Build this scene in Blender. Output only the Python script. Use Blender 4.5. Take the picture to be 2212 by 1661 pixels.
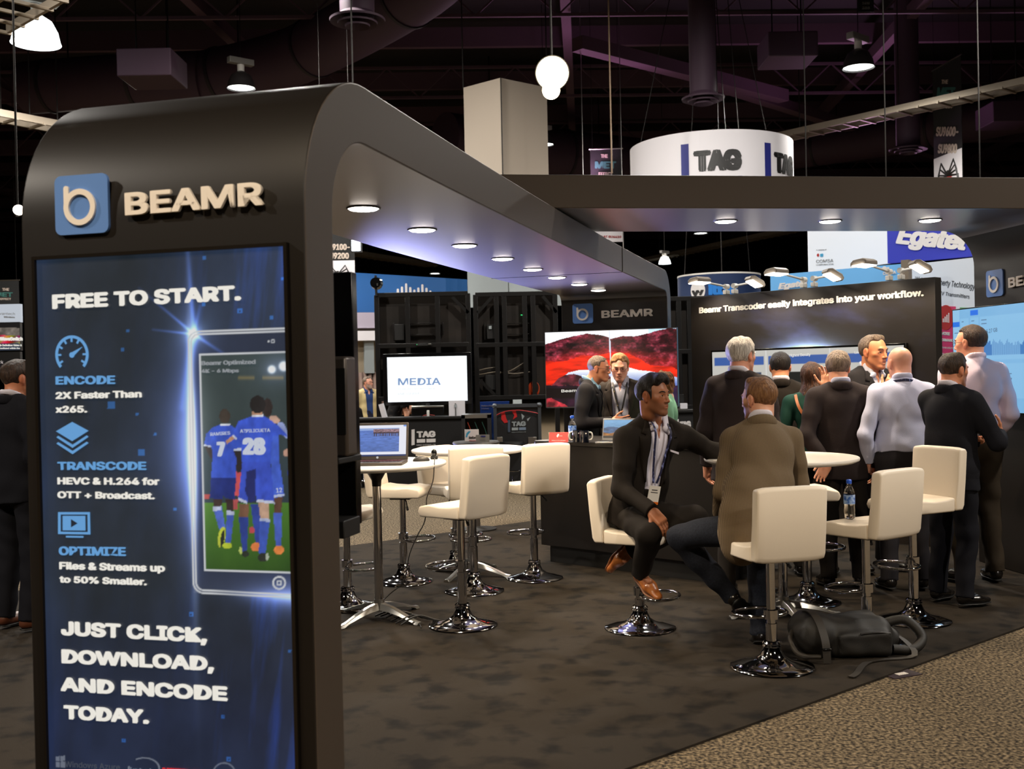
import bpy, bmesh, math, random
import numpy as np
from mathutils import Vector, Matrix

for _o in list(bpy.data.objects): bpy.data.objects.remove(_o)
SC = bpy.context.scene
COL = SC.collection
rng = np.random.default_rng(7)
random.seed(5)

# ------------------------------------------------------------------ camera, world, exposure
FPX = 2300.0; IW, IH = 2212.0, 1661.0; CAMZ = 1.64
ROLL, PITCH = .0215, .0085
_f = np.array([0, math.cos(PITCH), -math.sin(PITCH)])
_u0 = np.array([0, math.sin(PITCH), math.cos(PITCH)])
_r0 = np.array([1., 0, 0])
_R = math.cos(ROLL)*_r0 - math.sin(ROLL)*_u0
_U = math.sin(ROLL)*_r0 + math.cos(ROLL)*_u0
EYE = np.array([0, 0, CAMZ])
cd = bpy.data.cameras.new('camera'); cam = bpy.data.objects.new('camera', cd); COL.objects.link(cam)
cd.sensor_fit = 'HORIZONTAL'; cd.sensor_width = 36; cd.lens = FPX/IW*36
cd.clip_start = .05; cd.clip_end = 300
cam.matrix_world = Matrix(((_R[0], _U[0], -_f[0], 0), (_R[1], _U[1], -_f[1], 0), (_R[2], _U[2], -_f[2], CAMZ), (0, 0, 0, 1)))
cd.dof.use_dof = True; cd.dof.focus_distance = 7.6; cd.dof.aperture_fstop = 4.0
SC.camera = cam
SC.view_settings.view_transform = 'Standard'; SC.view_settings.look = 'None'
SC.view_settings.gamma = 1; SC.view_settings.exposure = 0.0; SC.view_settings.use_curve_mapping = False
SC.cycles.use_denoising = True
SC.cycles.max_bounces = 6; SC.cycles.diffuse_bounces = 3; SC.cycles.glossy_bounces = 4
SC.cycles.transmission_bounces = 6; SC.cycles.transparent_max_bounces = 8
SC.cycles.sample_clamp_indirect = 4; SC.cycles.caustics_reflective = False; SC.cycles.caustics_refractive = False
SC.cycles.use_adaptive_sampling = True
world = bpy.data.worlds.new('world'); SC.world = world; world.use_nodes = True
world.node_tree.nodes['Background'].inputs[0].default_value = (.30, .25, .32, 1)
world.node_tree.nodes['Background'].inputs[1].default_value = .012

def ray(x, y): return _f + _R*((x-IW/2)/FPX) + _U*((IH/2-y)/FPX)
def gz(x, y, h=0.0):
    d = ray(x, y); return EYE + d*((h-CAMZ)/d[2])
def at(x, y, Y):
    d = ray(x, y); return EYE + d*(Y/d[1])
def pr(P):
    v = np.asarray(P, float)-EYE; zc = v@_f
    return IW/2+FPX*(v@_R)/zc, IH/2-FPX*(v@_U)/zc

# ------------------------------------------------------------------ lights of the hall
def lin(c): 
    c = c/255.
    return c/12.92 if c <= .04045 else ((c+.055)/1.055)**2.4
def rgb(r, g, b, a=1): return (lin(r), lin(g), lin(b), a)
def spot(name, loc, target, power, color, size=1.2, blend=.6, radius=.05):
    l = bpy.data.lights.new(name, 'SPOT'); o = bpy.data.objects.new(name, l); COL.objects.link(o)
    l.energy = power; l.color = color; l.spot_size = size; l.spot_blend = blend; l.shadow_soft_size = radius
    o.location = loc
    o.rotation_euler = (Vector(target)-Vector(loc)).to_track_quat('-Z', 'Y').to_euler()
    return o
WARM = (1, .80, .56); COOL = (1, .95, .88); NEUT = (1, .9, .78)
# high pendant lamps of the hall (their housings are built further down)
HIGHBAYS = [(-7.9, 18.0, 7.45, .78, 1), (-5.25, 21.2, 7.5, .55, 0), (6.85, 20.7, 7.5, .6, 0), (.95, 27, 7.5, .47, 0),
            (8.1, 45, 7.5, .58, 0), (-4.2, 60, 7.5, .62, 0)]
OFFBAYS = [(-9, 2, 7.5), (-2.2, -1.5, 7.5), (6, -5, 7.5), (9, 4, 7.5), (0, 34, 7.5), (-12, 32, 7.5)]
MIDFILLS = [(-6.5, 11, 7.5), (2.2, 12.4, 7.6), (8.5, 10.5, 7.5), (-3.5, 15.5, 8.2)]  # added lamps above the view to brighten the back stands, without housings
FLOOD = at(1193, 158, 15.5)
FL = dict(bay=1800., off=2000., mid=1300., flood=5200., down=118., arm=27., up=420., blue=3200.)
for q in HIGHBAYS[:4]:
    spot('bay_or_fill_light', (q[0], q[1], q[2]-.12), (q[0], q[1], 0), FL['bay'], COOL, 2.9, .6, .2)
for q in OFFBAYS:
    spot('bay_or_fill_light', q, (q[0]*.8, q[1]*.8+1.0, 0), FL['off'], WARM if q[1] == -1.5 else NEUT, 2.2, .8, .2)
for q in MIDFILLS:
    spot('bay_or_fill_light', q, (q[0], q[1]+1.5, 0), FL['mid'], COOL, 2.95, .5, .2)
for x, y in ((2, 25), (9, 27), (17, 24)):      # violet spots added to tint the roof, with no fixtures of their own
    spot('added_roof_light', (x, y, 6.2), (x, y-2, 11), FL['up'], (.86, .46, .80), 2.6, .9, .3)
spot('added_soffit_light', (-1.5, 12.4, .9), (.2, 9.4, 2.5), FL['blue'], (.42, .44, 1), .8, .9, .3)  # added blue spot, colours the underside of the long arch; no fixture
spot('flood_light', FLOOD+np.array([0, -.12, -.05]), (.6, 6.0, .6), FL['flood'], WARM, .9, .5, .12)

# ------------------------------------------------------------------ materials
def _mat(name):
    m = bpy.data.materials.new(name); m.use_nodes = True
    return m, m.node_tree.nodes, m.node_tree.links, m.node_tree.nodes['Principled BSDF']
_cache = {}
def pbr(name, col, rough=.5, metal=0., spec=.5, noise=None, bump=None, coat=0., trans=0., emit=None, sheen=0.):
    """noise=(scale, colour2, stretch) mixes a second colour; bump=(scale, strength, stretch)"""
    if name in _cache: return _cache[name]
    m, N, L, b = _mat(name)
    b.inputs['Base Color'].default_value = col; b.inputs['Roughness'].default_value = rough
    b.inputs['Metallic'].default_value = metal; b.inputs['Specular IOR Level'].default_value = spec
    b.inputs['Coat Weight'].default_value = coat; b.inputs['Transmission Weight'].default_value = trans
    if sheen: b.inputs['Sheen Weight'].default_value = sheen
    if emit: b.inputs['Emission Color'].default_value = emit[0]; b.inputs['Emission Strength'].default_value = emit[1]
    def tex(scale, stretch, detail=6):
        tc = N.new('ShaderNodeTexCoord'); mp = N.new('ShaderNodeMapping'); t = N.new('ShaderNodeTexNoise')
        mp.inputs['Scale'].default_value = stretch; t.inputs['Scale'].default_value = scale; t.inputs['Detail'].default_value = detail
        L.new(tc.outputs['Object'], mp.inputs[0]); L.new(mp.outputs[0], t.inputs['Vector']); return t
    if noise:
        t = tex(noise[0], noise[2] if len(noise) > 2 else (1, 1, 1)); r = N.new('ShaderNodeValToRGB')
        lo, hi = noise[3] if len(noise) > 3 else (.4, .62)
        r.color_ramp.elements[0].position = lo; r.color_ramp.elements[1].position = hi
        r.color_ramp.elements[0].color = col; r.color_ramp.elements[1].color = noise[1]
        L.new(t.outputs[0], r.inputs[0]); L.new(r.outputs[0], b.inputs['Base Color'])
    if bump:
        t = tex(bump[0], bump[2] if len(bump) > 2 else (1, 1, 1)); bp = N.new('ShaderNodeBump')
        bp.inputs['Strength'].default_value = bump[1]; bp.inputs['Distance'].default_value = .02 if name.find('carpet') >= 0 or name.find('hair') >= 0 else .004
        L.new(t.outputs[0], bp.inputs['Height']); L.new(bp.outputs[0], b.inputs['Normal'])
    _cache[name] = m
    return m
def emi(name, col, s=1.0):
    if name in _cache: return _cache[name]
    m, N, L, b = _mat(name)
    b.inputs['Base Color'].default_value = (.01, .01, .01, 1); b.inputs['Roughness'].default_value = .4
    b.inputs['Emission Color'].default_value = col; b.inputs['Emission Strength'].default_value = s
    _cache[name] = m
    return m
def vcol(name, strength=1.0, emissive=True, rough=.35):
    """surface that shows the picture stored in the colour attribute 'picture' (screens and prints)"""
    if name in _cache: return _cache[name]
    m, N, L, b = _mat(name)
    a = N.new('ShaderNodeVertexColor'); a.layer_name = 'picture'
    b.inputs['Roughness'].default_value = rough
    if emissive:
        b.inputs['Base Color'].default_value = (.008, .008, .008, 1); b.inputs['Emission Strength'].default_value = strength
        L.new(a.outputs[0], b.inputs['Emission Color'])
    else: L.new(a.outputs[0], b.inputs['Base Color'])
    _cache[name] = m
    return m

# ------------------------------------------------------------------ objects
def link(o):
    COL.objects.link(o); return o
def Wm(o):
    m = o.matrix_parent_inverse @ Matrix.LocRotScale(o.location, o.rotation_euler, o.scale)
    return (Wm(o.parent) @ m) if o.parent else Matrix.LocRotScale(o.location, o.rotation_euler, o.scale)
def tag(o, label=None, cat=None, group=None, kind=None):
    if label: o['label'] = label
    if cat: o['category'] = cat
    if group: o['group'] = group
    if kind: o['kind'] = kind
    return o
def thing(name, label, cat, loc=(0, 0, 0), rz=0., group=None):
    o = link(bpy.data.objects.new(name, None)); o.empty_display_size = .1
    o.location = Vector([float(v) for v in loc]); o.rotation_euler = (0, 0, rz)
    return tag(o, label, cat, group)
def put(o, parent, world=False):
    if parent is not None:
        o.parent = parent
        if world: o.matrix_parent_inverse = Wm(parent).inverted()
    return o
def dup(root, loc, rz=None, label=None, group=None):
    r = root.copy(); link(r); r.location = Vector([float(v) for v in loc])
    if rz is not None: r.rotation_euler = (0, 0, rz)
    if label: r['label'] = label
    if group: r['group'] = group
    def kids(a, b):
        for ch in [c for c in a.children]:
            c = ch.copy(); link(c); c.parent = b; kids(ch, c)
    kids(root, r)
    return r

class MB:
    def __init__(s): s.v = []; s.f = []
    def add(s, vs, fs, M=None):
        k = len(s.v)
        if M is not None: vs = [M @ Vector([float(q) for q in p]) for p in vs]
        s.v += [tuple(float(q) for q in p) for p in vs]; s.f += [tuple(i+k for i in f) for f in fs]; return s
    def box(s, c, d, M=None):
        x, y, z = c; a, b, e = d[0]/2, d[1]/2, d[2]/2
        vs = [(x+i*a, y+j*b, z+k*e) for i in (-1, 1) for j in (-1, 1) for k in (-1, 1)]
        return s.add(vs, [(0, 1, 3, 2), (4, 6, 7, 5), (0, 4, 5, 1), (2, 3, 7, 6), (0, 2, 6, 4), (1, 5, 7, 3)], M)
    def bar(s, p, q, w, h=None, up=(0, 0, 1)):
        """square bar from p to q"""
        p = Vector([float(t) for t in p]); q = Vector([float(t) for t in q]); h = h or w
        d = (q-p); Lr = d.length; d.normalize()
        u = Vector(up); 
        if abs(u.dot(d)) > .97: u = Vector((1, 0, 0))
        sd = d.cross(u).normalized(); u = sd.cross(d).normalized()
        M = Matrix((( sd[0], d[0], u[0], (p[0]+q[0])/2), (sd[1], d[1], u[1], (p[1]+q[1])/2), (sd[2], d[2], u[2], (p[2]+q[2])/2), (0, 0, 0, 1)))
        return s.box((0, 0, 0), (w, Lr, h), M)
    def lathe(s, prof, n=32, M=None, cap=True):
        k = []; fs = []
        for r, zz in prof:
            for i in range(n):
                a = 2*math.pi*i/n; k.append((r*math.cos(a), r*math.sin(a), zz))
        for j in range(len(prof)-1):
            for i in range(n):
                i2 = (i+1) % n; fs.append((j*n+i, j*n+i2, (j+1)*n+i2, (j+1)*n+i))
        if cap:
            fs.append(tuple(range(n-1, -1, -1))); fs.append(tuple((len(prof)-1)*n+i for i in range(n)))
        return s.add(k, fs, M)
    def cyl(s, p, q, r0, r1=None, n=16):
        p = Vector([float(t) for t in p]); q = Vector([float(t) for t in q]); d = q-p
        M = Matrix.Translation(p) @ d.to_track_quat('Z', 'Y').to_matrix().to_4x4()
        return s.lathe([(r0, 0), (r0 if r1 is None else r1, d.length)], n, M)
    def tube(s, pts, r, n=8, closed=False):
        P = [Vector([float(t) for t in p]) for p in pts]; m = len(P); vs = []; fs = []
        up = Vector((0, 0, 1)); prev = None
        for i in range(m):
            if closed: d = P[(i+1) % m]-P[i-1]
            else: d = P[min(i+1, m-1)]-P[max(i-1, 0)]
            d.normalize()
            if prev is None:
                a = d.cross(up); a = a if a.length > .05 else d.cross(Vector((1, 0, 0)))
            else: a = prev-d*prev.dot(d)
            a.normalize(); prev = a; b = d.cross(a)
            rr = r[i] if isinstance(r, (list, tuple)) else r
            vs += [P[i]+(a*math.cos(2*math.pi*k/n)+b*math.sin(2*math.pi*k/n))*rr for k in range(n)]
        for i in range(m if closed else m-1):
            j = (i+1) % m
            for k in range(n): fs.append((i*n+k, i*n+(k+1) % n, j*n+(k+1) % n, j*n+k))
        if not closed: fs += [tuple(range(n-1, -1, -1)), tuple((m-1)*n+k for k in range(n))]
        return s.add(vs, fs)
    def prism(s, poly, z0, z1, M=None):
        n = len(poly)
        vs = [(x, y, z0) for x, y in poly]+[(x, y, z1) for x, y in poly]
        fs = [tuple(range(n-1, -1, -1)), tuple(range(n, 2*n))]+[(i, (i+1) % n, n+(i+1) % n, n+i) for i in range(n)]
        return s.add(vs, fs, M)
    def sphere(s, c, r, n=16, m=10, M=None):
        if not hasattr(r, '__len__'): r = (r, r, r)
        vs = [(c[0], c[1], c[2]-r[2])]; fs = []
        for j in range(1, m):
            t = math.pi*j/m
            for i in range(n):
                a = 2*math.pi*i/n
                vs.append((c[0]+r[0]*math.sin(t)*math.cos(a), c[1]+r[1]*math.sin(t)*math.sin(a), c[2]-r[2]*math.cos(t)))
        vs.append((c[0], c[1], c[2]+r[2])); e = len(vs)-1
        for i in range(n):
            i2 = (i+1) % n; fs.append((0, 1+i2, 1+i)); fs.append((e, e-n+i, e-n+i2))
            for j in range(m-2): fs.append((1+j*n+i, 1+j*n+i2, 1+(j+1)*n+i2, 1+(j+1)*n+i))
        return s.add(vs, fs, M)
    def obj(s, name, mat, parent=None, world=False, smooth=35, bevel=0., seg=2):
        me = bpy.data.meshes.new(name); me.from_pydata(s.v, [], s.f); me.update()
        bm = bmesh.new(); bm.from_mesh(me); bmesh.ops.recalc_face_normals(bm, faces=bm.faces); bm.to_mesh(me); bm.free()
        if mat: me.materials.append(mat)
        if smooth:
            me.shade_smooth()
            if smooth < 179: me.set_sharp_from_angle(angle=math.radians(smooth))
        o = link(bpy.data.objects.new(name, me))
        if bevel:
            b = o.modifiers.new('bevel', 'BEVEL'); b.width = bevel; b.segments = seg; b.limit_method = 'ANGLE'; b.angle_limit = math.radians(40)
            b.harden_normals = False
        return put(o, parent, world)

def frame(O, u, v):
    u = Vector([float(t) for t in u]).normalized(); v = Vector([float(t) for t in v]); v = (v-u*v.dot(u)).normalized(); n = u.cross(v)
    return Matrix(((u[0], v[0], n[0], float(O[0])), (u[1], v[1], n[1], float(O[1])), (u[2], v[2], n[2], float(O[2])), (0, 0, 0, 1)))

class Plane:
    """an upright (or tilted) flat face; x() gives its own flat coordinates"""
    def __init__(s, O, u, v=(0, 0, 1)):
        s.M = frame(O, u, v); s.O = np.array(O, float)
        s.u = np.array(s.M.col[0][:3]); s.v = np.array(s.M.col[1][:3]); s.n = np.array(s.M.col[2][:3])
    def xy(s, x, y):
        d = ray(x, y); t = ((s.O-EYE)@s.n)/(d@s.n); P = EYE+d*t-s.O
        return float(P@s.u), float(P@s.v)
    def poly(s, pts): return [s.xy(x, y) for x, y in pts]
    def at(s, a, b, c=0): return s.O+s.u*a+s.v*b+s.n*c

try:
    import os
    SANS = bpy.data.fonts.load(os.path.join(bpy.utils.system_resource('DATAFILES'), 'fonts', 'Inter.woff2'))
except Exception:
    SANS = None
def text(body, pl, p0, p1, ptop, mat, parent, name='lettering', bold=.0, off=.002, ext=0.001, shear=0., sub=1):
    """body set with its left baseline end at pixel p0, right end at p1, capital top at pixel ptop of plane pl (sub=0: in flat units)"""
    cu = bpy.data.curves.new('t', 'FONT'); cu.body = body; cu.size = 1; cu.shear = shear; cu.resolution_u = 4
    if SANS: cu.font = SANS
    o = bpy.data.objects.new('t', cu); COL.objects.link(o)
    dg = bpy.context.evaluated_depsgraph_get(); me = bpy.data.meshes.new_from_object(o.evaluated_get(dg))
    bpy.data.objects.remove(o); bpy.data.curves.remove(cu)
    n = len(me.vertices); co = np.zeros(n*3); me.vertices.foreach_get('co', co); co = co.reshape(-1, 3)
    faces = [tuple(p.vertices) for p in me.polygons]; bpy.data.meshes.remove(me)
    if sub: a0, b0 = pl.xy(*p0); a1, b1 = pl.xy(*p1); at_, bt = pl.xy(*ptop)
    else: (a0, b0), (a1, b1), (at_, bt) = p0, p1, ptop
    cap = .729
    sy = math.hypot(at_-a0, bt-b0); wd = math.hypot(a1-a0, b1-b0); ang = math.atan2(b1-b0, a1-a0)
    bw = bold*sy                      # stroke is thickened by laying shifted copies over each other
    x0, x1 = co[:, 0].min(), co[:, 0].max()
    X = (co[:, 0]-x0)*(wd-2*bw)/(x1-x0)+bw; Y = co[:, 1]*(sy-bw)/cap+bw*.5
    vs = []; fs = []
    copies = ((0, 0),) if bold <= 0 else ((-1, 0), (1, 0), (0, -.6), (0, .6), (-.8, .5), (.8, .5), (-.8, -.5), (.8, -.5))
    for lay, (dx, dy) in enumerate(copies):
        xx = X+dx*bw; yy = Y+dy*bw
        A = a0+xx*math.cos(ang)-yy*math.sin(ang); B = b0+xx*math.sin(ang)+yy*math.cos(ang)
        k = len(vs); vs += [tuple(p) for p in (pl.O[None]+A[:, None]*pl.u+B[:, None]*pl.v+(off+lay*.0004)*pl.n)]; fs += [tuple(i+k for i in f) for f in faces]
    me = bpy.data.meshes.new(name); me.from_pydata(vs, [], fs); me.update(); me.materials.append(mat)
    o = link(bpy.data.objects.new(name, me))
    if ext:
        s = o.modifiers.new('thick', 'SOLIDIFY'); s.thickness = ext; s.offset = 0
    return put(o, parent, True)

def flat(pl, polys, mat, parent, name, off=.002, th=.001):
    """thin flat shape(s) lying on plane pl; polys in flat units"""
    m = MB()
    for p in polys: m.prism(p, off-th/2, off+th/2, pl.M)
    return m.obj(name, mat, parent, True, smooth=0)
def circ(cx, cy, r, n=28, ry=None, a0=0, a1=2*math.pi):
    return [(cx+r*math.cos(a0+(a1-a0)*i/n), cy+(ry or r)*math.sin(a0+(a1-a0)*i/n)) for i in range(n if abs(a1-a0) > 6.28 else n+1)]
def rrect(x0, y0, x1, y1, r, n=6):
    out = []
    for cx, cy, a in ((x1-r, y1-r, 0), (x0+r, y1-r, 90), (x0+r, y0+r, 180), (x1-r, y0+r, 270)):
        out += [(cx+r*math.cos(math.radians(a+90*i/n)), cy+r*math.sin(math.radians(a+90*i/n))) for i in range(n+1)]
    return out
def ring(pl, c, r, w, mat, parent, name, off=.003, th=.001, ry=None, n=36, a0=0., a1=2*math.pi):
    full = abs(a1-a0) > 6.28; m = MB(); vs = []; fs = []; k = n if full else n+1
    for i in range(k):
        a = a0+(a1-a0)*i/n
        for q in (1-w/2/r, 1+w/2/r):
            for z in (off-th/2, off+th/2): vs.append((c[0]+r*q*math.cos(a), c[1]+(ry or r)*q*math.sin(a), z))
    for i in range(n):
        j = (i+1) % k; A = [i*4+t for t in range(4)]; B = [j*4+t for t in range(4)]
        fs += [(A[1], A[3], B[3], B[1]), (A[0], B[0], B[2], A[2]), (A[0], A[1], B[1], B[0]), (A[2], B[2], B[3], A[3])]
    m.add(vs, fs, pl.M)
    return m.obj(name, mat, parent, True, smooth=30)

# pictures shown by screens: painted with numpy onto a fine mesh, point by point
def inpoly(x, y, P):
    ins = np.zeros(x.shape, bool); n = len(P)
    for i in range(n):
        (x1, y1), (x2, y2) = P[i], P[(i+1) % n]
        if y1 == y2: continue
        c = ((y1 > y) != (y2 > y)) & (x < (x2-x1)*(y-y1)/(y2-y1)+x1); ins ^= c
    return ins
def seg(x, y, p, q):
    dx, dy = q[0]-p[0], q[1]-p[1]; t = np.clip(((x-p[0])*dx+(y-p[1])*dy)/(dx*dx+dy*dy+1e-9), 0, 1)
    return np.hypot(x-p[0]-t*dx, y-p[1]-t*dy)
def vnoise(x, y, seed=0):
    def h(i, j): 
        s = np.sin(i*127.1+j*311.7+seed*74.7)*43758.5453; return s-np.floor(s)
    i, j = np.floor(x), np.floor(y); u, v = x-i, y-j; u = u*u*(3-2*u); v = v*v*(3-2*v)
    return (h(i, j)*(1-u)+h(i+1, j)*u)*(1-v)+(h(i, j+1)*(1-u)+h(i+1, j+1)*u)*v
def fbm(x, y, seed=0, o=5):
    t = 0; a = .5
    for k in range(o): t = t+a*vnoise(x*2**k, y*2**k, seed+k); a *= .5
    return t
def picture(pl, corners, nx, ny, fn, mat, parent, name='picture', off=.0015):
    """corners: flat rect (a0,b0,a1,b1) on plane pl, fn(px,py,a,b)->(N,3) 0..255 sRGB"""
    a0, b0, a1, b1 = corners
    A, B = np.meshgrid(np.linspace(a0, a1, nx), np.linspace(b0, b1, ny)); A = A.ravel(); B = B.ravel()
    P = pl.O+A[:, None]*pl.u+B[:, None]*pl.v+off*pl.n
    px, py = pr(P)
    c = np.clip(fn(px, py, A, B), 0, 255)/255.; c = np.where(c <= .04045, c/12.92, ((c+.055)/1.055)**2.4)
    me = bpy.data.meshes.new(name)
    idx = np.arange(nx*ny).reshape(ny, nx)
    q = np.stack([idx[:-1, :-1], idx[:-1, 1:], idx[1:, 1:], idx[1:, :-1]], -1).reshape(-1, 4)
    me.vertices.add(len(P)); me.vertices.foreach_set('co', P.ravel())
    me.loops.add(q.size); me.loops.foreach_set('vertex_index', q.ravel().astype(np.int32))
    me.polygons.add(len(q)); me.polygons.foreach_set('loop_start', np.arange(0, q.size, 4).astype(np.int32))
    me.update(calc_edges=True)
    at_ = me.color_attributes.new('picture', 'FLOAT_COLOR', 'POINT')
    at_.data.foreach_set('color', np.concatenate([c, np.ones((len(c), 1))], 1).ravel())
    me.materials.append(mat)
    return put(link(bpy.data.objects.new(name, me)), parent, True)
# ------------------------------------------------------------------ shared materials
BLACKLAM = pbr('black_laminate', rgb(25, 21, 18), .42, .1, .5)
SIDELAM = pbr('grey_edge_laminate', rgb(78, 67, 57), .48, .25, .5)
SOFFIT = pbr('brushed_soffit', rgb(150, 148, 150), .30, .7, .5, bump=(160, .02, (1, .04, 1)))
BLACKMATT = pbr('matt_black', rgb(20, 19, 18), .55)
BLACKGLOSS = pbr('gloss_black', rgb(12, 12, 13), .15)
DARKMETAL = pbr('dark_metal', rgb(34, 31, 29), .4, .6)
CHROME = pbr('chrome', rgb(205, 205, 208), .06, 1.)
ALU = pbr('brushed_aluminium', rgb(190, 188, 182), .28, 1.)
WHITELEATHER = pbr('cream_leatherette', rgb(240, 228, 210), .42, 0, .5, bump=(260, .08))
WHITELAM = pbr('white_laminate', rgb(240, 236, 230), .3)
WHITEPLAST = pbr('white_plastic', rgb(225, 222, 215), .4)
LETTER = pbr('white_lettering', rgb(240, 232, 222), .45)
LOGOBLUE = pbr('logo_blue', rgb(96, 138, 206), .4)
LAMPGLOW = emi('lamp_glow', (1, .93, .82, 1), 14)
DOWNGLOW = emi('downlight_glow', (1, .90, .80, 1), 14)
COOLGLOW = emi('highbay_glow', (.95, 1, .96, 1), 12)

# ------------------------------------------------------------------ floor, carpets, hall shell
AISLE = pbr('grey_speckled_carpet', rgb(40, 34, 27), .9, 0, .2, noise=(58, rgb(150, 132, 104), (1, 1, 1), (.40, .68)), bump=(90, .5))
BOOTHC = pbr('black_booth_carpet', rgb(44, 38, 31), .92, 0, .15, noise=(5.5, rgb(21, 18, 15), (1, 1, 1), (.50, .66)), bump=(260, .35))
CEILM = pbr('ceiling_deck', rgb(26, 20, 24), .8)
DUCTM = pbr('painted_duct', rgb(62, 42, 58), .7)
BEAMM = pbr('painted_steel', rgb(84, 62, 76), .7)
WALLM = pbr('hall_wall', rgb(30, 26, 30), .9)
tag(MB().box((0, 24, -.05), (110, 112, .1)).obj('floor', AISLE), kind='structure')
tag(MB().box((0, 24, 11.05), (110, 112, .1)).obj('ceiling', CEILM), kind='structure')
tag(MB().box((0, 80, 5.5), (110, .2, 11)).obj('wall_back', WALLM), kind='structure')
tag(MB().box((-55, 24, 5.5), (.2, 112, 11)).obj('wall_left', WALLM), kind='structure')
tag(MB().box((55, 24, 5.5), (.2, 112, 11)).obj('wall_right', WALLM), kind='structure')
tag(MB().box((0, -32, 5.5), (110, .2, 11)).obj('wall_front', WALLM), kind='structure')
ed = np.array([.772, .636]); en = np.array([-.636, .772]); e0 = np.array([.462, 4.396])
pts = [e0+ed*t+en*q for t, q in ((-7, 0), (8.7, 0), (8.7, 5.95), (-7, 5.95))]
bc = MB().prism([tuple(p) for p in pts], 0.001, .012).obj('booth_carpet', BOOTHC)
tag(bc, 'black low pile carpet laid across the whole booth floor', 'carpet')

# ------------------------------------------------------------------ the two display arches
class Track:
    def __init__(s, fn, y0, y1):
        t = np.linspace(y0, y1, 400); P = np.array([fn(q) for q in t]); d = np.r_[0, np.cumsum(np.hypot(*np.diff(P, axis=0).T))]
        s.P, s.d, s.L = P, d, d[-1]
    def __call__(s, q):
        x = np.interp(q, s.d, s.P[:, 0]); y = np.interp(q, s.d, s.P[:, 1]); e = .02
        a = np.array([np.interp(min(q+e, s.L), s.d, s.P[:, i])-np.interp(max(q-e, 0), s.d, s.P[:, i]) for i in (0, 1)]); a /= np.hypot(*a)
        return np.array([x, y]), a, np.array([-a[1], a[0]])
_p2 = np.array([.00404, .238, -1.5512])
_fit = np.polyfit([4.1, 4.552, 5.187, 5.816, 6.226, 6.837, 8.234, 8.972, 9.039, 10.208, 10.34, 10.87, 11.439], [-.515, -.387, -.213, -.033, .068, .24, .678, .893, .894, 1.252, 1.333, 1.503, 1.65], 2)
TR1 = Track(lambda y: (np.polyval(_fit, y), y), 3.51, 11.76)
TR2 = Track(lambda s: (1.208+.9895*s, 7.279+.1445*s), -1.5, 3.063)
def arch(track, T, t, Ro, wf, near, far, parent, mat, Rf):
    L = track.L; o = []; i = []
    Ri = Ro-t; n = 14
    if near:
        for k in range(6): o.append((0, max(.0125, (T-Ro)*k/6))); i.append((t, max(.0125, (T-Ro)*k/6)))
        for k in range(n+1):
            a = math.pi-k/n*math.pi/2
            o.append((Ro+Ro*math.cos(a), T-Ro+Ro*math.sin(a))); i.append((Ro+Ri*math.cos(a), T-Ro+Ri*math.sin(a)))
    else: o.append((0, T)); i.append((0, T-t))
    s0 = Ro if near else 0; s1 = L-Rf; Re = Rf-t
    for k in range(1, 40):
        s = s0+(s1-s0)*k/40; o.append((s, T)); i.append((s, T-t))
    for k in range(n+1):
        a = math.pi/2-k/n*math.pi/2
        o.append((s1+Rf*math.cos(a), T-Rf+Rf*math.sin(a))); i.append((s1+Re*math.cos(a), T-Rf+Re*math.sin(a)))
    for k in range(1, 7): o.append((L, max(.0125, (T-Rf)*(1-k/6)))); i.append((L-t, max(.0125, (T-Rf)*(1-k/6))))
    vs = []; fs = []
    for (so, zo), (si, zi) in zip(o, i):
        for s, z in ((so, zo), (si, zi)):
            P, a, nl = track(s); w = wf(s)
            vs += [(P[0], P[1], z), (P[0]+nl[0]*w, P[1]+nl[1]*w, z)]
    for k in range(len(o)-1):
        A = 4*k; B = A+4   # oR,oL,iR,iL
        fs += [(A, B, B+1, A+1), (A+2, A+3, B+3, B+2), (A, A+2, B+2, B), (A+1, B+1, B+3, A+3)]
    e = 4*(len(o)-1); fs += [(0, 1, 3, 2), (e, e+2, e+3, e+1)]
    m = MB(); m.add(vs, fs)
    o = m.obj('shell', mat, parent, True, smooth=40, bevel=.006); me = o.data; me.materials.append(SIDELAM); me.materials.append(SOFFIT)
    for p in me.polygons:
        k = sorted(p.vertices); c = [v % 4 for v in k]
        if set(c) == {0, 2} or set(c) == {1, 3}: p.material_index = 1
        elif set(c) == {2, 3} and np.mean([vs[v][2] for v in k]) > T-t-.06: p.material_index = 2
    return o
def downlight(P, z, parent, aim=FL['down'], r=.088):
    m = MB(); m.lathe([(r*.90, -.002), (r*.92, -.007), (r, -.006), (r*1.02, .0), (r*.9, .003)], 28, Matrix.Translation((P[0], P[1], z)), cap=False)
    ob = m.obj('downlight', DARKMETAL, parent, True)
    m = MB(); m.lathe([(.001, -.017), (r*.5, -.0155), (r*.8, -.011), (r*.90, -.004), (r*.90, .004)], 24, Matrix.Translation((P[0], P[1], z)))
    m.obj('lens', DOWNGLOW, ob, True)
    spot('downlight_beam', (P[0], P[1], z-.03), (P[0], P[1], 0), aim, WARM, 2.0, .7, .05)
A1 = thing('display_arch', 'long black curved arch from the front kiosk back to the red rock television', 'arch', (-.66, 3.51, 0))
W1 = lambda s: 1.10+.09*min(s/3.5, 1)
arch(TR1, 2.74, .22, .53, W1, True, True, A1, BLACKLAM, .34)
for x, y in [(785, 449), (912, 495.4), (1003.4, 529.5), (1085.5, 558), (1150.4, 581), (1202.6, 598.4), (1251, 613.2), (1292.5, 626)]:
    downlight(gz(x, y, 2.52), 2.52, A1)
A2 = thing('display_arch', 'black arch crossing behind the long one and ending at the right edge', 'arch', (4.0, 7.7, 0))
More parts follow.
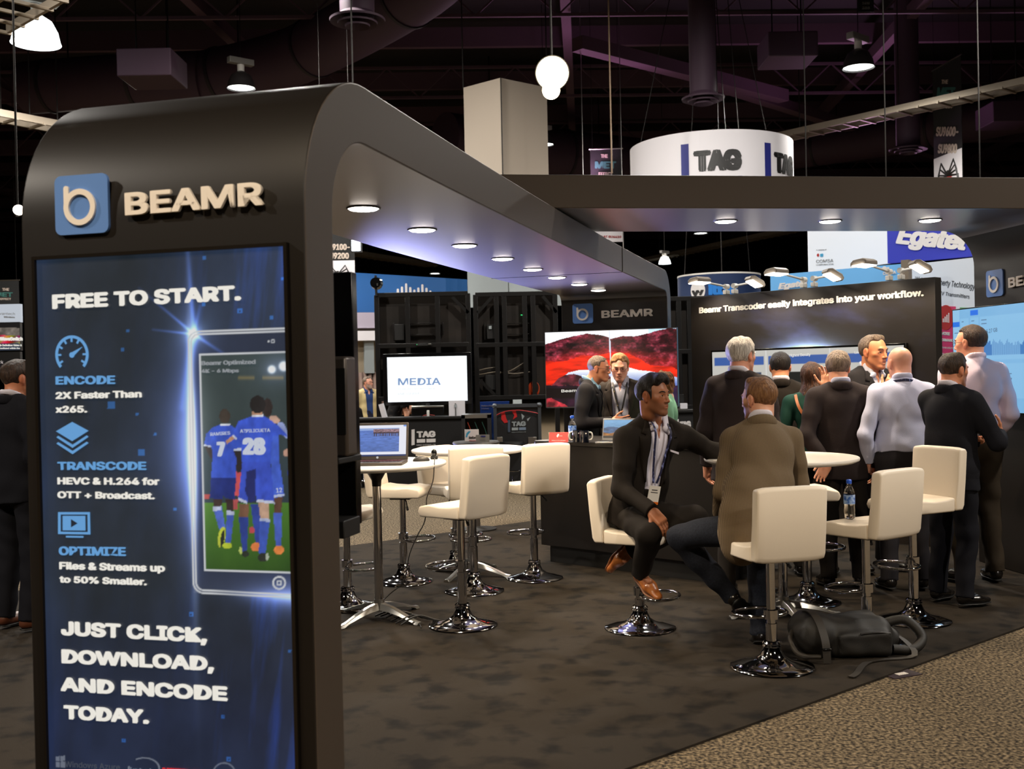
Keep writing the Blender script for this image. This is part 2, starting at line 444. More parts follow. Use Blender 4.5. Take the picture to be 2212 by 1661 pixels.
arch(TR2, 2.98, .225, .52, lambda s: 1.16, False, True, A2, BLACKLAM, .52)
for x, y in [(1567, 477), (1793, 477), (2009, 475)]:
    downlight(gz(x, y, 2.755), 2.755, A2)
# panel joints on the long arch: thin dark grooves on its right side and underside
sm = MB()
for s in (6.0,):
    P, a, nl = TR1(s); sm.bar((P[0]+.002*a[1], P[1], 2.525), (P[0]+.002*a[1], P[1], 2.735), .004, .006)
    sm.bar((P[0], P[1], 2.519), (P[0]+nl[0]*1.2, P[1]+nl[1]*1.2, 2.519), .004, .004)
sm.obj('panel_joint', BLACKMATT, A1, True)

def logo(pl, p_tl, p_tr, p_bl, parent, mat_sq=LOGOBLUE, mat_mark=LETTER):
    """rounded blue square carrying the ring-shaped letter mark"""
    a0, b1 = pl.xy(*p_tl); a1, _ = pl.xy(*p_tr); _, b0 = pl.xy(*p_bl)
    w = (a1-a0); h = b1-b0
    sq = flat(pl, [rrect(a0, b0, a1, b1, .12*min(w, h))], mat_sq, parent, 'logo', .006, .012)
    cx, cy, r = a0+w*.49, b0+h*.45, .26*h
    ring(pl, (cx, cy), r, .095*h, mat_mark, sq, 'ring_mark', .0165, .009, ry=r*1.0)
    x0 = cx-r; flat(pl, [rrect(x0-.048*h, cy, x0+.048*h, cy+.37*h, .045*h)], mat_mark, sq, 'stem_mark', .0155, .007)
    return sq
P0, d0, n0 = TR1(0)
NEAR = Plane((P0[0], P0[1], 0), (-n0[0], -n0[1], 0))
logo(NEAR, (122, 383), (236, 375), (122, 510), A1)
text('BEAMR', NEAR, (277, 467), (574, 444), (277, 400), LETTER, A1, 'lettering', .06, .012, .012)
P1_, d1_, n1_ = TR1(TR1.L-.22)
FARP = Plane((P1_[0], P1_[1], 0), (-n1_[0], -n1_[1], 0))
logo(FARP, (1237, 657), (1281, 656), (1237, 699.5), A1)
text('BEAMR', FARP, (1300, 687), (1411, 682.5), (1300, 665), LETTER, A1, 'lettering', .06, .012, .012)
P2_, d2_, n2_ = TR2(TR2.L-.225)
RIGHTP = Plane((P2_[0], P2_[1], 0), (-n2_[0], -n2_[1], 0))
logo(RIGHTP, (2132.5, 586), (2168.5, 580), (2132.5, 643), A2)
text('BEAMR', RIGHTP, (2183, 622), (2278, 604), (2183, 592), LETTER, A2, 'lettering', .06, .012, .012)

# ------------------------------------------------------------------ tall light-box screen of the front kiosk
SWHITE = emi('screen_white', rgb(236, 232, 222), .95)
SBLUE = emi('screen_blue', rgb(104, 165, 222), .85)
SGREY = emi('screen_grey', rgb(150, 155, 160), .8)
SRED = emi('screen_red', rgb(215, 40, 48), .9)
S1 = thing('display_screen', 'tall portrait screen on the front kiosk reading FREE TO START', 'screen', P0.tolist()+[1.2])
aL, bT = NEAR.xy(84, 563); aR, bT2 = NEAR.xy(618, 533); bT = (bT+bT2)/2; bB = bT-2.0
def kiosk_art(x, y, a, b):
    n = fbm(x/70, y/110, 3); n2 = fbm(x/25+.004*y, y/260, 8)
    c = np.stack([30+16*n, 38+18*n, 44+26*n], 1)
    tr = np.clip((x-260)/340, 0, 1)*np.clip(1-(y-540)/380, 0, 1); c += tr[:, None]*np.array([16, 22, 42])
    lo = np.clip((y-1250)/300, 0, 1); c += lo[:, None]*np.array([-4, -2, 14])
    st = np.clip(n2-.52, 0, 1)*3; c += (st*np.clip((x-330)/250, .1, 1))[:, None]*np.array([8, 22, 70])
    c += (np.clip(1-(x-88)/60, 0, 1)*.6)[:, None]*np.array([6, 14, 34])
    # faint square sparks
    for sx, sy, r in [(441, 557, 4), (518, 672, 5), (440, 658, 4), (276, 715, 3), (305, 978, 7), (265, 755, 4), (413, 1327, 5), (482, 1548, 4), (267, 1599, 4), (494, 1640, 5), (240, 875, 8), (611, 602, 3), (586, 686, 4), (296, 894, 3), (335, 938, 3), (378, 1100, 3), (626, 1407, 3)]:
        m = np.maximum(abs(x-sx), abs(y-sy)); c += ((m < r)*(m > r-3.2 if r < 7 else m > -1)*.8)[:, None]*np.array([14, 62, 120])
    # handheld tablet
    lx = 407+(y-740)*.0208
    ty = 716-(x-430)*.037
    by = 1281+(x-440)*.05
    inside = (x > lx) & (y > ty) & (y < by)
    c = np.where(inside[:, None], np.stack([36+14*n, 44+16*n, 58+26*n], 1)+(np.clip((y-1225)/60, 0, 1)*14)[:, None], c)
    env = np.exp(-((y-968)/150)**2)+.25*np.exp(-((y-1000)/330)**2)
    for w_, k in ((58, .62), (18, .9)):
        g = np.where(x < lx, np.exp(-(lx-x)/w_), np.exp(-(x-lx)/(w_*.5)))*env*k
        c += g[:, None]*np.array([118, 140, 235])*(.75 if w_ > 30 else 1)
    c += (np.exp(-((x-lx-4)/7)**2)*env*1.2)[:, None]*np.array([190, 200, 200])
    dy = y-by; dx = np.clip((640-x)/90, 0, 3)
    c += (np.exp(-np.abs(dy)/13)*np.exp(-dx**2)*1.0)[:, None]*np.array([160, 180, 245])
    c += (np.exp(-np.abs(dy)/34)*np.exp(-(dx/1.2)**2)*.55)[:, None]*np.array([80, 100, 190])
    # star on the corner
    d = np.hypot(x-419, y-722); c += (np.exp(-d/9)*1.3+np.exp(-d/30)*.42)[:, None]*np.array([150, 180, 250])
    for ex, ey, l, wd in [(300, 622, 120, 3), (432, 660, 55, 4), (492, 770, 80, 3.5), (405, 535, 190, 5), (330, 712, 90, 2.5), (395, 880, 170, 9)]:
        q = seg(x, y, (419, 722), (ex, ey)); c += (np.exp(-(q/wd)**2)*np.exp(-d/l*1.6)*.9)[:, None]*np.array([70, 105, 220])
    # photograph shown on the tablet
    ix0 = 432+(y-766)*.0237; iy0 = 766-(x-432)*.032; iy1 = 1231+(x-443)*.034
    im = (x > ix0) & (y > iy0) & (y < iy1)
    gy = np.clip((y-1086)/150, 0, 1)
    bg = np.stack([52+18*n-10*np.clip((y-900)/150, 0, 1), 64+20*n-8*np.clip((y-900)/150, 0, 1), 66+18*n], 1)
    for wx, wy, r in [(587, 798, 8), (613, 791, 10)]:
        q = np.hypot(x-wx, y-wy); bg += (1/(1+np.exp((q-r)/1.2)))[:, None]*190+(np.exp(-q/18)*60)[:, None]*np.array([.8, .85, 1.2])
    bg += (np.exp(-((y-816)/4)**2)*(((x > 515) & (x < 550)) | ((x > 567) & (x < 612)))*.5)[:, None]*np.array([110, 70, 10])
    grass = np.stack([84-38*gy+30*(n-.5), 134-52*gy+34*(n-.5), 52-20*gy+10*(n-.5)], 1)
    pic = np.where((y > 1086)[:, None], grass, bg)
    X, Y = (x-400)*3.321, (y-820)*3.321
    sh = .82+.36*fbm(X/40, Y/60, 21)
    def P(pts, col): 
        nonlocal pic
        m = inpoly(X, Y, pts); pic = np.where(m[:, None], np.array(col)*sh[:, None], pic)
    def E(cx, cy, rx, ry, col, an=0):
        nonlocal pic
        u = (X-cx)*math.cos(an)+(Y-cy)*math.sin(an); v = -(X-cx)*math.sin(an)+(Y-cy)*math.cos(an)
        m = (u/rx)**2+(v/ry)**2 < 1; pic = np.where(m[:, None], np.array(col)*sh[:, None], pic)
    P([(355, 660), (400, 660), (392, 840), (358, 830)], (205, 85, 90)); P([(340, 860), (380, 860), (375, 930), (345, 930)], (190, 90, 90))
    P([(130, 825), (175, 825), (175, 855), (130, 855)], (170, 70, 70)); P([(735, 650), (768, 620), (768, 900), (748, 830)], (38, 60, 150)); P([(752, 1040), (770, 1030), (770, 1190), (758, 1180)], (40, 60, 140))
    E(735, 525, 32, 28, (205, 160, 140))
    P([(470, 895), (535, 895), (540, 1175), (505, 1165)], (52, 74, 160)); E(478, 1080, 20, 24, (200, 80, 90)); E(508, 1200, 36, 32, (245, 140, 80))
    P([(640, 845), (700, 838), (688, 955), (640, 955)], (96, 68, 56)); P([(632, 955), (694, 955), (690, 1190), (650, 1190)], (76, 102, 195)); E(672, 1222, 36, 32, (245, 145, 75))
    P([(605, 380), (668, 395), (672, 560), (692, 690), (712, 835), (632, 850), (615, 600)], (72, 104, 214)); P([(632, 826), (712, 820), (710, 836), (634, 846)], (190, 200, 230))
    P([(655, 300), (705, 310), (750, 395), (748, 440), (690, 385)], (160, 175, 228)); E(640, 285, 40, 26, (210, 170, 150), .4)
    E(590, 200, 36, 66, (52, 44, 44))
    E(284, 262, 39, 52, (66, 58, 52)); P([(140, 478), (188, 478), (200, 560), (182, 565)], (62, 56, 56)); P([(345, 500), (400, 505), (405, 660), (375, 670), (352, 590)], (46, 42, 46))
    P([(250, 322), (322, 322), (350, 342), (405, 385), (400, 505), (345, 508), (366, 560), (366, 708), (185, 708), (196, 560), (190, 482), (135, 472), (150, 390), (192, 345)], (58, 88, 200))
    P([(248, 318), (325, 318), (318, 332), (255, 332)], (215, 220, 232)); P([(135, 465), (190, 476), (190, 486), (135, 476)], (200, 208, 230)); P([(345, 495), (402, 492), (402, 508), (345, 510)], (200, 208, 230))
    P([(185, 706), (366, 706), (354, 862), (288, 850), (272, 830), (266, 862), (178, 850)], (34, 50, 124))
    P([(200, 855), (262, 860), (262, 915), (203, 920)], (64, 50, 48)); P([(290, 858), (346, 858), (346, 945), (298, 945)], (58, 46, 46))
    P([(197, 912), (262, 906), (288, 1062), (246, 1078)], (82, 108, 200)); P([(298, 938), (352, 944), (326, 1182), (290, 1182)], (70, 96, 190))
    P([(197, 912), (262, 906), (262, 935), (200, 945)], (190, 198, 225)); P([(298, 938), (352, 944), (352, 972), (297, 970)], (190, 198, 225))
    E(262, 1130, 26, 76, (196, 206, 70), .15); E(268, 1140, 14, 62, (40, 48, 40), .15); E(302, 1190, 34, 22, (190, 205, 60))
    P([(388, 888), (460, 895), (452, 992), (386, 992)], (126, 90, 70)); P([(524, 878), (602, 885), (602, 1002), (540, 1002)], (198, 162, 138))
    P([(384, 985), (454, 990), (442, 1232), (410, 1232)], (48, 70, 150)); P([(534, 992), (610, 1000), (576, 1252), (528, 1246)], (66, 94, 190))
    P([(534, 992), (610, 1000), (608, 1022), (534, 1014)], (180, 190, 222))
    E(432, 1250, 26, 22, (44, 52, 44)); E(398, 1225, 12, 26, (190, 205, 110)); E(560, 1275, 38, 32, (46, 52, 46)); E(588, 1270, 12, 26, (170, 180, 160))
    P([(410, 588), (612, 588), (642, 892), (515, 876), (508, 832), (470, 800), (442, 892), (380, 866), (396, 720)], (62, 88, 204)); P([(440, 660), (505, 640), (505, 872), (462, 880), (430, 800)], (38, 48, 112))
    P([(515, 858), (640, 872), (642, 892), (515, 878)], (205, 212, 234)); P([(382, 846), (444, 872), (442, 892), (380, 866)], (205, 212, 234))
    P([(340, 400), (360, 420), (300, 462), (290, 440)], (196, 146, 116))
    P([(478, 262), (562, 260), (605, 285), (682, 340), (745, 415), (690, 396), (628, 402), (612, 592), (408, 592), (404, 440), (368, 420), (338, 405), (382, 298)], (64, 94, 214))
    P([(340, 392), (372, 420), (366, 432), (335, 405)], (210, 216, 236)); P([(476, 250), (560, 246), (562, 268), (478, 270)], (222, 226, 236))
    P([(482, 215), (548, 215), (556, 250), (480, 252)], (196, 150, 122)); E(520, 178, 56, 64, (38, 36, 38))
    c = np.where(im[:, None], pic, c)
    c += (np.exp(-np.clip(x-ix0, 0, 99)/20)*env*im*.5)[:, None]*90
    # white outlines
    def line(m, v=215): 
        nonlocal c
        m = np.clip(m, 0, 1)[:, None]; c = c*(1-m)+np.array([v+5, v+8, v+12])*m
    def aa(d, w): return np.clip(w-np.abs(d)+.6, 0, 1.2)/1.2
    def rr(d_off):
        # rounded outline of the tablet
        X0 = lx+d_off; Y0 = ty+d_off; Y1 = by-d_off; R = 22-d_off
        cx = X0+R; t_ = np.where(y < Y0+R, Y0+R, np.where(y > Y1-R, Y1-R, y))
        dist = np.where(x < cx, np.hypot(x-cx, y-t_)-R, np.where(y < (Y0+Y1)/2, Y0-y, y-Y1)); return dist
    line(aa(rr(0), 1.8)); line(aa(rr(6), 1.8))
    line(aa(x-ix0, 2.0)*(y > iy0-2)*(y < iy1+2)); line(aa(y-iy0, 1.8)*(x > ix0-1)); line(aa(y-iy1, 2.0)*(x > ix0-1))
    line(aa(np.hypot(x-603, y-1259)-13, 1.9)); line(aa(np.maximum(abs(x-603), abs(y-1259))-4, 1.5))
    line(aa(np.hypot(x-580.5, y-737.5), 2.3)); line(aa(np.hypot(x-589.5, y-737)-3.6, .9))
    # marks along the foot of the screen
    ring_ = np.hypot((x-311)/33, (y-1660)/23)-1; line(aa(ring_*24, 1.2)*(~((x < 293) & (y < 1655)))*.55); line(aa(np.hypot(x-484, y-1672)-24, 1.4)*.45)
    wl = (x > 120) & (x < 141) & (y > 1632+(141-x)*.1) & (y < 1656+(x-120)*.1) & (abs(x-129.5) > .8) & (abs(y-1644.5) > .8); line(wl*.45)
    return c
KP = (aL, bB, aR, bT)
picture(NEAR, KP, 300, 640, kiosk_art, vcol('kiosk_picture', .72), S1, 'picture', .012)
m = MB(); fw = .012
for a0, b0, a1, b1 in ((aL-fw, bB-fw, aL, bT+fw), (aR, bB-fw, aR+fw, bT+fw), (aL, bT, aR, bT+fw), (aL, bB-fw, aR, bB)):
    m.box(((a0+a1)/2, (b0+b1)/2, .012), (a1-a0, b1-b0, .024), NEAR.M)
m.obj('frame', pbr('screen_edge', rgb(58, 52, 46), .3, .8), S1, True)
MB().box(((aL+aR)/2, (bB+bT)/2, .004), (aR-aL, bT-bB, .008), NEAR.M).obj('backing_board', BLACKMATT, S1, True)
KT = lambda t, p, q, r, mt, bold=.03, nm='lettering': text(t, NEAR, p, q, r, mt, S1, nm, bold, .0155, .002)
KT('FREE TO START.', (120, 668), (526, 649), (119.5, 626), SWHITE, .085)
KT('ENCODE', (127.5, 830.5), (255, 829), (127, 806), SBLUE, .055)
KT('2X Faster Than', (127.5, 861.5), (312, 858), (127, 841), SWHITE, .06)
KT('x265.', (127.5, 891), (194.5, 890.5), (127, 871), SWHITE, .06)
KT('TRANSCODE', (131.5, 1014), (322, 1014), (131, 990), SBLUE, .055)
KT('HEVC & H.264 for', (131.5, 1045), (350, 1046.5), (131, 1024.5), SWHITE, .06)
KT('OTT + Broadcast.', (131.5, 1074.5), (340, 1077), (131, 1054.5), SWHITE, .06)
KT('OPTIMIZE', (134.5, 1197), (278, 1199), (134, 1171.5), SBLUE, .055)
KT('Files & Streams up', (135.5, 1227.5), (362, 1233), (135, 1206), SWHITE, .06)
KT('to 50% Smaller.', (136, 1256), (323, 1262), (135.5, 1236.5), SWHITE, .06)
KT('JUST CLICK,', (139, 1369), (453, 1385), (138, 1328), SWHITE, .085)
KT('DOWNLOAD,', (140, 1429), (468, 1446), (139, 1389), SWHITE, .085)
KT('AND', (138, 1489), (253, 1496), (138, 1449), SWHITE, .085)
KT('ENCODE', (269, 1497), (497, 1511), (269, 1456), SWHITE, .085)
KT('TODAY.', (145, 1549), (328, 1560), (143, 1509), SWHITE, .085)
KT('Beamr Optimized', (441, 789), (557, 786), (440.5, 776.5), SGREY, .04)
KT('4K - 6 Mbps', (441, 805), (521, 804), (440.5, 794.5), SGREY, .04)
KT('Windows Azure', (147, 1653), (265, 1660), (147, 1636), emi('screen_dim', rgb(70, 76, 88), .8), 0)
KT('intel', (287, 1664), (334, 1667), (287, 1650), emi('screen_dim2', rgb(120, 132, 150), .8), 0)
KT('NETFLIX', (357, 1669), (443, 1675), (357, 1649), SRED, .1)
KT('28', (529.5, 981), (579, 981), (529, 932), emi('jersey_white', rgb(205, 212, 228), .8), .09)
KT('7', (474, 985), (492, 985), (472, 942), emi('jersey_white', rgb(205, 212, 228), .8), .09)
KT('AZPILICUETA', (524, 934), (588, 932), (524, 924), emi('jersey_white', rgb(205, 212, 228), .8), .0)
KT('RAMIRES', (460, 941), (502, 938), (460, 931), emi('jersey_white', rgb(205, 212, 228), .8), .0)
KT('12', (602, 1063), (614, 1062), (602, 1049), emi('jersey_white', rgb(205, 212, 228), .8), .0)
# icons
def kp(pts): return NEAR.poly(pts)
c0 = NEAR.xy(161.5, 766); rr_ = (NEAR.xy(196, 766)[0]-c0[0])
ic = MB()
g = ring(NEAR, c0, rr_*.96, rr_*.15, SBLUE, S1, 'gauge_icon', .0155, .002, a0=math.radians(-42), a1=math.radians(222))
for an in (-30, 0, 30, 60, 90, 120, 150, 180, 210):
    if an == 30: continue
    ca, sa = math.cos(math.radians(an)), math.sin(math.radians(an)); ic.bar(NEAR.at(c0[0]+rr_*.68*ca, c0[1]+rr_*.68*sa, .0155), NEAR.at(c0[0]+rr_*.95*ca, c0[1]+rr_*.95*sa, .0155), rr_*.1, .002, NEAR.n)
ic.prism([(c0[0]-.09*rr_, c0[1]+.08*rr_), (c0[0]+.06*rr_, c0[1]-.12*rr_), (c0[0]+.66*rr_, c0[1]+.40*rr_)], .0145, .0165, NEAR.M)
ic.prism(circ(c0[0], c0[1]-.02*rr_, .15*rr_), .0145, .0165, NEAR.M); ic.obj('gauge_needle', SBLUE, g, True, smooth=0)
L1 = kp([(162, 911), (197, 930), (162, 952), (127.5, 931)])
ly = flat(NEAR, [L1], SBLUE, S1, 'layers_icon', .0155, .002)
for dy in (0, 13.5): flat(NEAR, [kp([(128.5, 944+dy), (132, 941+dy), (163, 960+dy), (193.5, 940+dy), (197, 943+dy), (163, 966.5+dy)])], SBLUE, ly, 'layer', .0155, .002)
tv = flat(NEAR, [kp([(132, 1105), (200, 1105), (200, 1110), (132, 1110)]), kp([(132, 1147), (201, 1148), (201, 1153), (132, 1152)]), kp([(132, 1110), (137, 1110), (137, 1147), (132, 1147)]), kp([(195.5, 1110), (200, 1110), (201, 1148), (196, 1148)])], SBLUE, S1, 'screen_icon', .0155, .002)
flat(NEAR, [kp([(142, 1113), (190, 1113), (190.5, 1144.5), (142, 1144)]), kp([(149, 1156), (186, 1156.5), (186, 1160), (149, 1159.5)])], SBLUE, tv, 'screen_icon_fill', .0155, .002)
flat(NEAR, [kp([(160.5, 1120), (160.5, 1137.5), (174.5, 1129)])], emi('screen_navy', rgb(30, 42, 60), .6), tv, 'play_mark', .0175, .001)

# ------------------------------------------------------------------ television with the red rock arch
TVF = Plane(FARP.at(0, 0, .14), FARP.u)
a0, b1 = TVF.xy(1178.5, 719); a1, b1b = TVF.xy(1461.5, 708.5); _, b0 = TVF.xy(1184, 879); b1 = (b1+b1b)/2
TV1 = thing('television', 'wide television showing a red rock arch under the far arch sign', 'television', TVF.at((a0+a1)/2, b0))
def rock_art(x, y, a, b):
    X, Y = (x-1160)*4.1525, (y-600)*4.1525; X = X-(Y-470)*.03
    n = fbm(X/60, Y/38, 4, 6); n2 = fbm(X/150+Y/300, Y/26, 11, 5)
    ridge = np.interp(X, [60, 200, 330, 440, 560, 640, 655, 770, 860, 950, 1060, 1160, 1260], [600, 556, 522, 500, 516, 532, 548, 520, 525, 510, 478, 456, 452])+14*(n-.5)
    under = np.interp(X, [60, 250, 400, 550, 650, 800, 900, 1000, 1100, 1260], [770, 735, 705, 690, 668, 676, 720, 770, 790, 812])+60*(n2-.5)
    openg = np.interp(X, [60, 110, 270, 360, 440, 650, 800, 900, 1000, 1100, 1260], [1010, 985, 850, 830, 824, 826, 800, 828, 838, 858, 896])
    k = np.clip((n-.3)*2.2, 0, 1)[:, None]; k2 = np.clip((n2-.25)*2, 0, 1)[:, None]
    dark = np.array([74, 12, 22]); mid = np.array([168, 46, 66]); lite = np.array([206, 120, 146])
    rock = dark*(1-k)+mid*k; rock = rock*(1-.5*k2)+lite*.55*k2*k; rock = rock*(.55+.9*np.clip((fbm(X/16, Y/9, 41, 4)-.2)*1.6, 0, 1)[:, None])
    t = np.clip((Y-ridge)/(under-ridge+1), 0, 1)[:, None]; rock = rock*(.75+.3*k2)*(1-.3*t)+np.array([170, 16, 10])*np.clip(t-.55, 0, 1)*1.3
    glow = np.array([250, 44, 16])*(.74+.4*k2)
    c = np.where((Y > under)[:, None], glow, rock)
    for hx, hy in ((330, 600), (460, 580)): c *= (1-.85*np.exp(-((X-hx)/46)**2-((Y-hy)/18)**2))[:, None]
    sky = np.array([250, 252, 255])-np.clip((Y-560)/-120, 0, 1)[:, None]*np.array([60, 20, 0])*(X > 1000)[:, None]
    c = np.where((Y < ridge)[:, None], sky, c)
    val = np.clip((Y-830)/125, 0, 1)[:, None]; far = np.array([250, 252, 255])*(1-val)+np.array([96, 120, 190])*val+20*(n[:, None]-.5)
    c = np.where((Y > openg)[:, None], far, c)
    butte = np.interp(X, [100, 180, 240, 320, 380, 420, 520, 640, 700, 760], [985, 902, 872, 862, 880, 900, 870, 880, 950, 975])
    c = np.where(((Y > butte) & (X < 760))[:, None], np.array([92, 34, 44])*(.5+k), c)
    low = 965+10*(n-.5)*4
    c = np.where((Y > low)[:, None], np.array([44, 16, 36])*(.35+.8*k)+np.clip((X-800)/400, 0, 1)[:, None]*np.array([6, 8, 26]), c)
    c = np.where(((Y > 990) & (Y < 1078) & (X < 700))[:, None], np.array([14, 4, 6]), c)
    fr = np.interp(X, [60, 110, 170, 230, 300], [1085, 1078, 1110, 1135, 1190]); c = np.where(((Y > fr) & (X < 300))[:, None], np.array([190, 50, 62])*(.4+.9*k), c)
    c = np.where((np.abs(X-650) < 5)[:, None]*(Y < 840)[:, None], np.array([215, 222, 235]), c)
    return c
picture(TVF, (a0, b0, a1, b1), 260, 150, rock_art, vcol('television_picture', 1.1), TV1, 'picture', .021)
m = MB(); w_ = .008
for r in ((a0-w_, b0-w_, a0, b1+w_), (a1, b0-w_, a1+w_, b1+w_), (a0, b1, a1, b1+w_), (a0, b0-w_-.004, a1, b0)): m.box(((r[0]+r[2])/2, (r[1]+r[3])/2, .0), (r[2]-r[0], r[3]-r[1], .05), TVF.M)
m.obj('bezel', pbr('tv_bezel', rgb(120, 120, 122), .3, .8), TV1, True)
MB().box(((a0+a1)/2, (b0+b1)/2, -.02), (a1-a0+.01, b1-b0+.01, .05), TVF.M).box(((a0+a1)/2, (b0+b1)/2, -.09), (.5, .4, .09), TVF.M).obj('back_cover', BLACKMATT, TV1, True)
text('Beamr', TVF, (1214, 847.5), (1252, 846), (1214, 839), SWHITE, TV1, 'caption', .03, .023, .001)

# ------------------------------------------------------------------ panel wall with the workflow slogan
PA, PB = gz(1492, 643, 2.44), gz(2020, 598, 2.44)
PAN = Plane((PA[0], PA[1], 0), (PB[0]-PA[0], PB[1]-PA[1], 0)); PW = math.hypot(PB[0]-PA[0], PB[1]-PA[1])
PN = thing('panel_wall', 'black panel wall reading Beamr Transcoder easily integrates into your workflow', 'panel wall', PAN.at(PW/2, 0))
PN['label'] = 'black printed panel wall with a white workflow slogan under arm lamps'
m = MB()
for k in range(3): m.box(((k+.5)*PW/3, 1.2265, -.06), (PW/3-.004, 2.427, .12), PAN.M)
m.obj('wall_panel', pbr('panel_edge', rgb(34, 29, 25), .5), PN, True, bevel=.003)
def panel_art(x, y, a, b):
    n = fbm(x/60+y/90, y/34-x/200, 14); c = np.stack([38+10*n, 33+9*n, 29+9*n], 1)
    st = np.clip(fbm((x+y*1.6)/120, (y-x*.35)/40, 31)-.5, 0, 1)*2.4*np.exp(-((y-720)/70)**2); c += st[:, None]*np.array([26, 34, 86])
    d = np.abs(y-(752-(x-1737)*.06+((x-1737)/120)**2*16)); c += (np.exp(-d/9)*np.exp(-((x-1737)/70)**2)*1.5+np.exp(-d/26)*np.exp(-((x-1737)/120)**2)*.5)[:, None]*np.array([130, 170, 235])
    return c
picture(PAN, (.002, .01, PW-.002, 2.438), 240, 200, panel_art, vcol('panel_print', emissive=False, rough=.4), PN, 'print', .003)
text('Beamr Transcoder easily integrates into your workflow.', PAN, (1511, 677), (1996, 639.5), (1511, 659.5), pbr('white_print', rgb(245, 240, 230), .5), PN, 'lettering', .065, .006, .002)
# monitor let into the panel wall
b_t = PAN.xy(1541, 757)[1]; aL_ = PAN.xy(1542, 757)[0]; aR_ = PAN.xy(1963, 736)[0]
MN = thing('monitor', 'wide monitor on the slogan panel with blue column headings', 'monitor', PAN.at((aL_+aR_)/2, b_t-.8))
MH = (aR_-aL_)*.56
MB().box(((aL_+aR_)/2, b_t-MH/2, .03), (aR_-aL_, MH, .05), PAN.M).obj('bezel', BLACKGLOSS, MN, True, bevel=.004)
def mon_art(x, y, a, b):
    ta = (a-aL_)/(aR_-aL_); tb = (b_t-b)/MH
    c = np.full((len(x), 3), 1.)*np.array([214, 212, 205])
    hdr = (tb > .065) & (tb < .135)
    for q0, q1 in ((.02, .305), (.325, .635), (.655, .97)): c = np.where((hdr & (ta > q0) & (ta < q1))[:, None], np.array([68, 104, 178]), c)
    for q in (.315, .645): c = np.where((np.abs(ta-q) < .004)[:, None], np.array([238, 238, 238]), c)
    c = np.where(((ta > .40) & (ta < .60) & (tb > .2) & (tb < .62))[:, None], np.array([30, 32, 30]), c)
    c = np.where(((ta > .05) & (ta < .27) & (tb > .30) & (tb < .36))[:, None], np.array([40, 56, 120]), c)
    c = np.where(((ta > .2) & (ta < .29) & (tb > .2) & (tb < .5))[:, None], np.array([60, 84, 120])*(.6+.6*fbm(x/9, y/9, 3)[:, None]), c)
    c = np.where(((ta > .7) & (ta < .93) & (tb > .3) & (tb < .62))[:, None], np.array([150, 160, 180]), c)
    return c
picture(PAN, (aL_+.02, b_t-MH+.02, aR_-.02, b_t-.02), 200, 110, mon_art, vcol('monitor_picture', .8), MN, 'picture', .057)
text('Highest Density', PAN, (1712.5, 770.5), (1758, 768.3), (1712.5, 762.5), SWHITE, MN, 'caption', .01, .06, .001)
text('Lowest Cost', PAN, (1853.5, 764), (1889, 762.3), (1853.5, 756.5), SWHITE, MN, 'caption', .01, .06, .001)

# arm lamps along the top of the panel wall
def arm_lamp(px, side, px2, py2, label):
    """clamp at pixel px on the panel top, arm rising to lamp head centred on pixel (px2,py2)"""
    a, _ = PAN.xy(px, 600+(2035-px)*.085); foot = PAN.at(a, 2.44, -.06)
    t = thing('arm_lamp', label, 'lamp', foot, group='arm lamps along the panel top')
    hd = Plane(PAN.at(0, 0, .30), PAN.u); q = hd.xy(px2, py2); head = hd.at(*q)
    MB().box((0, 0, 0), (.045, .07, .045), frame(foot+np.array([0, 0, .03]), PAN.u, PAN.n)).obj('clamp', WHITEPLAST, t, True, bevel=.006)
    knee = foot+np.array([0, 0, .09]); d = head-knee
    MB().tube([foot+np.array([0, 0, .05]), knee, knee+d*.06, head-d*.18], .011, 10).obj('arm', WHITEPLAST, t, True)
    MB().cyl(knee-PAN.n*.03, knee+PAN.n*.03, .026).obj('joint', WHITEPLAST, t, True)
    ax = d/np.linalg.norm(d); ax[2] *= .15; ax /= np.linalg.norm(ax)
    sd_ = np.cross((0, 0, 1), ax); sd_ /= np.linalg.norm(sd_); ti = math.radians(32 if side > 0 else 6)*(-1 if side > 0 else 1); sd_ = sd_*math.cos(ti)+np.array([0, 0, 1.])*math.sin(ti)
    M = frame(head, ax, sd_); m = MB()
    prof = [(-.115, -.02), (-.115, .012), (-.07, .035), (.07, .035), (.115, .012), (.115, -.02)]
    vs = [(-.085*k, y, z) for k in (1, -1) for y, z in prof]; n = len(prof)
    vs = [(x, y*.75, z) for x, y, z in vs]
    m.add(vs, [tuple(range(n)), tuple(range(2*n-1, n-1, -1))]+[(i, (i+1) % n, n+(i+1) % n, n+i) for i in range(n)], M)
    h = m.obj('lamp_head', pbr('lamp_head_grey', rgb(130, 120, 108), .4), t, True, bevel=.006)
    MB().box((0, 0, -.022), (.20, .118, .008), M).obj('bulb', LAMPGLOW, h, True)
    tgt = PAN.at(q[0]-(.05 if side > 0 else -.05), 1.5, 0)
    spot('arm_lamp_beam', head+np.array([0, 0, -.04]), tgt, FL['arm'], (1, .86, .66), 2.1, .7, .06)
for px, sd, x2, y2, lb in [(1562, -1, 1511, 607, 'white arm lamp leaning left on the left end of the slogan panel'), (1580, 1, 1631, 609, 'white arm lamp lit and leaning right, leftmost of the lit three'),
                           (1729, -1, 1677, 588, 'white arm lamp leaning left above the middle of the slogan panel'), (1752, 1, 1799, 594, 'white arm lamp lit and leaning right above the middle of the slogan panel'),
                           (1914, -1, 1866, 569, 'white arm lamp leaning left towards the right end of the slogan panel'), (1940, 1, 1988, 576, 'white arm lamp lit and leaning right on the right end of the slogan panel')]:
    arm_lamp(px, sd, x2, y2, lb)

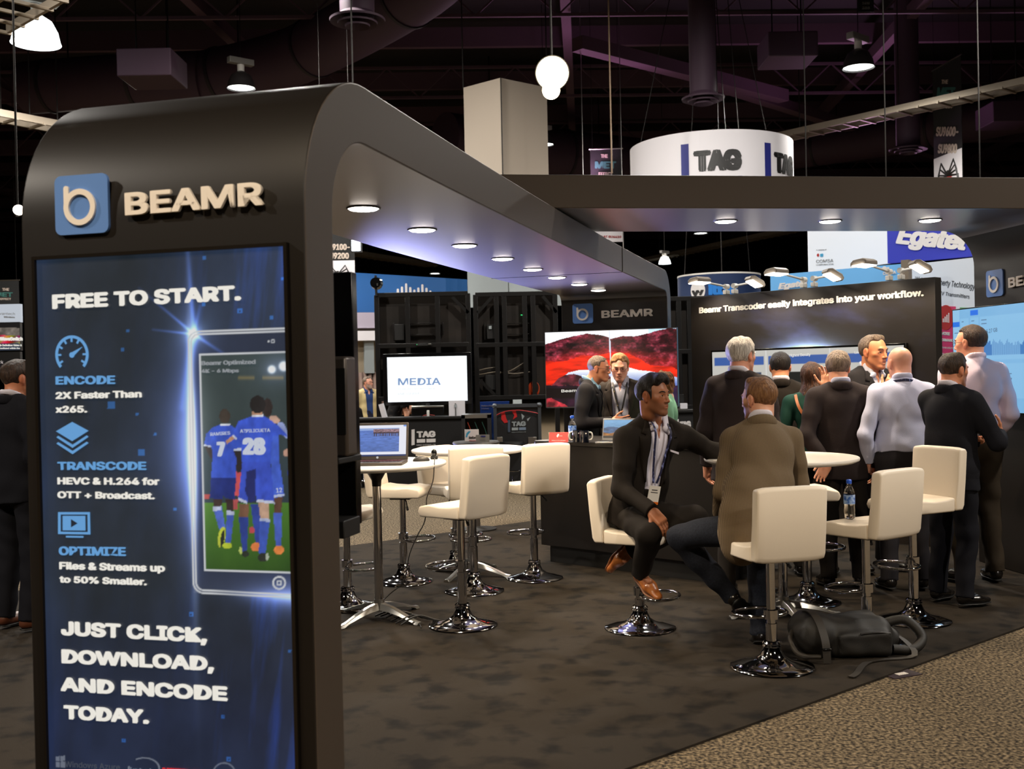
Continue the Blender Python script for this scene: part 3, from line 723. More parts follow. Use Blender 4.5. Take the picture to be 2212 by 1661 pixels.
# ------------------------------------------------------------------ right television with usage dashboard
TVR = Plane(RIGHTP.at(0, 0, .10), RIGHTP.u)
a0, b1 = TVR.xy(2064, 671); a1 = a0+1.45; b0 = b1-.83
TV2 = thing('television', 'large television with a pale blue usage dashboard at the right edge', 'television', TVR.at((a0+a1)/2, b0))
def dash_art(x, y, a, b):
    X, Y = (x-1960)*4.615, (y-560)*4.615
    c = np.full((len(x), 3), 1.)*np.array([128, 190, 236])+8*(fbm(x/60, y/60, 2)[:, None]-.5)
    u = a-a0; v = b1-b
    c = np.where((u < .10)[:, None], np.array([150, 206, 242]), c)
    c = np.where(((u < .10) & (v > .10) & (v < .14))[:, None], np.array([20, 120, 236]), c)
    c = np.where(((u > .255) & (u < .365) & (v > .015) & (v < .055))[:, None], np.array([16, 116, 240]), c)
    for q0, q1, v0, v1 in ((.115, .235, .075, .30), (.255, .375, .075, .30), (.39, 1.0, .075, .42), (.115, 1.0, .45, .72)):
        c = np.where(((u > q0) & (u < q1) & (v > v0) & (v < v1))[:, None], np.array([140, 200, 242]), c)
    bi = np.floor((u-.40)/.012); h = .05+.055*vnoise(bi*.9, bi*0, 5)+.03*vnoise(bi*.23, bi*0, 9)
    bar = (u > .40) & (u < .98) & (((u-.40) % .012) < .008) & (v < .385) & (v > .385-h); c = np.where(bar[:, None], np.array([60, 130, 200]), c)
    for uu, vv, w_ in ((.13, .10, .03), (.27, .10, .04), (.41, .10, .07), (.41, .13, .07), (.41, .20, .08), (.52, .48, .05), (.54, .53, .08), (.54, .57, .08), (.70, .53, .1), (.70, .57, .1), (.02, .19, .06), (.02, .25, .05), (.02, .30, .06), (.02, .36, .05)):
        c = np.where(((u > uu) & (u < uu+w_) & (np.abs(v-vv) < .0035))[:, None], np.array([70, 100, 140]), c)
    return c
picture(TVR, (a0, b0, a1, b1), 240, 140, dash_art, vcol('dashboard_picture', .85), TV2, 'picture', .026)
MB().box(((a0+a1)/2, (b0+b1)/2, 0), (a1-a0+.02, b1-b0+.02, .05), TVR.M).obj('bezel', BLACKGLOSS, TV2, True, bevel=.004)
MB().box(((a0+a1)/2, (b0+b1)/2, -.05), (.4, .4, .1), TVR.M).obj('wall_bracket', DARKMETAL, TV2, True)
text('5.27 GB', TVR, (2138, 720), (2161.5, 716), (2138, 708), emi('dash_ink', rgb(70, 96, 130), .8), TV2, 'reading', 0, .028, .001)
text('9', TVR, (2111, 704.5), (2114, 704), (2111, 699.5), emi('dash_ink', rgb(70, 96, 130), .8), TV2, 'reading', 0, .028, .001)

# ------------------------------------------------------------------ reception counter
KA = gz(1170, 1216); 
kd = np.array([.741, -.672]); kn = np.array([.672, .741])
CT = thing('counter', 'black reception counter between the stools and the red rock television', 'counter', KA)
CP = Plane(KA, (kd[0], kd[1], 0))
MB().box((.92, .0865, -.36), (1.72, .147, .62), CP.M).obj('plinth', BLACKMATT, CT, True)
MB().box((.92, .595, -.36), (1.84, .87, .72), CP.M).obj('body', pbr('counter_laminate', rgb(22, 18, 15), .42, .0), CT, True, bevel=.004)
MB().box((.92, 1.05, -.36), (1.90, .04, .78), CP.M).obj('worktop', pbr('counter_top', rgb(26, 23, 21), .3), CT, True, bevel=.006)
CTOP = 1.07
# ------------------------------------------------------------------ bar stools
CZ = .013      # top of the booth carpet
def make_stool(h):
    t = thing('bar_stool', 'white leatherette bar stool with chrome column and round base', 'bar stool', (0, 0, 0), 0, 'white bar stools')
    MB().lathe([(.001, 0), (.220, 0), (.228, .004), (.224, .010), (.16, .022), (.10, .040), (.065, .066), (.05, .10), (.046, .118)], 48).obj('base', CHROME, t, smooth=60)
    m = MB(); m.lathe([(.047, .112), (.052, .118), (.047, .126), (.052, .134), (.045, .142)], 32, cap=False); m.obj('collar', CHROME, t, smooth=50)
    MB().cyl((0, 0, .11), (0, 0, h-.45), .0315, n=24).obj('lower_column', CHROME, t, smooth=60)
    MB().cyl((0, 0, h-.45), (0, 0, h-.085), .025, n=24).obj('upper_column', CHROME, t, smooth=60)
    fz = h-.42; pts = []
    for k in range(25):
        a = math.radians(-168+k*336/24); pts.append((.135+.12*math.cos(a)*1.0, .155*math.sin(a), fz))
    pts = [(.02, -.03, fz+.02)]+pts+[(.02, .03, fz+.02)]
    fr = MB().tube(pts, .0105, 8); fr.cyl((0, 0, fz-.005), (0, 0, fz+.045), .040, n=20); fr.obj('footrest', CHROME, t, smooth=60)
    lv = MB().tube([(.02, -.02, h-.10), (.06, -.10, h-.11), (.08, -.15, h-.15)], .005, 6); lv.tube([(.08, -.15, h-.15), (.09, -.17, h-.17)], .010, 8); lv.obj('height_lever', BLACKMATT, t)
    MB().box((0, 0, h-.092), (.16, .16, .02)).obj('mounting_plate', DARKMETAL, t)
    # seat: a padded pan whose front edge rolls down; its rear meets the backrest
    def padded(prof, w, name, tp=.0):
        m = MB(); n = len(prof); cols = 9; vs = []
        for j in range(cols):
            y = -w/2+w*j/(cols-1); e = 1-abs(2*j/(cols-1)-1)**6
            cx = sum(p[0] for p in prof)/n; cz = sum(p[1] for p in prof)/n
            for x, z in prof: vs.append((cx+(x-cx)*(.965+.035*e), y, cz+(z-cz)*(.95+.05*e)))
        fs = []
        for j in range(cols-1):
            for i in range(n): fs.append((j*n+i, j*n+(i+1) % n, (j+1)*n+(i+1) % n, (j+1)*n+i))
        fs += [tuple(range(n)), tuple(range(cols*n-1, (cols-1)*n-1, -1))]
        m.add(vs, fs); o = m.obj(name, WHITELEATHER, t, smooth=179)
        b = o.modifiers.new('round', 'BEVEL'); b.width = .012; b.segments = 3; b.limit_method = 'ANGLE'; b.angle_limit = math.radians(50)
        return o
    padded([(.205, h-.045), (.19, h-.012), (.10, h+.004), (0, h-.006), (-.10, h), (-.17, h+.012), (-.17, h-.08), (0, h-.082), (.19, h-.082)], .40, 'seat')
    padded([(-.165, h-.082), (-.168, h), (-.186, h+.12), (-.20, h+.30), (-.208, h+.322), (-.262, h+.322), (-.272, h+.30), (-.258, h+.12), (-.24, h-.05), (-.225, h-.082)], .405, 'backrest')
    return t
_proto = {}
STOOLS = [
    (1000, 1350, .80, 140, 'white bar stool nearest the camera at the laptop table, facing left'),
    (752, 1310, .71, -20, 'white bar stool half hidden by the front kiosk, left of the laptop table pole'),
    (873, 1256, .765, -10, 'white bar stool behind the laptop table pole, facing right'),
    (1025, 1276, .79, 100, 'white bar stool seen square from behind in front of the rear round table'),
    (985, 1225, .71, -45, 'white bar stool tucked behind the square-on stool, facing the camera'),
    (1155, 1248, .77, 117, 'white bar stool beside the black counter, turned to the rear round table'),
    (1383, 1356, .635, -25, 'white bar stool under the seated man in the black suit'),
    (1668, 1440, .69, 104, 'white bar stool under the seated man in the grey pinstripe jacket'),
    (1874, 1385, .72, 124, 'white bar stool holding a water bottle on its seat'),
    (1975, 1340, .787, 203, 'white bar stool with its padded front turned to the camera, rightmost'),
    (1745, 1300, .805, -5, 'white bar stool mostly hidden behind the pinstripe jacket man and his stool'),
]
STOOL = []
for px, py, h, rz, lb in STOOLS:
    t = make_stool(h); t.location = Vector(gz(px, py, CZ)); t.rotation_euler = (0, 0, math.radians(rz)); t['label'] = lb; STOOL.append(t)

# ------------------------------------------------------------------ round tables
def make_table(px, py, r, z, feet, label):
    P = gz(px, py, CZ); t = thing('bar_table', label, 'table', P, 0, 'white round bar tables')
    MB().lathe([(.001, z-.034-CZ), (r-.03, z-.034-CZ), (r-.004, z-.022-CZ), (r, z-.012-CZ), (r-.002, z-.004-CZ), (r-.008, z-CZ), (.001, z-CZ)], 72, cap=False).obj('tabletop', WHITELAM, t, smooth=50)
    MB().cyl((0, 0, .085), (0, 0, z-.06), .030, n=24).obj('column', CHROME, t, smooth=60)
    MB().lathe([(.031, z-.16-CZ), (.034, z-.12-CZ), (.06, z-.075-CZ), (.10, z-.05-CZ), (.13, z-.035-CZ)], 28, cap=False).obj('top_bracket', DARKMETAL, t, smooth=60)
    MB().cyl((0, 0, .055), (0, 0, .13), .042, .034, n=24).obj('hub', ALU, t, smooth=60)
    for a in feet:
        a = math.radians(a); d = np.array([math.cos(a), math.sin(a)]); n = np.array([-d[1], d[0]])
        m = MB(); prof = [(.03, .108, .060), (.12, .092, .055), (.22, .062, .038), (.31, .030, .016), (.345, .022, .0), (.372, .020, .0)]
        vs = []
        for q, zt, zb in prof:
            w = .034-.030*q*.6
            for s in (-1, 1):
                vs += [(*(d*q+n*s*w*.55), zt), (*(d*q+n*s*w), zb)]
        fs = []
        for k in range(len(prof)-1):
            A, B = 4*k, 4*k+4; fs += [(A, B, B+2, A+2), (A+1, A+3, B+3, B+1), (A, A+1, B+1, B), (A+2, B+2, B+3, A+3)]
        e = 4*(len(prof)-1); fs += [(0, 2, 3, 1), (e, e+1, e+3, e+2)]
        m.add(vs, fs); m.obj('foot', ALU, t, smooth=40, bevel=.003)
    return t
TABL = make_table(820, 1335, .477, 1.07, (-38, 52, 142, 232), 'white round bar table carrying the open laptop beside the kiosk')
TABB = make_table(1018, 1240, .47, 1.05, (-30, 60, 150, 240), 'white round bar table at the rear between the white stools and the counter')
TABR = make_table(1693, 1330, .50, 1.065, (-2, -82, 98, 188), 'white round bar table beside the two seated men')

# ------------------------------------------------------------------ laptops, mice and small things
def screen_slab(pl, a0, b0, a1, b1, th, parent, mat, name='lid'):
    return MB().box(((a0+a1)/2, (b0+b1)/2, -th/2), (a1-a0, b1-b0, th), pl.M).obj(name, mat, parent, True, bevel=.004)
def laptop(P, ang, w, d, tilt, label, body, art, artname, keycol, z):
    u = np.array([math.cos(ang), math.sin(ang), 0]); n = np.array([u[1], -u[0], 0])     # n points to the user
    t = thing('laptop', label, 'laptop', (P[0], P[1], z))
    M = frame((P[0], P[1], z), u, -n)
    MB().box((0, d/2*-1+.0, .011), (w, d, .02), M).obj('base', body, t, True, bevel=.006)
    kb = MB()
    for r in range(5):
        for c_ in range(14): kb.box((-w*.40+c_*w*.8/13, -.05-r*.024, .0225), (w*.052, .019, .004), M)
    kb.obj('keyboard', keycol, t, True, smooth=0)
    MB().box((0, -d*.80, .0215), (w*.26, d*.26, .001), M).obj('touchpad', BLACKMATT, t, True)
    v = np.array([0, 0, 1.])*math.cos(tilt)-n*math.sin(tilt)
    S = Plane(np.array([P[0], P[1], z+.02]), u, v); hh = w*.62
    screen_slab(S, -w/2, 0, w/2, hh, .012, t, body)
    picture(S, (-w*.465, hh*.10, w*.465, hh*.93), 110, 70, art, vcol(artname, .9), t, 'screen', .001)
    return t, S
def pier_art(x, y, a, b):
    A0, A1, B0, B1 = a.min(), a.max(), b.min(), b.max(); u = (a-A0)/(A1-A0); v = 1-(b-B0)/(B1-B0)
    n = fbm(u*14, v*60, 3); c = np.full((len(x), 3), 1.)*np.array([236, 238, 250])
    im = (u > .06) & (u < .88) & (v > .10) & (v < .86)
    sea = np.array([96, 128, 204])*(.78+.4*n[:, None])*(1-.22*np.clip(v-.5, 0, 1)[:, None])
    sky = np.array([150, 176, 226])
    p = np.where((v < .16)[:, None], sky, sea)
    pier = (u > .42) & (v > .12) & (v < .36)
    st = ((np.sin(u*190) > .1) & (v > .25)) | ((v > .22) & (v < .27))
    p = np.where((pier & st)[:, None], np.array([70, 56, 70]), p); p = np.where((pier & (v < .22))[:, None], np.array([150, 120, 130])*(.6+.7*vnoise(u*60, v*50, 3)[:, None]), p)
    c = np.where(im[:, None], p, c); c = np.where(((v > .955))[:, None], np.array([40, 60, 110]), c); c = np.where(((v < .05) & (u > .95))[:, None], np.array([110, 150, 225]), c)
    return c
Lp = np.array(at(815, 988, 7.18)); 
LT, LS = laptop(Lp, math.radians(-3), .415, .26, math.radians(16), 'open dark laptop on the white table showing a pier over the sea', pbr('laptop_grey', rgb(72, 66, 62), .4, .3), pier_art, 'pier_picture', pbr('red_keys', rgb(60, 12, 14), .5), 1.07)
flat(LS, [circ(0, .016, .008, 16)], emi('maker_mark', rgb(235, 235, 235), .6), LT, 'maker_mark', .002, .001)
MB().box((0, .262, .001), (.04, .007, .002), LS.M).obj('webcam', BLACKGLOSS, LT, True)
def mesa_art(x, y, a, b):
    A0, A1, B0, B1 = a.min(), a.max(), b.min(), b.max(); u = (a-A0)/(A1-A0); v = 1-(b-B0)/(B1-B0); n = fbm(u*8, v*14, 2)
    c = np.array([118, 176, 224])*(1-.25*v[:, None])+20*(n[:, None]-.5)
    hill = .52-.14*np.exp(-((u-.2)/.3)**2)+.1*(n-.5); c = np.where((v > hill)[:, None], np.array([60, 96, 140])*(.6+.8*n[:, None]), c)
    c = np.where((v > .68+.06*np.sin(u*9))[:, None], np.array([170, 110, 50])*(.5+.8*n[:, None]), c); c = np.where((v > .86)[:, None], np.array([50, 44, 40]), c)
    return c
Pc = CP.at(1.02, CTOP, -.42)
laptop(np.array(at(1338, 946, 8.72)), math.radians(-20), .30, .21, math.radians(18), 'thin silver laptop open on the black counter with a desert screen', pbr('laptop_silver', rgb(120, 118, 116), .35, .6), mesa_art, 'mesa_picture', BLACKMATT, CTOP)
# mouse
q = gz(910, 996, 1.07); t = thing('mouse', 'black computer mouse beside the laptop on the white table', 'mouse', q)
MB().sphere((0, 0, .004), (.058, .033, .030), 20, 12, Matrix.Rotation(.2, 4, 'Z')).obj('shell', pbr('soft_black', rgb(34, 31, 28), .45), t, smooth=179)
MB().cyl((-.03, -.005, .026), (-.03, .005, .026), .010, n=12).obj('wheel', BLACKMATT, t)
# small upright camera with its cable hanging to the floor
q = gz(938, 992, 1.07); t = thing('webcam', 'small black clip-on camera standing at the table edge', 'camera', q)
MB().box((0, 0, .012), (.05, .03, .024)).obj('clip', BLACKMATT, t, bevel=.005)
MB().sphere((.0, -.005, .045), (.020, .018, .026), 16, 10).obj('camera_head', BLACKGLOSS, t, smooth=179)
E_ = [at(939, 990, 7.02), at(938, 1003, 6.98), at(935, 1040, 6.99), at(922, 1075, 7.02), at(921, 1100, 7.03), at(916, 1130, 7.05), at(900, 1160, 7.1), at(884, 1200, 7.15), at(877, 1240, 7.2), at(868, 1262, 7.24), at(840, 1285, 7.3), gz(826, 1306, .02), gz(850, 1330, .02), gz(900, 1345, .02), gz(910, 1356, .02)]
def smooth_path(P, n=6):
    P = [np.array(p, float) for p in P]; out = []
    for i in range(len(P)-1):
        a, b, c, d = P[max(i-1, 0)], P[i], P[i+1], P[min(i+2, len(P)-1)]
        for k in range(n):
            s = k/n; out.append(.5*((2*b)+(c-a)*s+(2*a-5*b+4*c-d)*s*s+(3*b-a-3*c+d)*s**3))
    return out+[P[-1]]
cb = MB().tube(smooth_path(E_), .0035, 6).obj('cable', BLACKMATT, smooth=60); tag(cb, 'thin black cable hanging from the laptop table to the carpet', 'cable')
# bundle of dark cables lying behind the table foot
for k in range(6):
    a = random.uniform(-.4, .4); base = gz(860+12*k, 1330+3*k, .022)
    P_ = [base+np.array([-.16, .05*math.sin(a+k), 0]), base+np.array([-.05, .03*math.cos(k*2.), .03+.012*(k % 3)]), base+np.array([.06, -.02+.02*(k % 2), .02]), base+np.array([.13, -.05+.025*k*.5, 0])]
    o = MB().tube(smooth_path(P_), .006, 6).obj('loose_cable', BLACKMATT, smooth=60)
    tag(o, 'dark cable lying in the bundle on the carpet behind the laptop table foot', 'cable', 'cables bundled on the carpet')
# small black shelf edge at the kiosk and the computers standing by its rear face
def bottle(P, label, h=.21, lab=True, water=.6):
    t = thing('water_bottle', label, 'bottle', P); r = .033
    prof = [(.001, .004), (r*.8, 0), (r, .008), (r*.97, .03), (r, .04), (r*.94, .07), (r, .085), (r, .135), (r*.9, .155), (r*.55, .178), (.0135, .186), (.0135, h-.012)]
    glass = pbr('clear_plastic', (1, 1, 1, 1), .05, trans=1.); 
    MB().lathe([(a, b*h/.21) for a, b in prof], 28).obj('body', glass, t, smooth=60)
    MB().lathe([(.016, h-.016), (.016, h+.004), (.013, h+.008), (.001, h+.008)], 20).obj('cap', pbr('blue_cap', rgb(28, 84, 200), .4), t)
    if lab: MB().lathe([(r*1.02, .082*h/.21), (r*1.03, .086*h/.21), (r*1.03, .130*h/.21), (r*1.02, .134*h/.21)], 28, cap=False).obj('label', pbr('bottle_label', rgb(30, 92, 190), .4, noise=(40, rgb(170, 200, 240))), t)
    return t
s9 = STOOL[8].location; bp = at(1835, 1106, s9[1]+.06); bottle((bp[0], bp[1], .72+CZ+.006), 'clear water bottle with blue cap standing on a white stool seat', .225)
bp = at(1237, 950, 9.05); bottle((bp[0], bp[1], CTOP), 'clear water bottle with blue cap on the black counter by the mugs')
MUG = pbr('mug_navy', rgb(14, 20, 34), .15, coat=.5)
for k, (px, Y, lb) in enumerate([(1247, 8.93, 'navy mug on the counter beside the water bottle, its handle hidden'), (1262, 8.86, 'navy mug on the counter with a white loop handle turned right')]):
    p = at(px, 951, Y); t = thing('mug', lb, 'mug', (p[0], p[1], CTOP), 0, 'mugs on the counter')
    MB().lathe([(.001, 0), (.038, 0), (.0405, .004), (.0405, .098), (.037, .098), (.036, .01), (.001, .008)], 28, cap=False).obj('cup', MUG, t, smooth=40)
    sgn = 1 if k else -1
    pts_ = [(sgn*.039, 0 if k else .02, .082), (sgn*.060, 0, .080), (sgn*.070, 0, .05), (sgn*.058, 0, .022), (sgn*.039, 0, .020)]
    MB().tube(smooth_path(pts_, 5), .0065, 8).obj('handle', WHITEPLAST, t, smooth=60)
    MB().box((.012, -.0408, .076), (.012, .002, .010)).obj('emblem', LETTER, t)
# red tent card
tp = at(1206, 952, 8.98); t = thing('tent_card', 'red folded tent card with a white emblem on the counter corner', 'sign', (tp[0], tp[1], CTOP))
RC = Plane((tp[0], tp[1]-.03, CTOP), (.97, -.22, 0), (0, .42, .9))
MB().box((0, .045, -.001), (.165, .09, .002), RC.M).obj('front_panel', pbr('red_card', rgb(200, 30, 22), .5), t, True)
RB = Plane((tp[0]+.006, tp[1]+.05, CTOP), (.97, -.22, 0), (0, -.42, .9)); MB().box((0, .045, .001), (.165, .09, .002), RB.M).obj('back_panel', pbr('cream_card', rgb(230, 215, 190), .5), t, True)
text('Member of Ultra HD Forum', RC, (-.058, .012), (.058, .012), (-.058, .022), LETTER, t, 'lettering', 0, .002, .0005, sub=0)
flat(RC, [[(-.02, .055), (-.008, .078), (.002, .07), (-.004, .055), (-.010, .042)]], LETTER, t, 'emblem', .001, .001)
text('ultra', RC, (0, .052), (.03, .052), (0, .062), LETTER, t, 'lettering', .02, .002, .0005, sub=0)

# small name card on the aisle carpet
P = gz(1944, 1455, .003); t = thing('floor_card', 'small dark printed card lying on the grey aisle carpet', 'card', P, math.radians(24))
MB().box((0, 0, .0), (.19, .13, .004)).obj('card', pbr('plum_card', rgb(46, 32, 38), .5), t)
m = MB()
for k in range(5): m.box((-.028+k*.014, -.012, .003), (.009, .034, .002))
m.box((-.01, .03, .003), (.05, .008, .002)); m.obj('print', LETTER, t)

# display computer and black slab monitor on the inner face of the front kiosk
Pk, dk, nk = TR1(.22)
def kpos(s, l, z): 
    P, d, n = TR1(s); return np.array([P[0]+n[0]*l, P[1]+n[1]*l, z])
KIN = Plane(kpos(.22, .6, 0), (-nk[0], -nk[1], 0), (0, 0, 1))
def edge_slab(x0, x1, y0, y1, Y):
    a = at(x0, y0, Y); b = at(x1, y0, Y); c_ = at(x1, y1, Y); return a, b, c_
mt = thing('television', 'black television seen edge-on behind the front kiosk', 'television', kpos(.25, .3, 1.5))
A = kpos(.34, -.02, 0); 
e1 = at(760, 590, 4.35); e2 = at(764, 985, 4.35)
q0 = kpos(.55, .55, 0)
# slab standing parallel to the kiosk face, right edge showing past it
s_hi, s_lo = at(727, 588, 4.3)[2], at(727, 768, 4.3)[2]
xr = at(761, 600, 4.3)[0]; dd = np.array([-nk[0], -nk[1], 0.])
SL = Plane((xr-dd[0]*1.0, 4.3-dd[1]*1.0, 0), dd)
MB().box((.5, (s_hi+1.05)/2, -.02), (1.0, s_hi-1.05, .05), SL.M).obj('panel', BLACKGLOSS, mt, True, bevel=.004)
MB().box((.5, 1.5, .12), (.24, .24, .3), SL.M).obj('wall_arm', DARKMETAL, mt, True)
cp = thing('computer', 'silver computer tower edge with a dark inset under the edge-on television', 'computer', at(745, 985, 4.2))
zt, zb = at(740, 770, 4.2)[2], at(740, 985, 4.2)[2]; xr2 = at(758.5, 800, 4.2)[0]
CS = Plane((xr2-dd[0]*.5, 4.2-dd[1]*.5, 0), dd)
MB().box((.25, (zt+zb)/2, 0), (.5, zt-zb, .10), CS.M).obj('case', pbr('case_silver', rgb(96, 88, 82), .35, .5), cp, True, bevel=.012)
MB().box((.42, (zt+zb)/2+.02, .051), (.15, (zt-zb)*.66, .004), CS.M).obj('front_inset', BLACKMATT, cp, True)
MB().cyl(CS.at(.44, zb+.045, .05), CS.at(.44, zb+.045, .056), .010).obj('power_button', BLACKMATT, cp, True)
# shelf that carries the computer, fixed to the kiosk
sh = thing('shelf', 'small dark shelf on the rear of the front kiosk', 'shelf', CS.at(.3, zb-.03, 0)); 
MB().box((.24, zb-.013, .0), (.5, .024, .22), CS.M).obj('board', BLACKMATT, sh, True, bevel=.004)
z2 = at(750, 1120, 4.2)[2]; z3 = at(750, 1158, 4.2)[2]
MB().box((.24, (z2+z3)/2, .0), (.5, z2-z3, .16), CS.M).obj('lower_board', BLACKMATT, sh, True, bevel=.004)
MB().box((.12, (zb-.03+z3)/2, -.02), (.05, zb-.03-z3, .05), CS.M).obj('bracket', DARKMETAL, sh, True)
# ------------------------------------------------------------------ smooth solids: blended distance fields turned into one closed mesh
def V(*a): return np.array(a if len(a) > 1 else a[0], float)
def unit(a): a = np.asarray(a, float); return a/(np.linalg.norm(a)+1e-12)
class Solid:
    def __init__(s, lo, hi, h):
        s.lo = np.asarray(lo, float)-3*h; s.h = h; s.n = np.ceil((np.asarray(hi, float)+3*h-s.lo)/h).astype(int)+1
        s.F = np.full(s.n, 9., np.float32)
    def sub(s, lo, hi):
        i0 = np.maximum(np.floor((np.asarray(lo)-s.lo)/s.h).astype(int), 0); i1 = np.minimum(np.ceil((np.asarray(hi)-s.lo)/s.h).astype(int)+1, s.n)
        if (i1 <= i0).any(): return None, None
        sl = tuple(slice(a, b) for a, b in zip(i0, i1))
        ax = [(s.lo[k]+s.h*np.arange(i0[k], i1[k])).astype(np.float32) for k in range(3)]
        return sl, (ax[0][:, None, None], ax[1][None, :, None], ax[2][None, None, :])
    def mix(s, sl, d, k, cut=False):
        A = s.F[sl]
        if cut: A, d = -A, d
        if k > 0:
            hh = np.clip(.5+.5*(d-A)/k, 0, 1) if not cut else np.clip(.5+.5*(d-A)/k, 0, 1)
            r = d*(1-hh)+A*hh-k*hh*(1-hh)
        else: r = np.minimum(A, d)
        s.F[sl] = -r if cut else r
    def cone(s, a, b, ra, rb=None, k=.02, flat=None, cap=False, cut=False):
        a, b = V(a), V(b); rb = ra if rb is None else rb; m = max(ra, rb)+k+2*s.h
        if flat is not None: m *= max(1, flat[1])
        sl, P = s.sub(np.minimum(a, b)-m, np.maximum(a, b)+m)
        if sl is None: return s
        ab = b-a; L2 = ab@ab+1e-9
        t = np.clip(((P[0]-a[0])*ab[0]+(P[1]-a[1])*ab[1]+(P[2]-a[2])*ab[2])/L2, 0, 1)
        q = [P[i]-a[i]-t*ab[i] for i in range(3)]; r = ra+(rb-ra)*t
        if flat is not None:
            n, f = unit(flat[0]), flat[1]; w = (q[0]*n[0]+q[1]*n[1]+q[2]*n[2])*(1/f-1); q = [q[i]+w*n[i] for i in range(3)]
        d = np.sqrt(q[0]**2+q[1]**2+q[2]**2)-r
        if flat is not None: d = d*min(1, flat[1])
        if cap:
            u = unit(ab); d = np.maximum(d, (P[0]-b[0])*u[0]+(P[1]-b[1])*u[1]+(P[2]-b[2])*u[2])
        s.mix(sl, d.astype(np.float32), k, cut); return s
    def ell(s, c, r, M=None, k=.02, cut=False):
        c, r = V(c), V(r); M = np.eye(3) if M is None else M; m = (np.abs(M)@r)+k+2*s.h
        sl, P = s.sub(c-m, c+m)
        if sl is None: return s
        q = [P[i]-c[i] for i in range(3)]; l = [(q[0]*M[0, j]+q[1]*M[1, j]+q[2]*M[2, j])/r[j] for j in range(3)]
        k0 = np.sqrt(l[0]**2+l[1]**2+l[2]**2); k1 = np.sqrt((l[0]/r[0])**2+(l[1]/r[1])**2+(l[2]/r[2])**2)+1e-6
        s.mix(sl, (k0*(k0-1)/k1).astype(np.float32), k, cut); return s
    def box(s, c, hf, M=None, rad=.005, k=.01, cut=False):
        c, hf = V(c), V(hf); M = np.eye(3) if M is None else M; m = (np.abs(M)@hf)+k+2*s.h
        sl, P = s.sub(c-m, c+m)
        if sl is None: return s
        q = [P[i]-c[i] for i in range(3)]; l = [np.abs(q[0]*M[0, j]+q[1]*M[1, j]+q[2]*M[2, j])-(hf[j]-rad) for j in range(3)]
        d = np.sqrt(sum(np.maximum(x, 0)**2 for x in l))+np.minimum(np.maximum(np.maximum(l[0], l[1]), l[2]), 0)-rad
        s.mix(sl, d.astype(np.float32), k, cut); return s
    def grid(s):
        return [(s.lo[k]+s.h*np.arange(s.n[k])).astype(np.float32).reshape([-1 if j == k else 1 for j in range(3)]) for k in range(3)]
    def front(s, p, d, reach=.30):
        """last point outwards along d from p that is still inside the solid"""
        ts = np.arange(0, reach, s.h*.35); Q = p+ts[:, None]*d; g = (Q-s.lo)/s.h; i = np.clip(np.floor(g).astype(int), 0, s.n-2); w = np.clip(g-i, 0, 1); v = 0
        for a in (0, 1):
            for b in (0, 1):
                for c in (0, 1): v = v+s.F[i[:, 0]+a, i[:, 1]+b, i[:, 2]+c]*(w[:, 0] if a else 1-w[:, 0])*(w[:, 1] if b else 1-w[:, 1])*(w[:, 2] if c else 1-w[:, 2])
        ins = np.nonzero(v < 0)[0]; return Q[ins[-1]] if len(ins) else p
    def half(s, p, n, k=0.):
        """cut away everything on the n side of the plane through p"""
        P = s.grid(); n = unit(n); d = (P[0]-p[0])*n[0]+(P[1]-p[1])*n[1]+(P[2]-p[2])*n[2]
        s.F = np.maximum(s.F, d.astype(np.float32)); return s
    def ripple(s, amp, freq, seed=0, stretch=(1, 1, 1), n=7):
        g = np.random.default_rng(seed); P = s.grid(); m = np.abs(s.F) < .03
        ix = np.nonzero(m); X = [P[k].ravel()[ix[k]] for k in range(3)]; v = 0
        for _ in range(n):
            d = unit(g.normal(size=3)*np.array(stretch)); f = freq*g.uniform(.5, 1.6); w = g.uniform(0, 6.28)
            v = v+np.sin(f*(X[0]*d[0]+X[1]*d[1]+X[2]*d[2])+w+1.3*np.sin(f*.37*(X[1]*d[0]-X[2]*d[1]+X[0]*d[2])+w*2))
        s.F[ix] += (v*amp/math.sqrt(n)).astype(np.float32); return s
    def mesh(s, name, mat, parent=None, tint=None, world=True):
        F = s.F; I = (F < 0)
        c = np.zeros(np.array(F.shape)-1, np.uint8)
        for i in (0, 1):
            for j in (0, 1):
                for k in (0, 1): c += I[i:F.shape[0]-1+i, j:F.shape[1]-1+j, k:F.shape[2]-1+k]
        act = np.argwhere((c > 0) & (c < 8))
        if not len(act): act = np.zeros((0, 3), int)
        val = {}
        for i in (0, 1):
            for j in (0, 1):
                for k in (0, 1): val[i, j, k] = F[act[:, 0]+i, act[:, 1]+j, act[:, 2]+k]
        acc = np.zeros((len(act), 3)); cnt = np.zeros(len(act))
        cs = list(val)
        for a in cs:
            for ax in range(3):
                if a[ax]: continue
                b = tuple(1 if q == ax else a[q] for q in range(3)); fa, fb = val[a], val[b]; m = (fa < 0) != (fb < 0)
                t = np.where(m, fa/np.where(m, fa-fb, 1), 0); p = np.zeros((len(act), 3)); p += a; p[:, ax] = t
                acc += np.where(m[:, None], p, 0); cnt += m
        vert = s.lo+s.h*(act+acc/np.maximum(cnt, 1)[:, None])
        idx = np.full(c.shape, -1, np.int32); idx[tuple(act.T)] = np.arange(len(act))
        Q = []
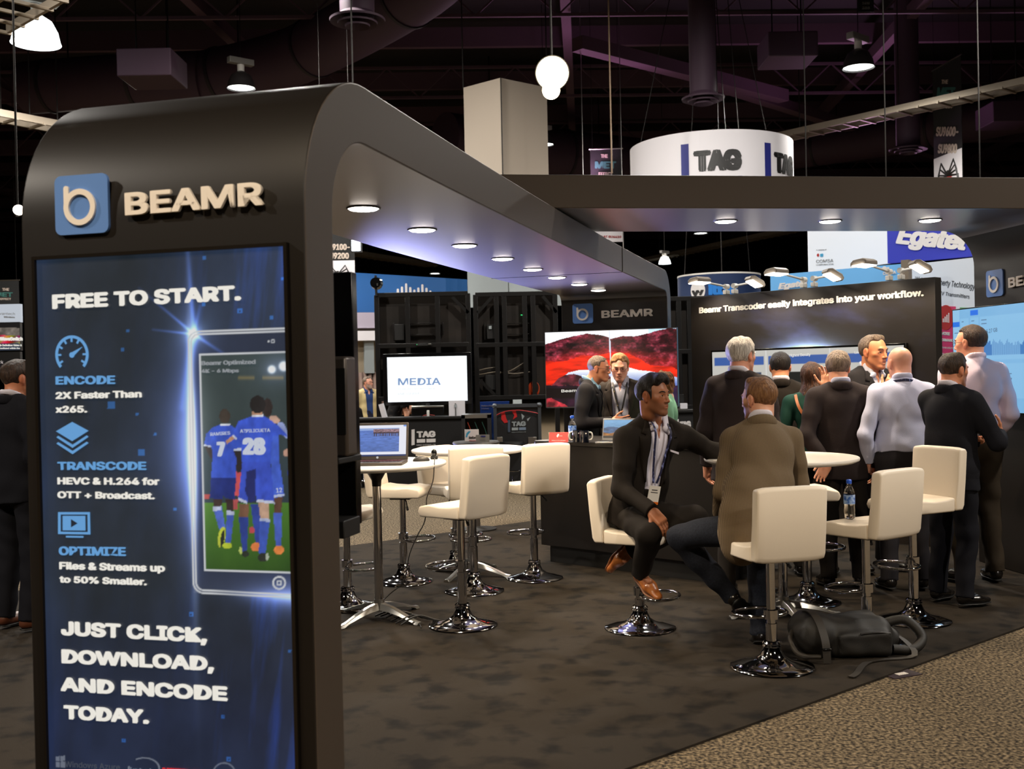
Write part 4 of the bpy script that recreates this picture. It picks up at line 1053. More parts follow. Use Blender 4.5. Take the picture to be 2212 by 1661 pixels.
        for ax in range(3):
            o = [q for q in range(3) if q != ax]; sa = [slice(1, -1)]*3; sb = [slice(1, -1)]*3; sa[ax] = slice(0, -1); sb[ax] = slice(1, None)
            A, B = I[tuple(sa)], I[tuple(sb)]; e = np.argwhere(A != B)
            if not len(e): continue
            fl = A[tuple(e.T)]; e = e+[0 if q == ax else 1 for q in range(3)]
            def cell(d0, d1):
                z = e.copy(); z[:, o[0]] -= d0; z[:, o[1]] -= d1; return idx[tuple(z.T)]
            q = np.stack([cell(1, 1), cell(0, 1), cell(0, 0), cell(1, 0)], 1)
            if ax == 1: fl = ~fl
            q[~fl] = q[~fl][:, ::-1]; Q.append(q)
        q = np.concatenate(Q) if Q else np.zeros((0, 4), np.int32)
        me = bpy.data.meshes.new(name); me.vertices.add(len(vert)); me.vertices.foreach_set('co', vert.ravel())
        me.loops.add(q.size); me.loops.foreach_set('vertex_index', q.ravel().astype(np.int32))
        me.polygons.add(len(q)); me.polygons.foreach_set('loop_start', np.arange(0, q.size, 4).astype(np.int32)); me.update(calc_edges=True)
        me.shade_smooth(); me.materials.append(mat)
        if tint is not None:
            a = me.color_attributes.new('picture', 'FLOAT_COLOR', 'POINT'); a.data.foreach_set('color', np.concatenate([tint(vert), np.ones((len(vert), 1))], 1).ravel())
        return put(link(bpy.data.objects.new(name, me)), parent, world)

# ------------------------------------------------------------------ people
SKIN = vcol('skin', emissive=False, rough=.48)
SKIN.node_tree.nodes['Principled BSDF'].inputs['Subsurface Weight'].default_value = .08
SKIN.node_tree.nodes['Principled BSDF'].inputs['Subsurface Radius'].default_value = (.02, .008, .004)
def cloth(name, c, rough=.85, c2=None, scale=200, bump=.25, stretch=(1, 1, 1)):
    return pbr(name, rgb(*c), rough, 0, .18, bump=(scale, bump, stretch), noise=(scale*.3, rgb(*c2), stretch, (.3, .7)) if c2 else None, sheen=.0)
def hairmat(name, c, c2): return pbr(name, rgb(*c), .5, 0, .4, noise=(90, rgb(*c2), (1, 1, .15)), bump=(160, .7, (1, 1, .12)))
def lin3(c): return np.array([lin(v) for v in c])

def headframe(fwd, up=(0, 0, 1)):
    y = unit(fwd); x = unit(np.cross(y, up)); z = np.cross(x, y); return np.stack([x, y, z], 1)

def add_head(S, c, H, sc=1., jaw=1., open_mouth=0., full=True):
    T = lambda *p: c+H@(np.array(p)*sc); E = lambda p, r, k, cut=False: S.ell(T(*p), V(r)*sc, H, k, cut); C_ = lambda p, q, ra, rb, k, cut=False: S.cone(T(*p), T(*q), ra*sc, rb*sc, k, cut=cut)
    E((0, -.018, .035), (.076, .097, .086), .02)
    E((0, .020, -.020), (.063*jaw, .068, .086), .03)
    C_((0, .034, -.060), (0, .056, -.090), .042*jaw, .028*jaw, .02)
    E((0, .072, -.099), (.019*jaw, .014, .013), .016)
    C_((0, -.030, -.04), (0, -.03, -.10), .058, .056, .03)
    for q in (-1, 1):
        C_((q*.047*jaw, .002, -.050), (q*.017, .060, -.096), .016, .016, .022)
        E((q*.045, .047, -.010), (.019, .017, .014), .022)
        E((q*.079, -.012, .002), (.009, .020, .031), .006); E((q*.076, -.005, -.026), (.008, .010, .012), .006)
        if full: E((q*.090, -.008, .004), (.007, .011, .018), .005, True)
    C_((-.028, .077, .027), (.028, .077, .027), .011, .011, .016)
    E((0, .066, -.060), (.029, .024, .022), .02)
    if full:
        for q in (-1, 1): E((q*.032, .092, .0055), (.018, .0175, .0115), .009, True)
    C_((0, .081, .017), (0, .1015, -.027), .0075, .0110, .010)
    for q in (-1, 1): E((q*.0125, .0900, -.0315), (.0078, .0105, .0078), .006)
    if full:
        for q in (-1, 1):
            C_((q*.020, .0815, -.0590), (q*.004, .0890, -.0555), .0040, .0055, .006); C_((q*.018, .0810, -.0655-open_mouth), (0, .0880, -.0690-open_mouth), .0045, .0062, .006)
            C_((q*.0175, .0765, .0070), (q*.031, .0810, .0128), .0035, .0037, .004); C_((q*.031, .0810, .0128), (q*.046, .0700, .0065), .0037, .0035, .004)
            C_((q*.0175, .0765, .0030), (q*.031, .0785, -.0020), .0030, .0030, .005); C_((q*.031, .0785, -.0020), (q*.046, .0700, .0030), .0030, .0030, .005)
        C_((-.021, .0935, -.0618-open_mouth/2), (.021, .0935, -.0618-open_mouth/2), .0042+open_mouth/2, .0042+open_mouth/2, .003, True)

def skin_tint(base, c, H, sc, beard=None, scalp=None):
    b = lin3(base)
    def f(v):
        l = (v-c)@H/sc; col = np.tile(b, (len(v), 1)); n = len(v)
        def blend(w, k):
            nonlocal col
            col = col*(1-w[:, None])+np.asarray(k)*w[:, None]
        near = (np.abs(l) < .16).all(1)
        lips = np.exp(-((l[:, 0]/.021)**4)-(((l[:, 2]+.062)/.0095)**4))*(l[:, 1] > .075)*near; blend(lips*.55, b*np.array([.86, .52, .52]))
        red = (np.exp(-((np.abs(l[:, 0])-.045)**2+(l[:, 2]+.025)**2)/.0007)+np.exp(-(l[:, 0]**2+(l[:, 2]+.028)**2)/.0003))*(l[:, 1] > .04)*near; blend(np.clip(red, 0, 1)*.22, b*np.array([1.0, .62, .58]))
        ear = (np.abs(l[:, 0]) > .07)*(np.abs(l[:, 2]) < .045)*(np.abs(l[:, 1]+.01) < .035)*near*1.; blend(ear*.3, b*np.array([1.0, .6, .55]))
        if beard:
            w = np.clip((-.030-l[:, 2]+np.clip((.075-l[:, 1])*.6, 0, .03))/.02, 0, 1)*np.clip((l[:, 1]-.0)/.02, 0, 1)*near*np.clip((l[:, 2]+.14)/.02, 0, 1)*(1-lips); blend(w*beard[1], lin3(beard[0]))
        if scalp:
            w = np.clip((l[:, 2]-.0)/.05, 0, 1)*np.clip((.04-l[:, 1])/.05, 0, 1)*near*(np.abs(l[:, 2]) < .09); blend(w*scalp[1], lin3(scalp[0]))
        return col
    return f

def add_hand(S, w, d, n, th, curl=.5, sc=1., spread=.0, tcurl=.3, point=None):
    """w wrist, d towards the fingers, n out of the palm, th = which side of d x n the thumb is on"""
    d = unit(d); n = unit(n-d*(np.asarray(n)@d)); t = np.cross(d, n)*th; M = np.stack([t, d, n], 1)
    S.cone(w-d*.03*sc, w+d*.02*sc, .026*sc, .027*sc, .015, flat=(n, .75))
    S.box(w+d*.052*sc, V(.041, .048, .015)*sc, M, .013*sc, .018)
    S.ell(w+d*.035*sc+t*.026*sc+n*.008*sc, V(.018, .030, .015)*sc, M, .012)
    for i, (off, up, L) in enumerate(((.031, .092, .074), (.0105, .097, .082), (-.0105, .093, .076), (-.030, .083, .060))):
        p = w+d*up*sc+t*off*sc; dd = unit(d+t*spread*(1.5-i)*.3); a = 0
        cl = curl[i] if hasattr(curl, '__len__') else curl*(1+.08*i)
        r = (.0092, .0090, .0086, .0078)[i]*sc
        S.cone(p-d*.02*sc, p, .010*sc, r, .008)
        for fr, ca in ((.46, .75), (.30, 1.0), (.24, .7)):
            a += cl*ca; e = p+(dd*math.cos(a)+n*math.sin(a))*L*fr*sc; S.cone(p, e, r, r*.93, .003); p = e; r *= .93
    p = w+d*.022*sc+t*.030*sc+n*.004*sc; a = .75
    for L, r, tc in ((.040, .0125, 0.), (.034, .0105, tcurl), (.026, .0095, tcurl)):
        a -= tc; e = p+(d*math.cos(a)+t*math.sin(a)*.9+n*(.28+.5*tcurl))*L*sc; S.cone(p, e, r*sc, r*.9*sc, .006); p = e

HAIRS = {}
def hair(S, c, H, sc, kind):
    T = lambda *p: c+H@(np.array(p)*sc)
    if kind in ('short', 'crop', 'quiff', 'thin', 'receding', 'curly', 'long', 'full'):
        g = dict(short=.007, crop=.004, quiff=.010, thin=.006, receding=.007, curly=.022, long=.012, full=.014)[kind]
        S.ell(T(0, -.020, .037), V(.078+g, .097+g, .087+g)*sc, H, .01)
        if kind in ('full', 'receding', 'short'): S.cone(T(-.03, .03, .105), T(.03, .02, .105), .022*sc, None, .02)
        if kind == 'quiff':
            S.cone(T(-.035, .055, .098), T(.03, .062, .104), .030*sc, .032*sc, .03); S.cone(T(0, -.02, .11), T(0, .05, .115), .03*sc, .028*sc, .03)
        hl = dict(short=.068, crop=.072, quiff=.070, thin=.085, receding=.088, curly=.05, long=.075, full=.072)[kind]
        yf = dict(receding=.012, thin=.0).get(kind, .028)
        S.box(T(0, .150, hl-.125), V(.14, .150-yf, .125)*sc, H, .02*sc, .012, cut=True)          # face
        S.box(T(0, .170, hl-.06), V(.030, .11, .09)*sc, H, .02*sc, .02, cut=True)
        if kind == 'quiff':
            for q in (-1, 1): S.cone(T(q*.076, .022, .03), T(q*.074, .024, -.012), .010*sc, .008*sc, .01)
        if kind not in ('long', 'curly'):
            S.box(T(0, -.02, -.145), V(.14, .16, .085)*sc, H, .01, .012, cut=True)               # nape
            for q in (-1, 1): S.ell(T(q*.088, -.006, -.004), V(.026, .030, .040)*sc, H, .008, cut=True)
        if kind == 'long':
            S.cone(T(0, -.055, .02), T(0, -.075, -.18), .080*sc, .085*sc, .03, flat=(H[:, 1], .55)); S.cone(T(0, -.075, -.18), T(-.035, -.085, -.40), .085*sc, .045*sc, .03, flat=(H[:, 1], .5))
        if kind == 'curly':
            S.ell(T(0, -.04, -.01), V(.105, .09, .12)*sc, H, .03); S.box(T(0, .150, -.075), V(.085, .110, .13)*sc, H, .02*sc, .02, cut=True)

SUITS = {}
def person(label, J, fwd_head, skin=(222, 170, 142), hk='short', hm=None, vox=.0065, top='jacket', topm=None, shirtm=None, trm=None, shoem=None, beard=None, scalp=None,
           hands=None, face=True, sc=1.0, hscale=1.0, vneck=None, collar=True, lapel=False, belt=None, hem=.12, brow=None, glasses=None, mouth=0., bulk=1.0, seed=1, fold=.004, bottom=True, sit=False, extra_top=None, jaw=1., head_up=(0, 0, 1), soles=None, legs_skin=False):
    """J: joints in metres.  The body is one closed surface; garments, hair, shoes, eyes are its children."""
    J = {k: V(v) for k, v in J.items()}; H = headframe(fwd_head, head_up); c = J['head']; hs = sc*hscale
    P = np.array([J[k] for k in J]); lo, hi = P.min(0)-.19, P.max(0)+.19; hi[2] = max(hi[2], c[2]+.17)
    lo[2] = max(lo[2], -.01)
    u = unit(J['neck']-J['pel']); l = unit(J['shL']-J['shR']); l = unit(l-u*(l@u)); f = np.cross(l, u); M = np.stack([-l, f, u], 1); tl = np.linalg.norm(J['neck']-J['pel'])
    B = lambda x, y, t: J['pel']+M@V(x*sc, y*sc, 0)+u*tl*t
    b = bulk*sc
    def torso(S, g, k=.03):
        S.ell(B(0, 0, .0), V(.165+g, .115+g, .13)*V(b, b, sc), M, k); S.ell(B(0, .005, .35), V(.150+g, .108+g, .17)*V(b, b, sc), M, k)
        S.ell(B(0, .0, .70), V(.168+g, .112+g, .19)*V(b, b, sc), M, k)
    def shoulders(S, g, k=.03):
        S.cone(J['shL']*.9+J['shR']*.1-u*.03*sc, J['shR']*.9+J['shL']*.1-u*.03*sc, (.060+g)*sc, None, k, flat=(f, .95))
        for q in ('shL', 'shR'): S.cone(B(0, -.012, 1.02), J[q]-u*.004*sc, (.050+g*.5)*sc, (.044+g)*sc, k)
    def arm(S, q, ra, rb, rc, k=.02, cap=False, g=0):
        S.cone(J['sh'+q], J['el'+q], ra*sc, rb*sc, k); S.cone(J['el'+q], J['wr'+q], rb*sc, rc*sc, k, cap=cap)
    # --- body
    S = Solid(lo, hi, vox); torso(S, -.012); shoulders(S, -.010); add_head(S, c, H, hs, jaw, mouth, face)
    S.cone(c+H@(V(0, -.028, -.055)*hs), B(0, -.01, 1.0), .056*hs, .062*sc, .025)
    for q in 'LR':
        arm(S, q, .046, .037, .027)
        if bottom:
            S.cone(J['hip'+q], J['kn'+q], .078*sc, .052*sc, .03); S.cone(J['kn'+q], J['an'+q], .052*sc, .036*sc, .02); S.cone(J['kn'+q]*.7+J['an'+q]*.3-unit(J['toe'+q]-J['an'+q])*.012, J['kn'+q]*.5+J['an'+q]*.5, .048*sc, .04*sc, .03)
            S.cone(J['an'+q], J['an'+q]*.55+J['toe'+q]*.45, .026*sc, .022*sc, .02)
    for q, hd in (hands or {}).items(): add_hand(S, J['wr'+q], **hd)
    for q in 'LR':
        if q not in (hands or {}): 
            dd = unit(J['wr'+q]-J['el'+q]); inward = (l if q == 'R' else -l); add_hand(S, J['wr'+q], dd, inward-dd*(inward@dd)+.001*f, 1 if q == 'R' else -1, .45, sc*.95)
    body = S.mesh('person', SKIN, None, skin_tint(skin, c, H, hs, beard, scalp)); tag(body, label, 'person')
    T = lambda *p: c+H@(np.array(p)*hs)
    # --- hair
    if hk:
        hv = min(vox, .006); S = Solid(c-.19*hs if hk not in ('long',) else c-V(.2, .2, .50), c+.19*hs, hv); hair(S, c, H, hs, hk)
        S.ripple(.010 if hk == 'curly' else .0022, 95 if hk != 'curly' else 120, seed, (1, 1, .35)); S.mesh('hair', hm, body)
    # --- face pieces
    if face:
        for q in (-1, 1):
            e = MB(); e.sphere((0, 0, 0), .0125*hs, 16, 10, Matrix.Translation(Vector(T(q*.0315, .0672, .0052)))); eo = e.obj('eye', pbr('eye_white', rgb(226, 218, 208), .2), body, True, smooth=179)
            g = unit(H[:, 1]); a = T(q*.0315, .0672, .0052); MB().cyl(a+g*.0112*hs, a+g*.0131*hs, .0058*hs, .0050*hs, n=14).obj('iris', pbr('iris', rgb(40, 26, 18), .15), eo, True)
            m = MB(); m.tube(smooth_path([T(q*.013, .0880, .0250), T(q*.027, .0885, .0300), T(q*.040, .0810, .0310), T(q*.050, .0690, .0255)], 4), [.0030*hs]*2+[.0040*hs]*6+[.0030*hs]*3+[.0016*hs]*2, 6); m.obj('eyebrow', brow or hm or pbr('brow', rgb(60, 46, 36), .7), body, True, smooth=179)
    if glasses:
        m = MB()
        for q in (-1, 1):
            m.tube([T(q*.032+.021*math.cos(a)*1.1, .0985-abs(q*.032+.021*math.cos(a))*.12, .003+.016*math.sin(a)) for a in np.linspace(0, 6.28, 20, endpoint=False)], .0013*hs, 6, closed=True)
            m.tube([T(q*.055, .090, .007), T(q*.076, .060, .008), T(q*.083, -.01, .010), T(q*.082, -.028, .0)], .0016*hs, 6)
        m.tube([T(-.010, .097, .006), T(0, .0995, .008), T(.010, .097, .006)], .0016*hs, 6); m.obj('glasses', glasses, body, True, smooth=179)
    # --- trousers and shoes
    if bottom:
        S = Solid(lo, hi, max(vox, .008)); S.ell(B(0, 0, -.02), V(.180, .128, .15)*V(b, b, sc), M, .03); S.ell(B(0, 0, .22), V(.165, .12, .10)*V(b, b, sc), M, .03)
        S.half(B(0, 0, .27), u)
        for q in 'LR':
            S.cone(J['hip'+q], J['kn'+q], .097*b, .073*sc, .03); e = J['an'+q]*1.03-J['kn'+q]*.03; S.cone(J['kn'+q], e, .073*sc, .060*sc, .03, cap=True)
        S.ripple(fold, 34, seed+3, (1, 1, 1.6)); S.mesh('trousers', trm, body)
        for q in 'LR':
            a, t_ = J['an'+q], J['toe'+q]; dr = unit(t_-a); ax = dr
            # the sole plane: down is away from the shank
            dn = unit(J['an'+q]-J['kn'+q]); dn = unit(dn-dr*(dn@dr)) if sit else V(0, 0, -1); 
            fw = unit((t_-a)-dn*((t_-a)@dn)); sd = np.cross(fw, dn); A3 = np.stack([sd, fw, -dn], 1); base = a+dn*.062*sc
            L = .27*sc; heel = base-fw*.055*sc; S = Solid(np.minimum(heel, heel+fw*L)-.10, np.maximum(heel, heel+fw*L)+.12, .006)
            S.cone(heel+fw*.035*sc-dn*.030*sc, heel+fw*L*.55-dn*.030*sc, .036*sc, .043*sc, .02, flat=(dn, .85)); S.cone(heel+fw*L*.55-dn*.025*sc, heel+fw*(L-.035*sc)-dn*.018*sc, .042*sc, .030*sc, .02, flat=(dn, .62))
            S.cone(heel+fw*.045*sc-dn*.05*sc, heel+fw*.055*sc-dn*.085*sc, .042*sc, .041*sc, .02); S.half(base, dn)
            so = S.mesh('shoe', shoem, body)
            MB().cyl(J['an'+q]+(J['an'+q]-J['kn'+q])*.04, J['an'+q]*.7+J['kn'+q]*.3, .040*sc, .046*sc, 18).obj('sock', cloth('dark_sock', (22, 20, 22)), body, True, smooth=60)
            S = Solid(np.minimum(heel, heel+fw*L)-.08, np.maximum(heel, heel+fw*L)+.08, .006); S.cone(heel+fw*.036*sc, heel+fw*L*.6, .037*sc, .045*sc, .01, flat=(dn, .25)); S.cone(heel+fw*L*.6, heel+fw*(L-.032*sc), .045*sc, .032*sc, .01, flat=(dn, .25)); S.half(base-dn*.005, -dn); S.mesh('sole', soles or BLACKMATT, so)
    # --- shirt (also the collar showing above a jacket)
    def vcut(S, w0, zt, zb, yb=.03, low=.0):
        """open wedge down the chest; w0 half width at height zt, closing at zb (fractions of the trunk)"""
        lo_, hi_ = J['pel']-.5, J['neck']+.5; sl, Pn = S.sub(lo_, hi_)
        q = [Pn[i]-J['pel'][i] for i in range(3)]; X = q[0]*M[0, 0]+q[1]*M[1, 0]+q[2]*M[2, 0]; Y = q[0]*M[0, 1]+q[1]*M[1, 1]+q[2]*M[2, 1]; Z = (q[0]*M[0, 2]+q[1]*M[1, 2]+q[2]*M[2, 2])/tl
        w = low+(w0-low)*np.clip((Z-zb)/(zt-zb), 0, 1.15); d = np.maximum(np.abs(X)-w*sc, yb*sc-Y); d = np.maximum(d, (zb-Z)*tl if low == 0 else (-.6-Z))
        S.mix(sl, d.astype(np.float32), .004, True)
    def collar_ring(S, r, hgt, th, mat_y=.0, front_gap=True):
        n = 30
        for k in range(n):
            a0, a1 = 2*math.pi*k/n, 2*math.pi*(k+1)/n
            def pt(a): 
                y = math.cos(a); return B(r*math.sin(a), -.012+r*.95*y, 1.0)+u*(hgt*sc*(.85-.60*y))
            if front_gap and min(a0, 2*math.pi-a1) < .32: continue
            S.cone(pt(a0), pt(a1), th, None, .004, flat=(u, 2.0))
    if top in ('shirt', 'jacket', 'tee') or shirtm:
        sm_ = topm if top in ('shirt', 'tee') else shirtm
        S = Solid(lo, hi, max(vox, .007)); g = .010 if top != 'jacket' else -.002
        S.ell(B(0, 0, .18), V(.160+g, .118+g, .12)*V(b, b, sc), M, .03); torso(S, g); S.half(B(0, 0, .10 if top != 'tee' else -.02), -u); shoulders(S, g)
        if top in ('shirt', 'tee'):
            for q in 'LR':
                if top == 'shirt': arm(S, q, .066, .056, .040, .025, True)
                else: S.cone(J['sh'+q], J['sh'+q]*.35+J['el'+q]*.65, .066*sc, .066*sc, .025, cap=True)
            S.ripple(fold*1.2, 30, seed, (1, 1, .7))
        if vneck: vcut(S, vneck.get('sw', .035), 1.02, vneck.get('sz', .80), .04)
        if collar: collar_ring(S, .061, .044, .0105)
        S.half(B(0, 0, 1.0)+u*.075*sc, u)
        shirt = S.mesh('shirt', sm_, body)
        if collar and vneck:      # the two collar points lie open on the chest
            for q in (-1, 1):
                S = Solid(J['neck']-.2, J['neck']+.2, .005); p0 = B(q*.064, .030, 1.07); p1 = B(q*.040, .092, .95); p2 = B(q*.092, .084, .89)
                S.cone(p0, p1, .022*sc, .017*sc, .01, flat=(f, .35)); S.cone(p1, p2, .012*sc, .010*sc, .012, flat=(f, .45)); S.cone(p0, p2, .012, .008, .012, flat=(f, .45)); S.mesh('collar_point', sm_, shirt)
    # --- jacket
    if top == 'jacket':
        S = Solid(lo, hi, max(vox, .007)); g = .020
        hz = B(0, 0, 0)-u*hem*sc
        S.cone(B(0, -.002, .42), hz-u*.03, .176*b, .196*b, .03, flat=(f, .70)); torso(S, g-.002); S.half(hz, -u); shoulders(S, g)
        for q in 'LR': S.cone(J['sh'+q]-u*.012*sc, J['sh'+q]*.5+J['el'+q]*.5, .066*sc, .068*sc, .03)
        for q in 'LR': arm(S, q, .062, .060, .046, .028, True)
        S.ripple(fold, 26, seed, (1, 1, .8))
        if extra_top: extra_top(S, B, u, f, l)
        S.ell(B(0, .0, 1.08), V(.070, .078, .07)*sc, M, .02, cut=True); 
        if vneck: vcut(S, vneck.get('w', .075), 1.03, vneck.get('z', .42), .02, vneck.get('low', 0.))
        jk = S.mesh('jacket', topm, body); JS = S
        S = Solid(J['neck']-.25, J['neck']+.25, .0055); n = 28
        for k in range(n):
            a0, a1 = 2*math.pi*k/n, 2*math.pi*(k+1)/n
            if min(a0, 2*math.pi-a1) < 1.0: continue
            pt = lambda a: B(.080*math.sin(a), -.014+.078*math.cos(a), .975)+u*(.024*sc*(.4-.7*math.cos(a)))
            S.cone(pt(a0), pt(a1), .0125*sc, None, .008, flat=(u, 2.2))
        S.mesh('jacket_collar', topm, jk)
        if vneck and lapel:
            w, zb, low = vneck.get('w', .075), vneck.get('z', .42), vneck.get('low', 0.); zend = max(zb+.02, .30)
            for q in (-1, 1):
                rows = []
                for t, wd in ((1.0, .020), (.95, .036), (.90, .050), (.865, .060), (.860, .034), (.835, .036), (.830, .074), (.78, .070), (.70, .060), (.60, .046), (.50, .032), (.42, .020), (.35, .010)):
                    if t < zend: break
                    xi = low+(w-low)*np.clip((t-zb)/(1.03-zb), 0, 1.15)
                    rows.append([JS.front(B(q*(xi+.004+wd*e_), -.02, t), f)+f*(.0075-.004*abs(e_-.5)) for e_ in (0, .33, .67, 1.)])
                m = MB(); vs = [p for r_ in rows for p in r_]; fs = [(4*i+j, 4*i+j+1, 4*i+j+5, 4*i+j+4) for i in range(len(rows)-1) for j in range(3)]
                m.add(vs, fs); o = m.obj('lapel', topm, jk, True, smooth=60); md = o.modifiers.new('thick', 'SOLIDIFY'); md.thickness = .006; md.offset = 0
    ctx = dict(B=B, u=u, f=f, l=l, M=M, T=T, body=body, b=b, tl=tl, J=J)
    return body, ctx

def stand(gx, gy, yaw, Ht, lean=0., arms=None, step=.0, neckf=.0):
    """joints of a standing figure; yaw is the direction faced, counted in degrees from +x"""
    k = Ht/1.75; a = math.radians(yaw); F = V(math.cos(a), math.sin(a), 0); Rr = V(math.sin(a), -math.cos(a), 0); O = V(gx, gy, CZ)
    L = lambda x, y, z: O+(Rr*x+F*(y+lean*max(0, z-.9)))*k+V(0, 0, z*k)
    J = dict(head=L(0, .035+neckf, 1.625), neck=L(0, -.015, 1.490), shL=L(-.178, -.015, 1.425), shR=L(.178, -.015, 1.425), pel=L(0, 0, .955),
             hipL=L(-.088, 0, .92), hipR=L(.088, 0, .92), knL=L(-.105, .02+step*.5, .51), knR=L(.105, .02-step*.5, .51), anL=L(-.115, -.03+step, .085), anR=L(.115, -.03-step, .085), toeL=L(-.145, .13+step, .03), toeR=L(.145, .13-step, .03),
             elL=L(-.245, -.04, 1.135), elR=L(.245, -.04, 1.135), wrL=L(-.255, .06, .89), wrR=L(.255, .06, .89))
    for q, v in (arms or {}).items(): J[q] = L(*v) if len(v) == 3 and not isinstance(v, np.ndarray) else v
    return J, k, L, F, Rr
# ------------------------------------------------------------------ the people
BLKSUIT = cloth('black_suit_cloth', (30, 25, 21)); NAVYSUIT = cloth('navy_suit_cloth', (22, 23, 30)); BROWNSUIT = cloth('dark_brown_suit_cloth', (44, 37, 38)); CHARSUIT = cloth('charcoal_suit_cloth', (52, 46, 42))
DKBLUE = cloth('dark_blazer_cloth', (30, 28, 30)); PINSTR = None
def pinstripe():
    m = cloth('grey_pinstripe_cloth', (112, 96, 76)); N, L = m.node_tree.nodes, m.node_tree.links; b = N['Principled BSDF']
    tc = N.new('ShaderNodeTexCoord'); w = N.new('ShaderNodeTexWave'); w.wave_type = 'BANDS'; w.bands_direction = 'X'; w.inputs['Scale'].default_value = 40; w.inputs['Distortion'].default_value = .6; w.inputs['Detail'].default_value = 1
    r = N.new('ShaderNodeValToRGB'); r.color_ramp.elements[0].position = .90; r.color_ramp.elements[1].position = 1.0
    r.color_ramp.elements[0].color = rgb(104, 89, 70); r.color_ramp.elements[1].color = rgb(134, 117, 93)
    L.new(tc.outputs['Object'], w.inputs['Vector']); L.new(w.outputs['Color'], r.inputs[0]); L.new(r.outputs[0], b.inputs['Base Color']); return m
PINSTR = pinstripe()
SHWHITE = cloth('white_shirt_cloth', (222, 218, 232), .7); SHBLUE = cloth('pale_blue_shirt_cloth', (196, 200, 228), .7); SHPINK = cloth('pale_pink_shirt_cloth', (218, 200, 216), .7); SHSKY = cloth('sky_blue_shirt_cloth', (130, 164, 186), .7)
SHGREY = cloth('grey_check_shirt_cloth', (188, 190, 206), .7)
BLKTR = cloth('black_trouser_cloth', (30, 26, 23)); GREYTR = cloth('charcoal_trouser_cloth', (40, 38, 42)); OLIVETR = cloth('olive_trouser_cloth', (52, 44, 34)); JEANS = cloth('dark_denim', (36, 40, 50), .8, (26, 28, 36), 300); NAVYTR = cloth('navy_trouser_cloth', (22, 23, 30))
BLKSHOE = pbr('black_shoe_leather', rgb(20, 17, 15), .25, coat=.3); TANSHOE = pbr('tan_shoe_leather', rgb(172, 104, 52), .32, coat=.3, noise=(30, rgb(140, 78, 36))); BRNSHOE = pbr('brown_shoe_leather', rgb(90, 50, 32), .4); TANSOLE = pbr('tan_sole', rgb(120, 74, 42), .5)
H_BLACK = hairmat('black_hair', (16, 13, 11), (34, 27, 22)); H_BROWN = hairmat('dark_brown_hair', (40, 27, 19), (66, 46, 32)); H_WHITE = hairmat('white_hair', (214, 208, 200), (168, 160, 152)); H_GREY = hairmat('grey_hair', (126, 108, 92), (84, 70, 58))
H_FAIR = hairmat('fair_brown_hair', (112, 76, 48), (150, 108, 70)); H_BLOND = hairmat('sandy_hair', (150, 106, 62), (178, 134, 84)); H_CURL = hairmat('curly_auburn_hair', (112, 66, 30), (146, 92, 46)); H_GREYBROWN = hairmat('grey_brown_hair', (92, 76, 62), (120, 102, 86)); H_LONG = hairmat('long_brown_hair', (44, 26, 17), (78, 46, 26))
NAVYLAN = pbr('navy_lanyard', rgb(24, 26, 62), .6, noise=(60, rgb(120, 130, 190), (1, 1, .4), (.56, .6))); BLACKLAN = pbr('black_lanyard', rgb(20, 18, 18), .6, noise=(50, rgb(150, 130, 80), (1, 1, .4), (.6, .64)))
def ribbon(pts, w, th, nrm, mat, parent, name='lanyard'):
    m = MB(); P = [V(p) for p in pts]; n = len(P); vs = []
    for i in range(n):
        d = unit(P[min(i+1, n-1)]-P[max(i-1, 0)]); N_ = V(nrm[i] if isinstance(nrm, list) else nrm); s = unit(np.cross(d, N_))*w/2; N_ = unit(N_)*th/2
        vs += [P[i]-s-N_, P[i]+s-N_, P[i]+s+N_, P[i]-s+N_]
    fs = [(4*i+k, 4*i+(k+1) % 4, 4*i+4+(k+1) % 4, 4*i+4+k) for i in range(n-1) for k in range(4)]+[(3, 2, 1, 0), tuple(4*(n-1)+k for k in range(4))]
    m.add(vs, fs); return m.obj(name, mat, parent, True, smooth=50)
def badge(P, u, v, parent, w=.085, h=.115, foot=(220, 110, 30)):
    pl = Plane(P, u, v); b = MB().box((0, 0, 0), (w, h, .003), pl.M).obj('badge', pbr('badge_card', rgb(226, 222, 214), .4), parent, True)
    MB().box((0, -h*.42, .0018), (w, h*.14, .001), pl.M).obj('badge_strip', pbr('badge_strip%d' % foot[0], rgb(*foot), .4), b, True)
    m = MB(); m.box((0, h*.28, .0018), (w*.5, h*.05, .001), pl.M).box((0, h*.15, .0018), (w*.62, h*.04, .001), pl.M); m.obj('badge_print', pbr('ink', rgb(60, 58, 60), .5), b, True); return b

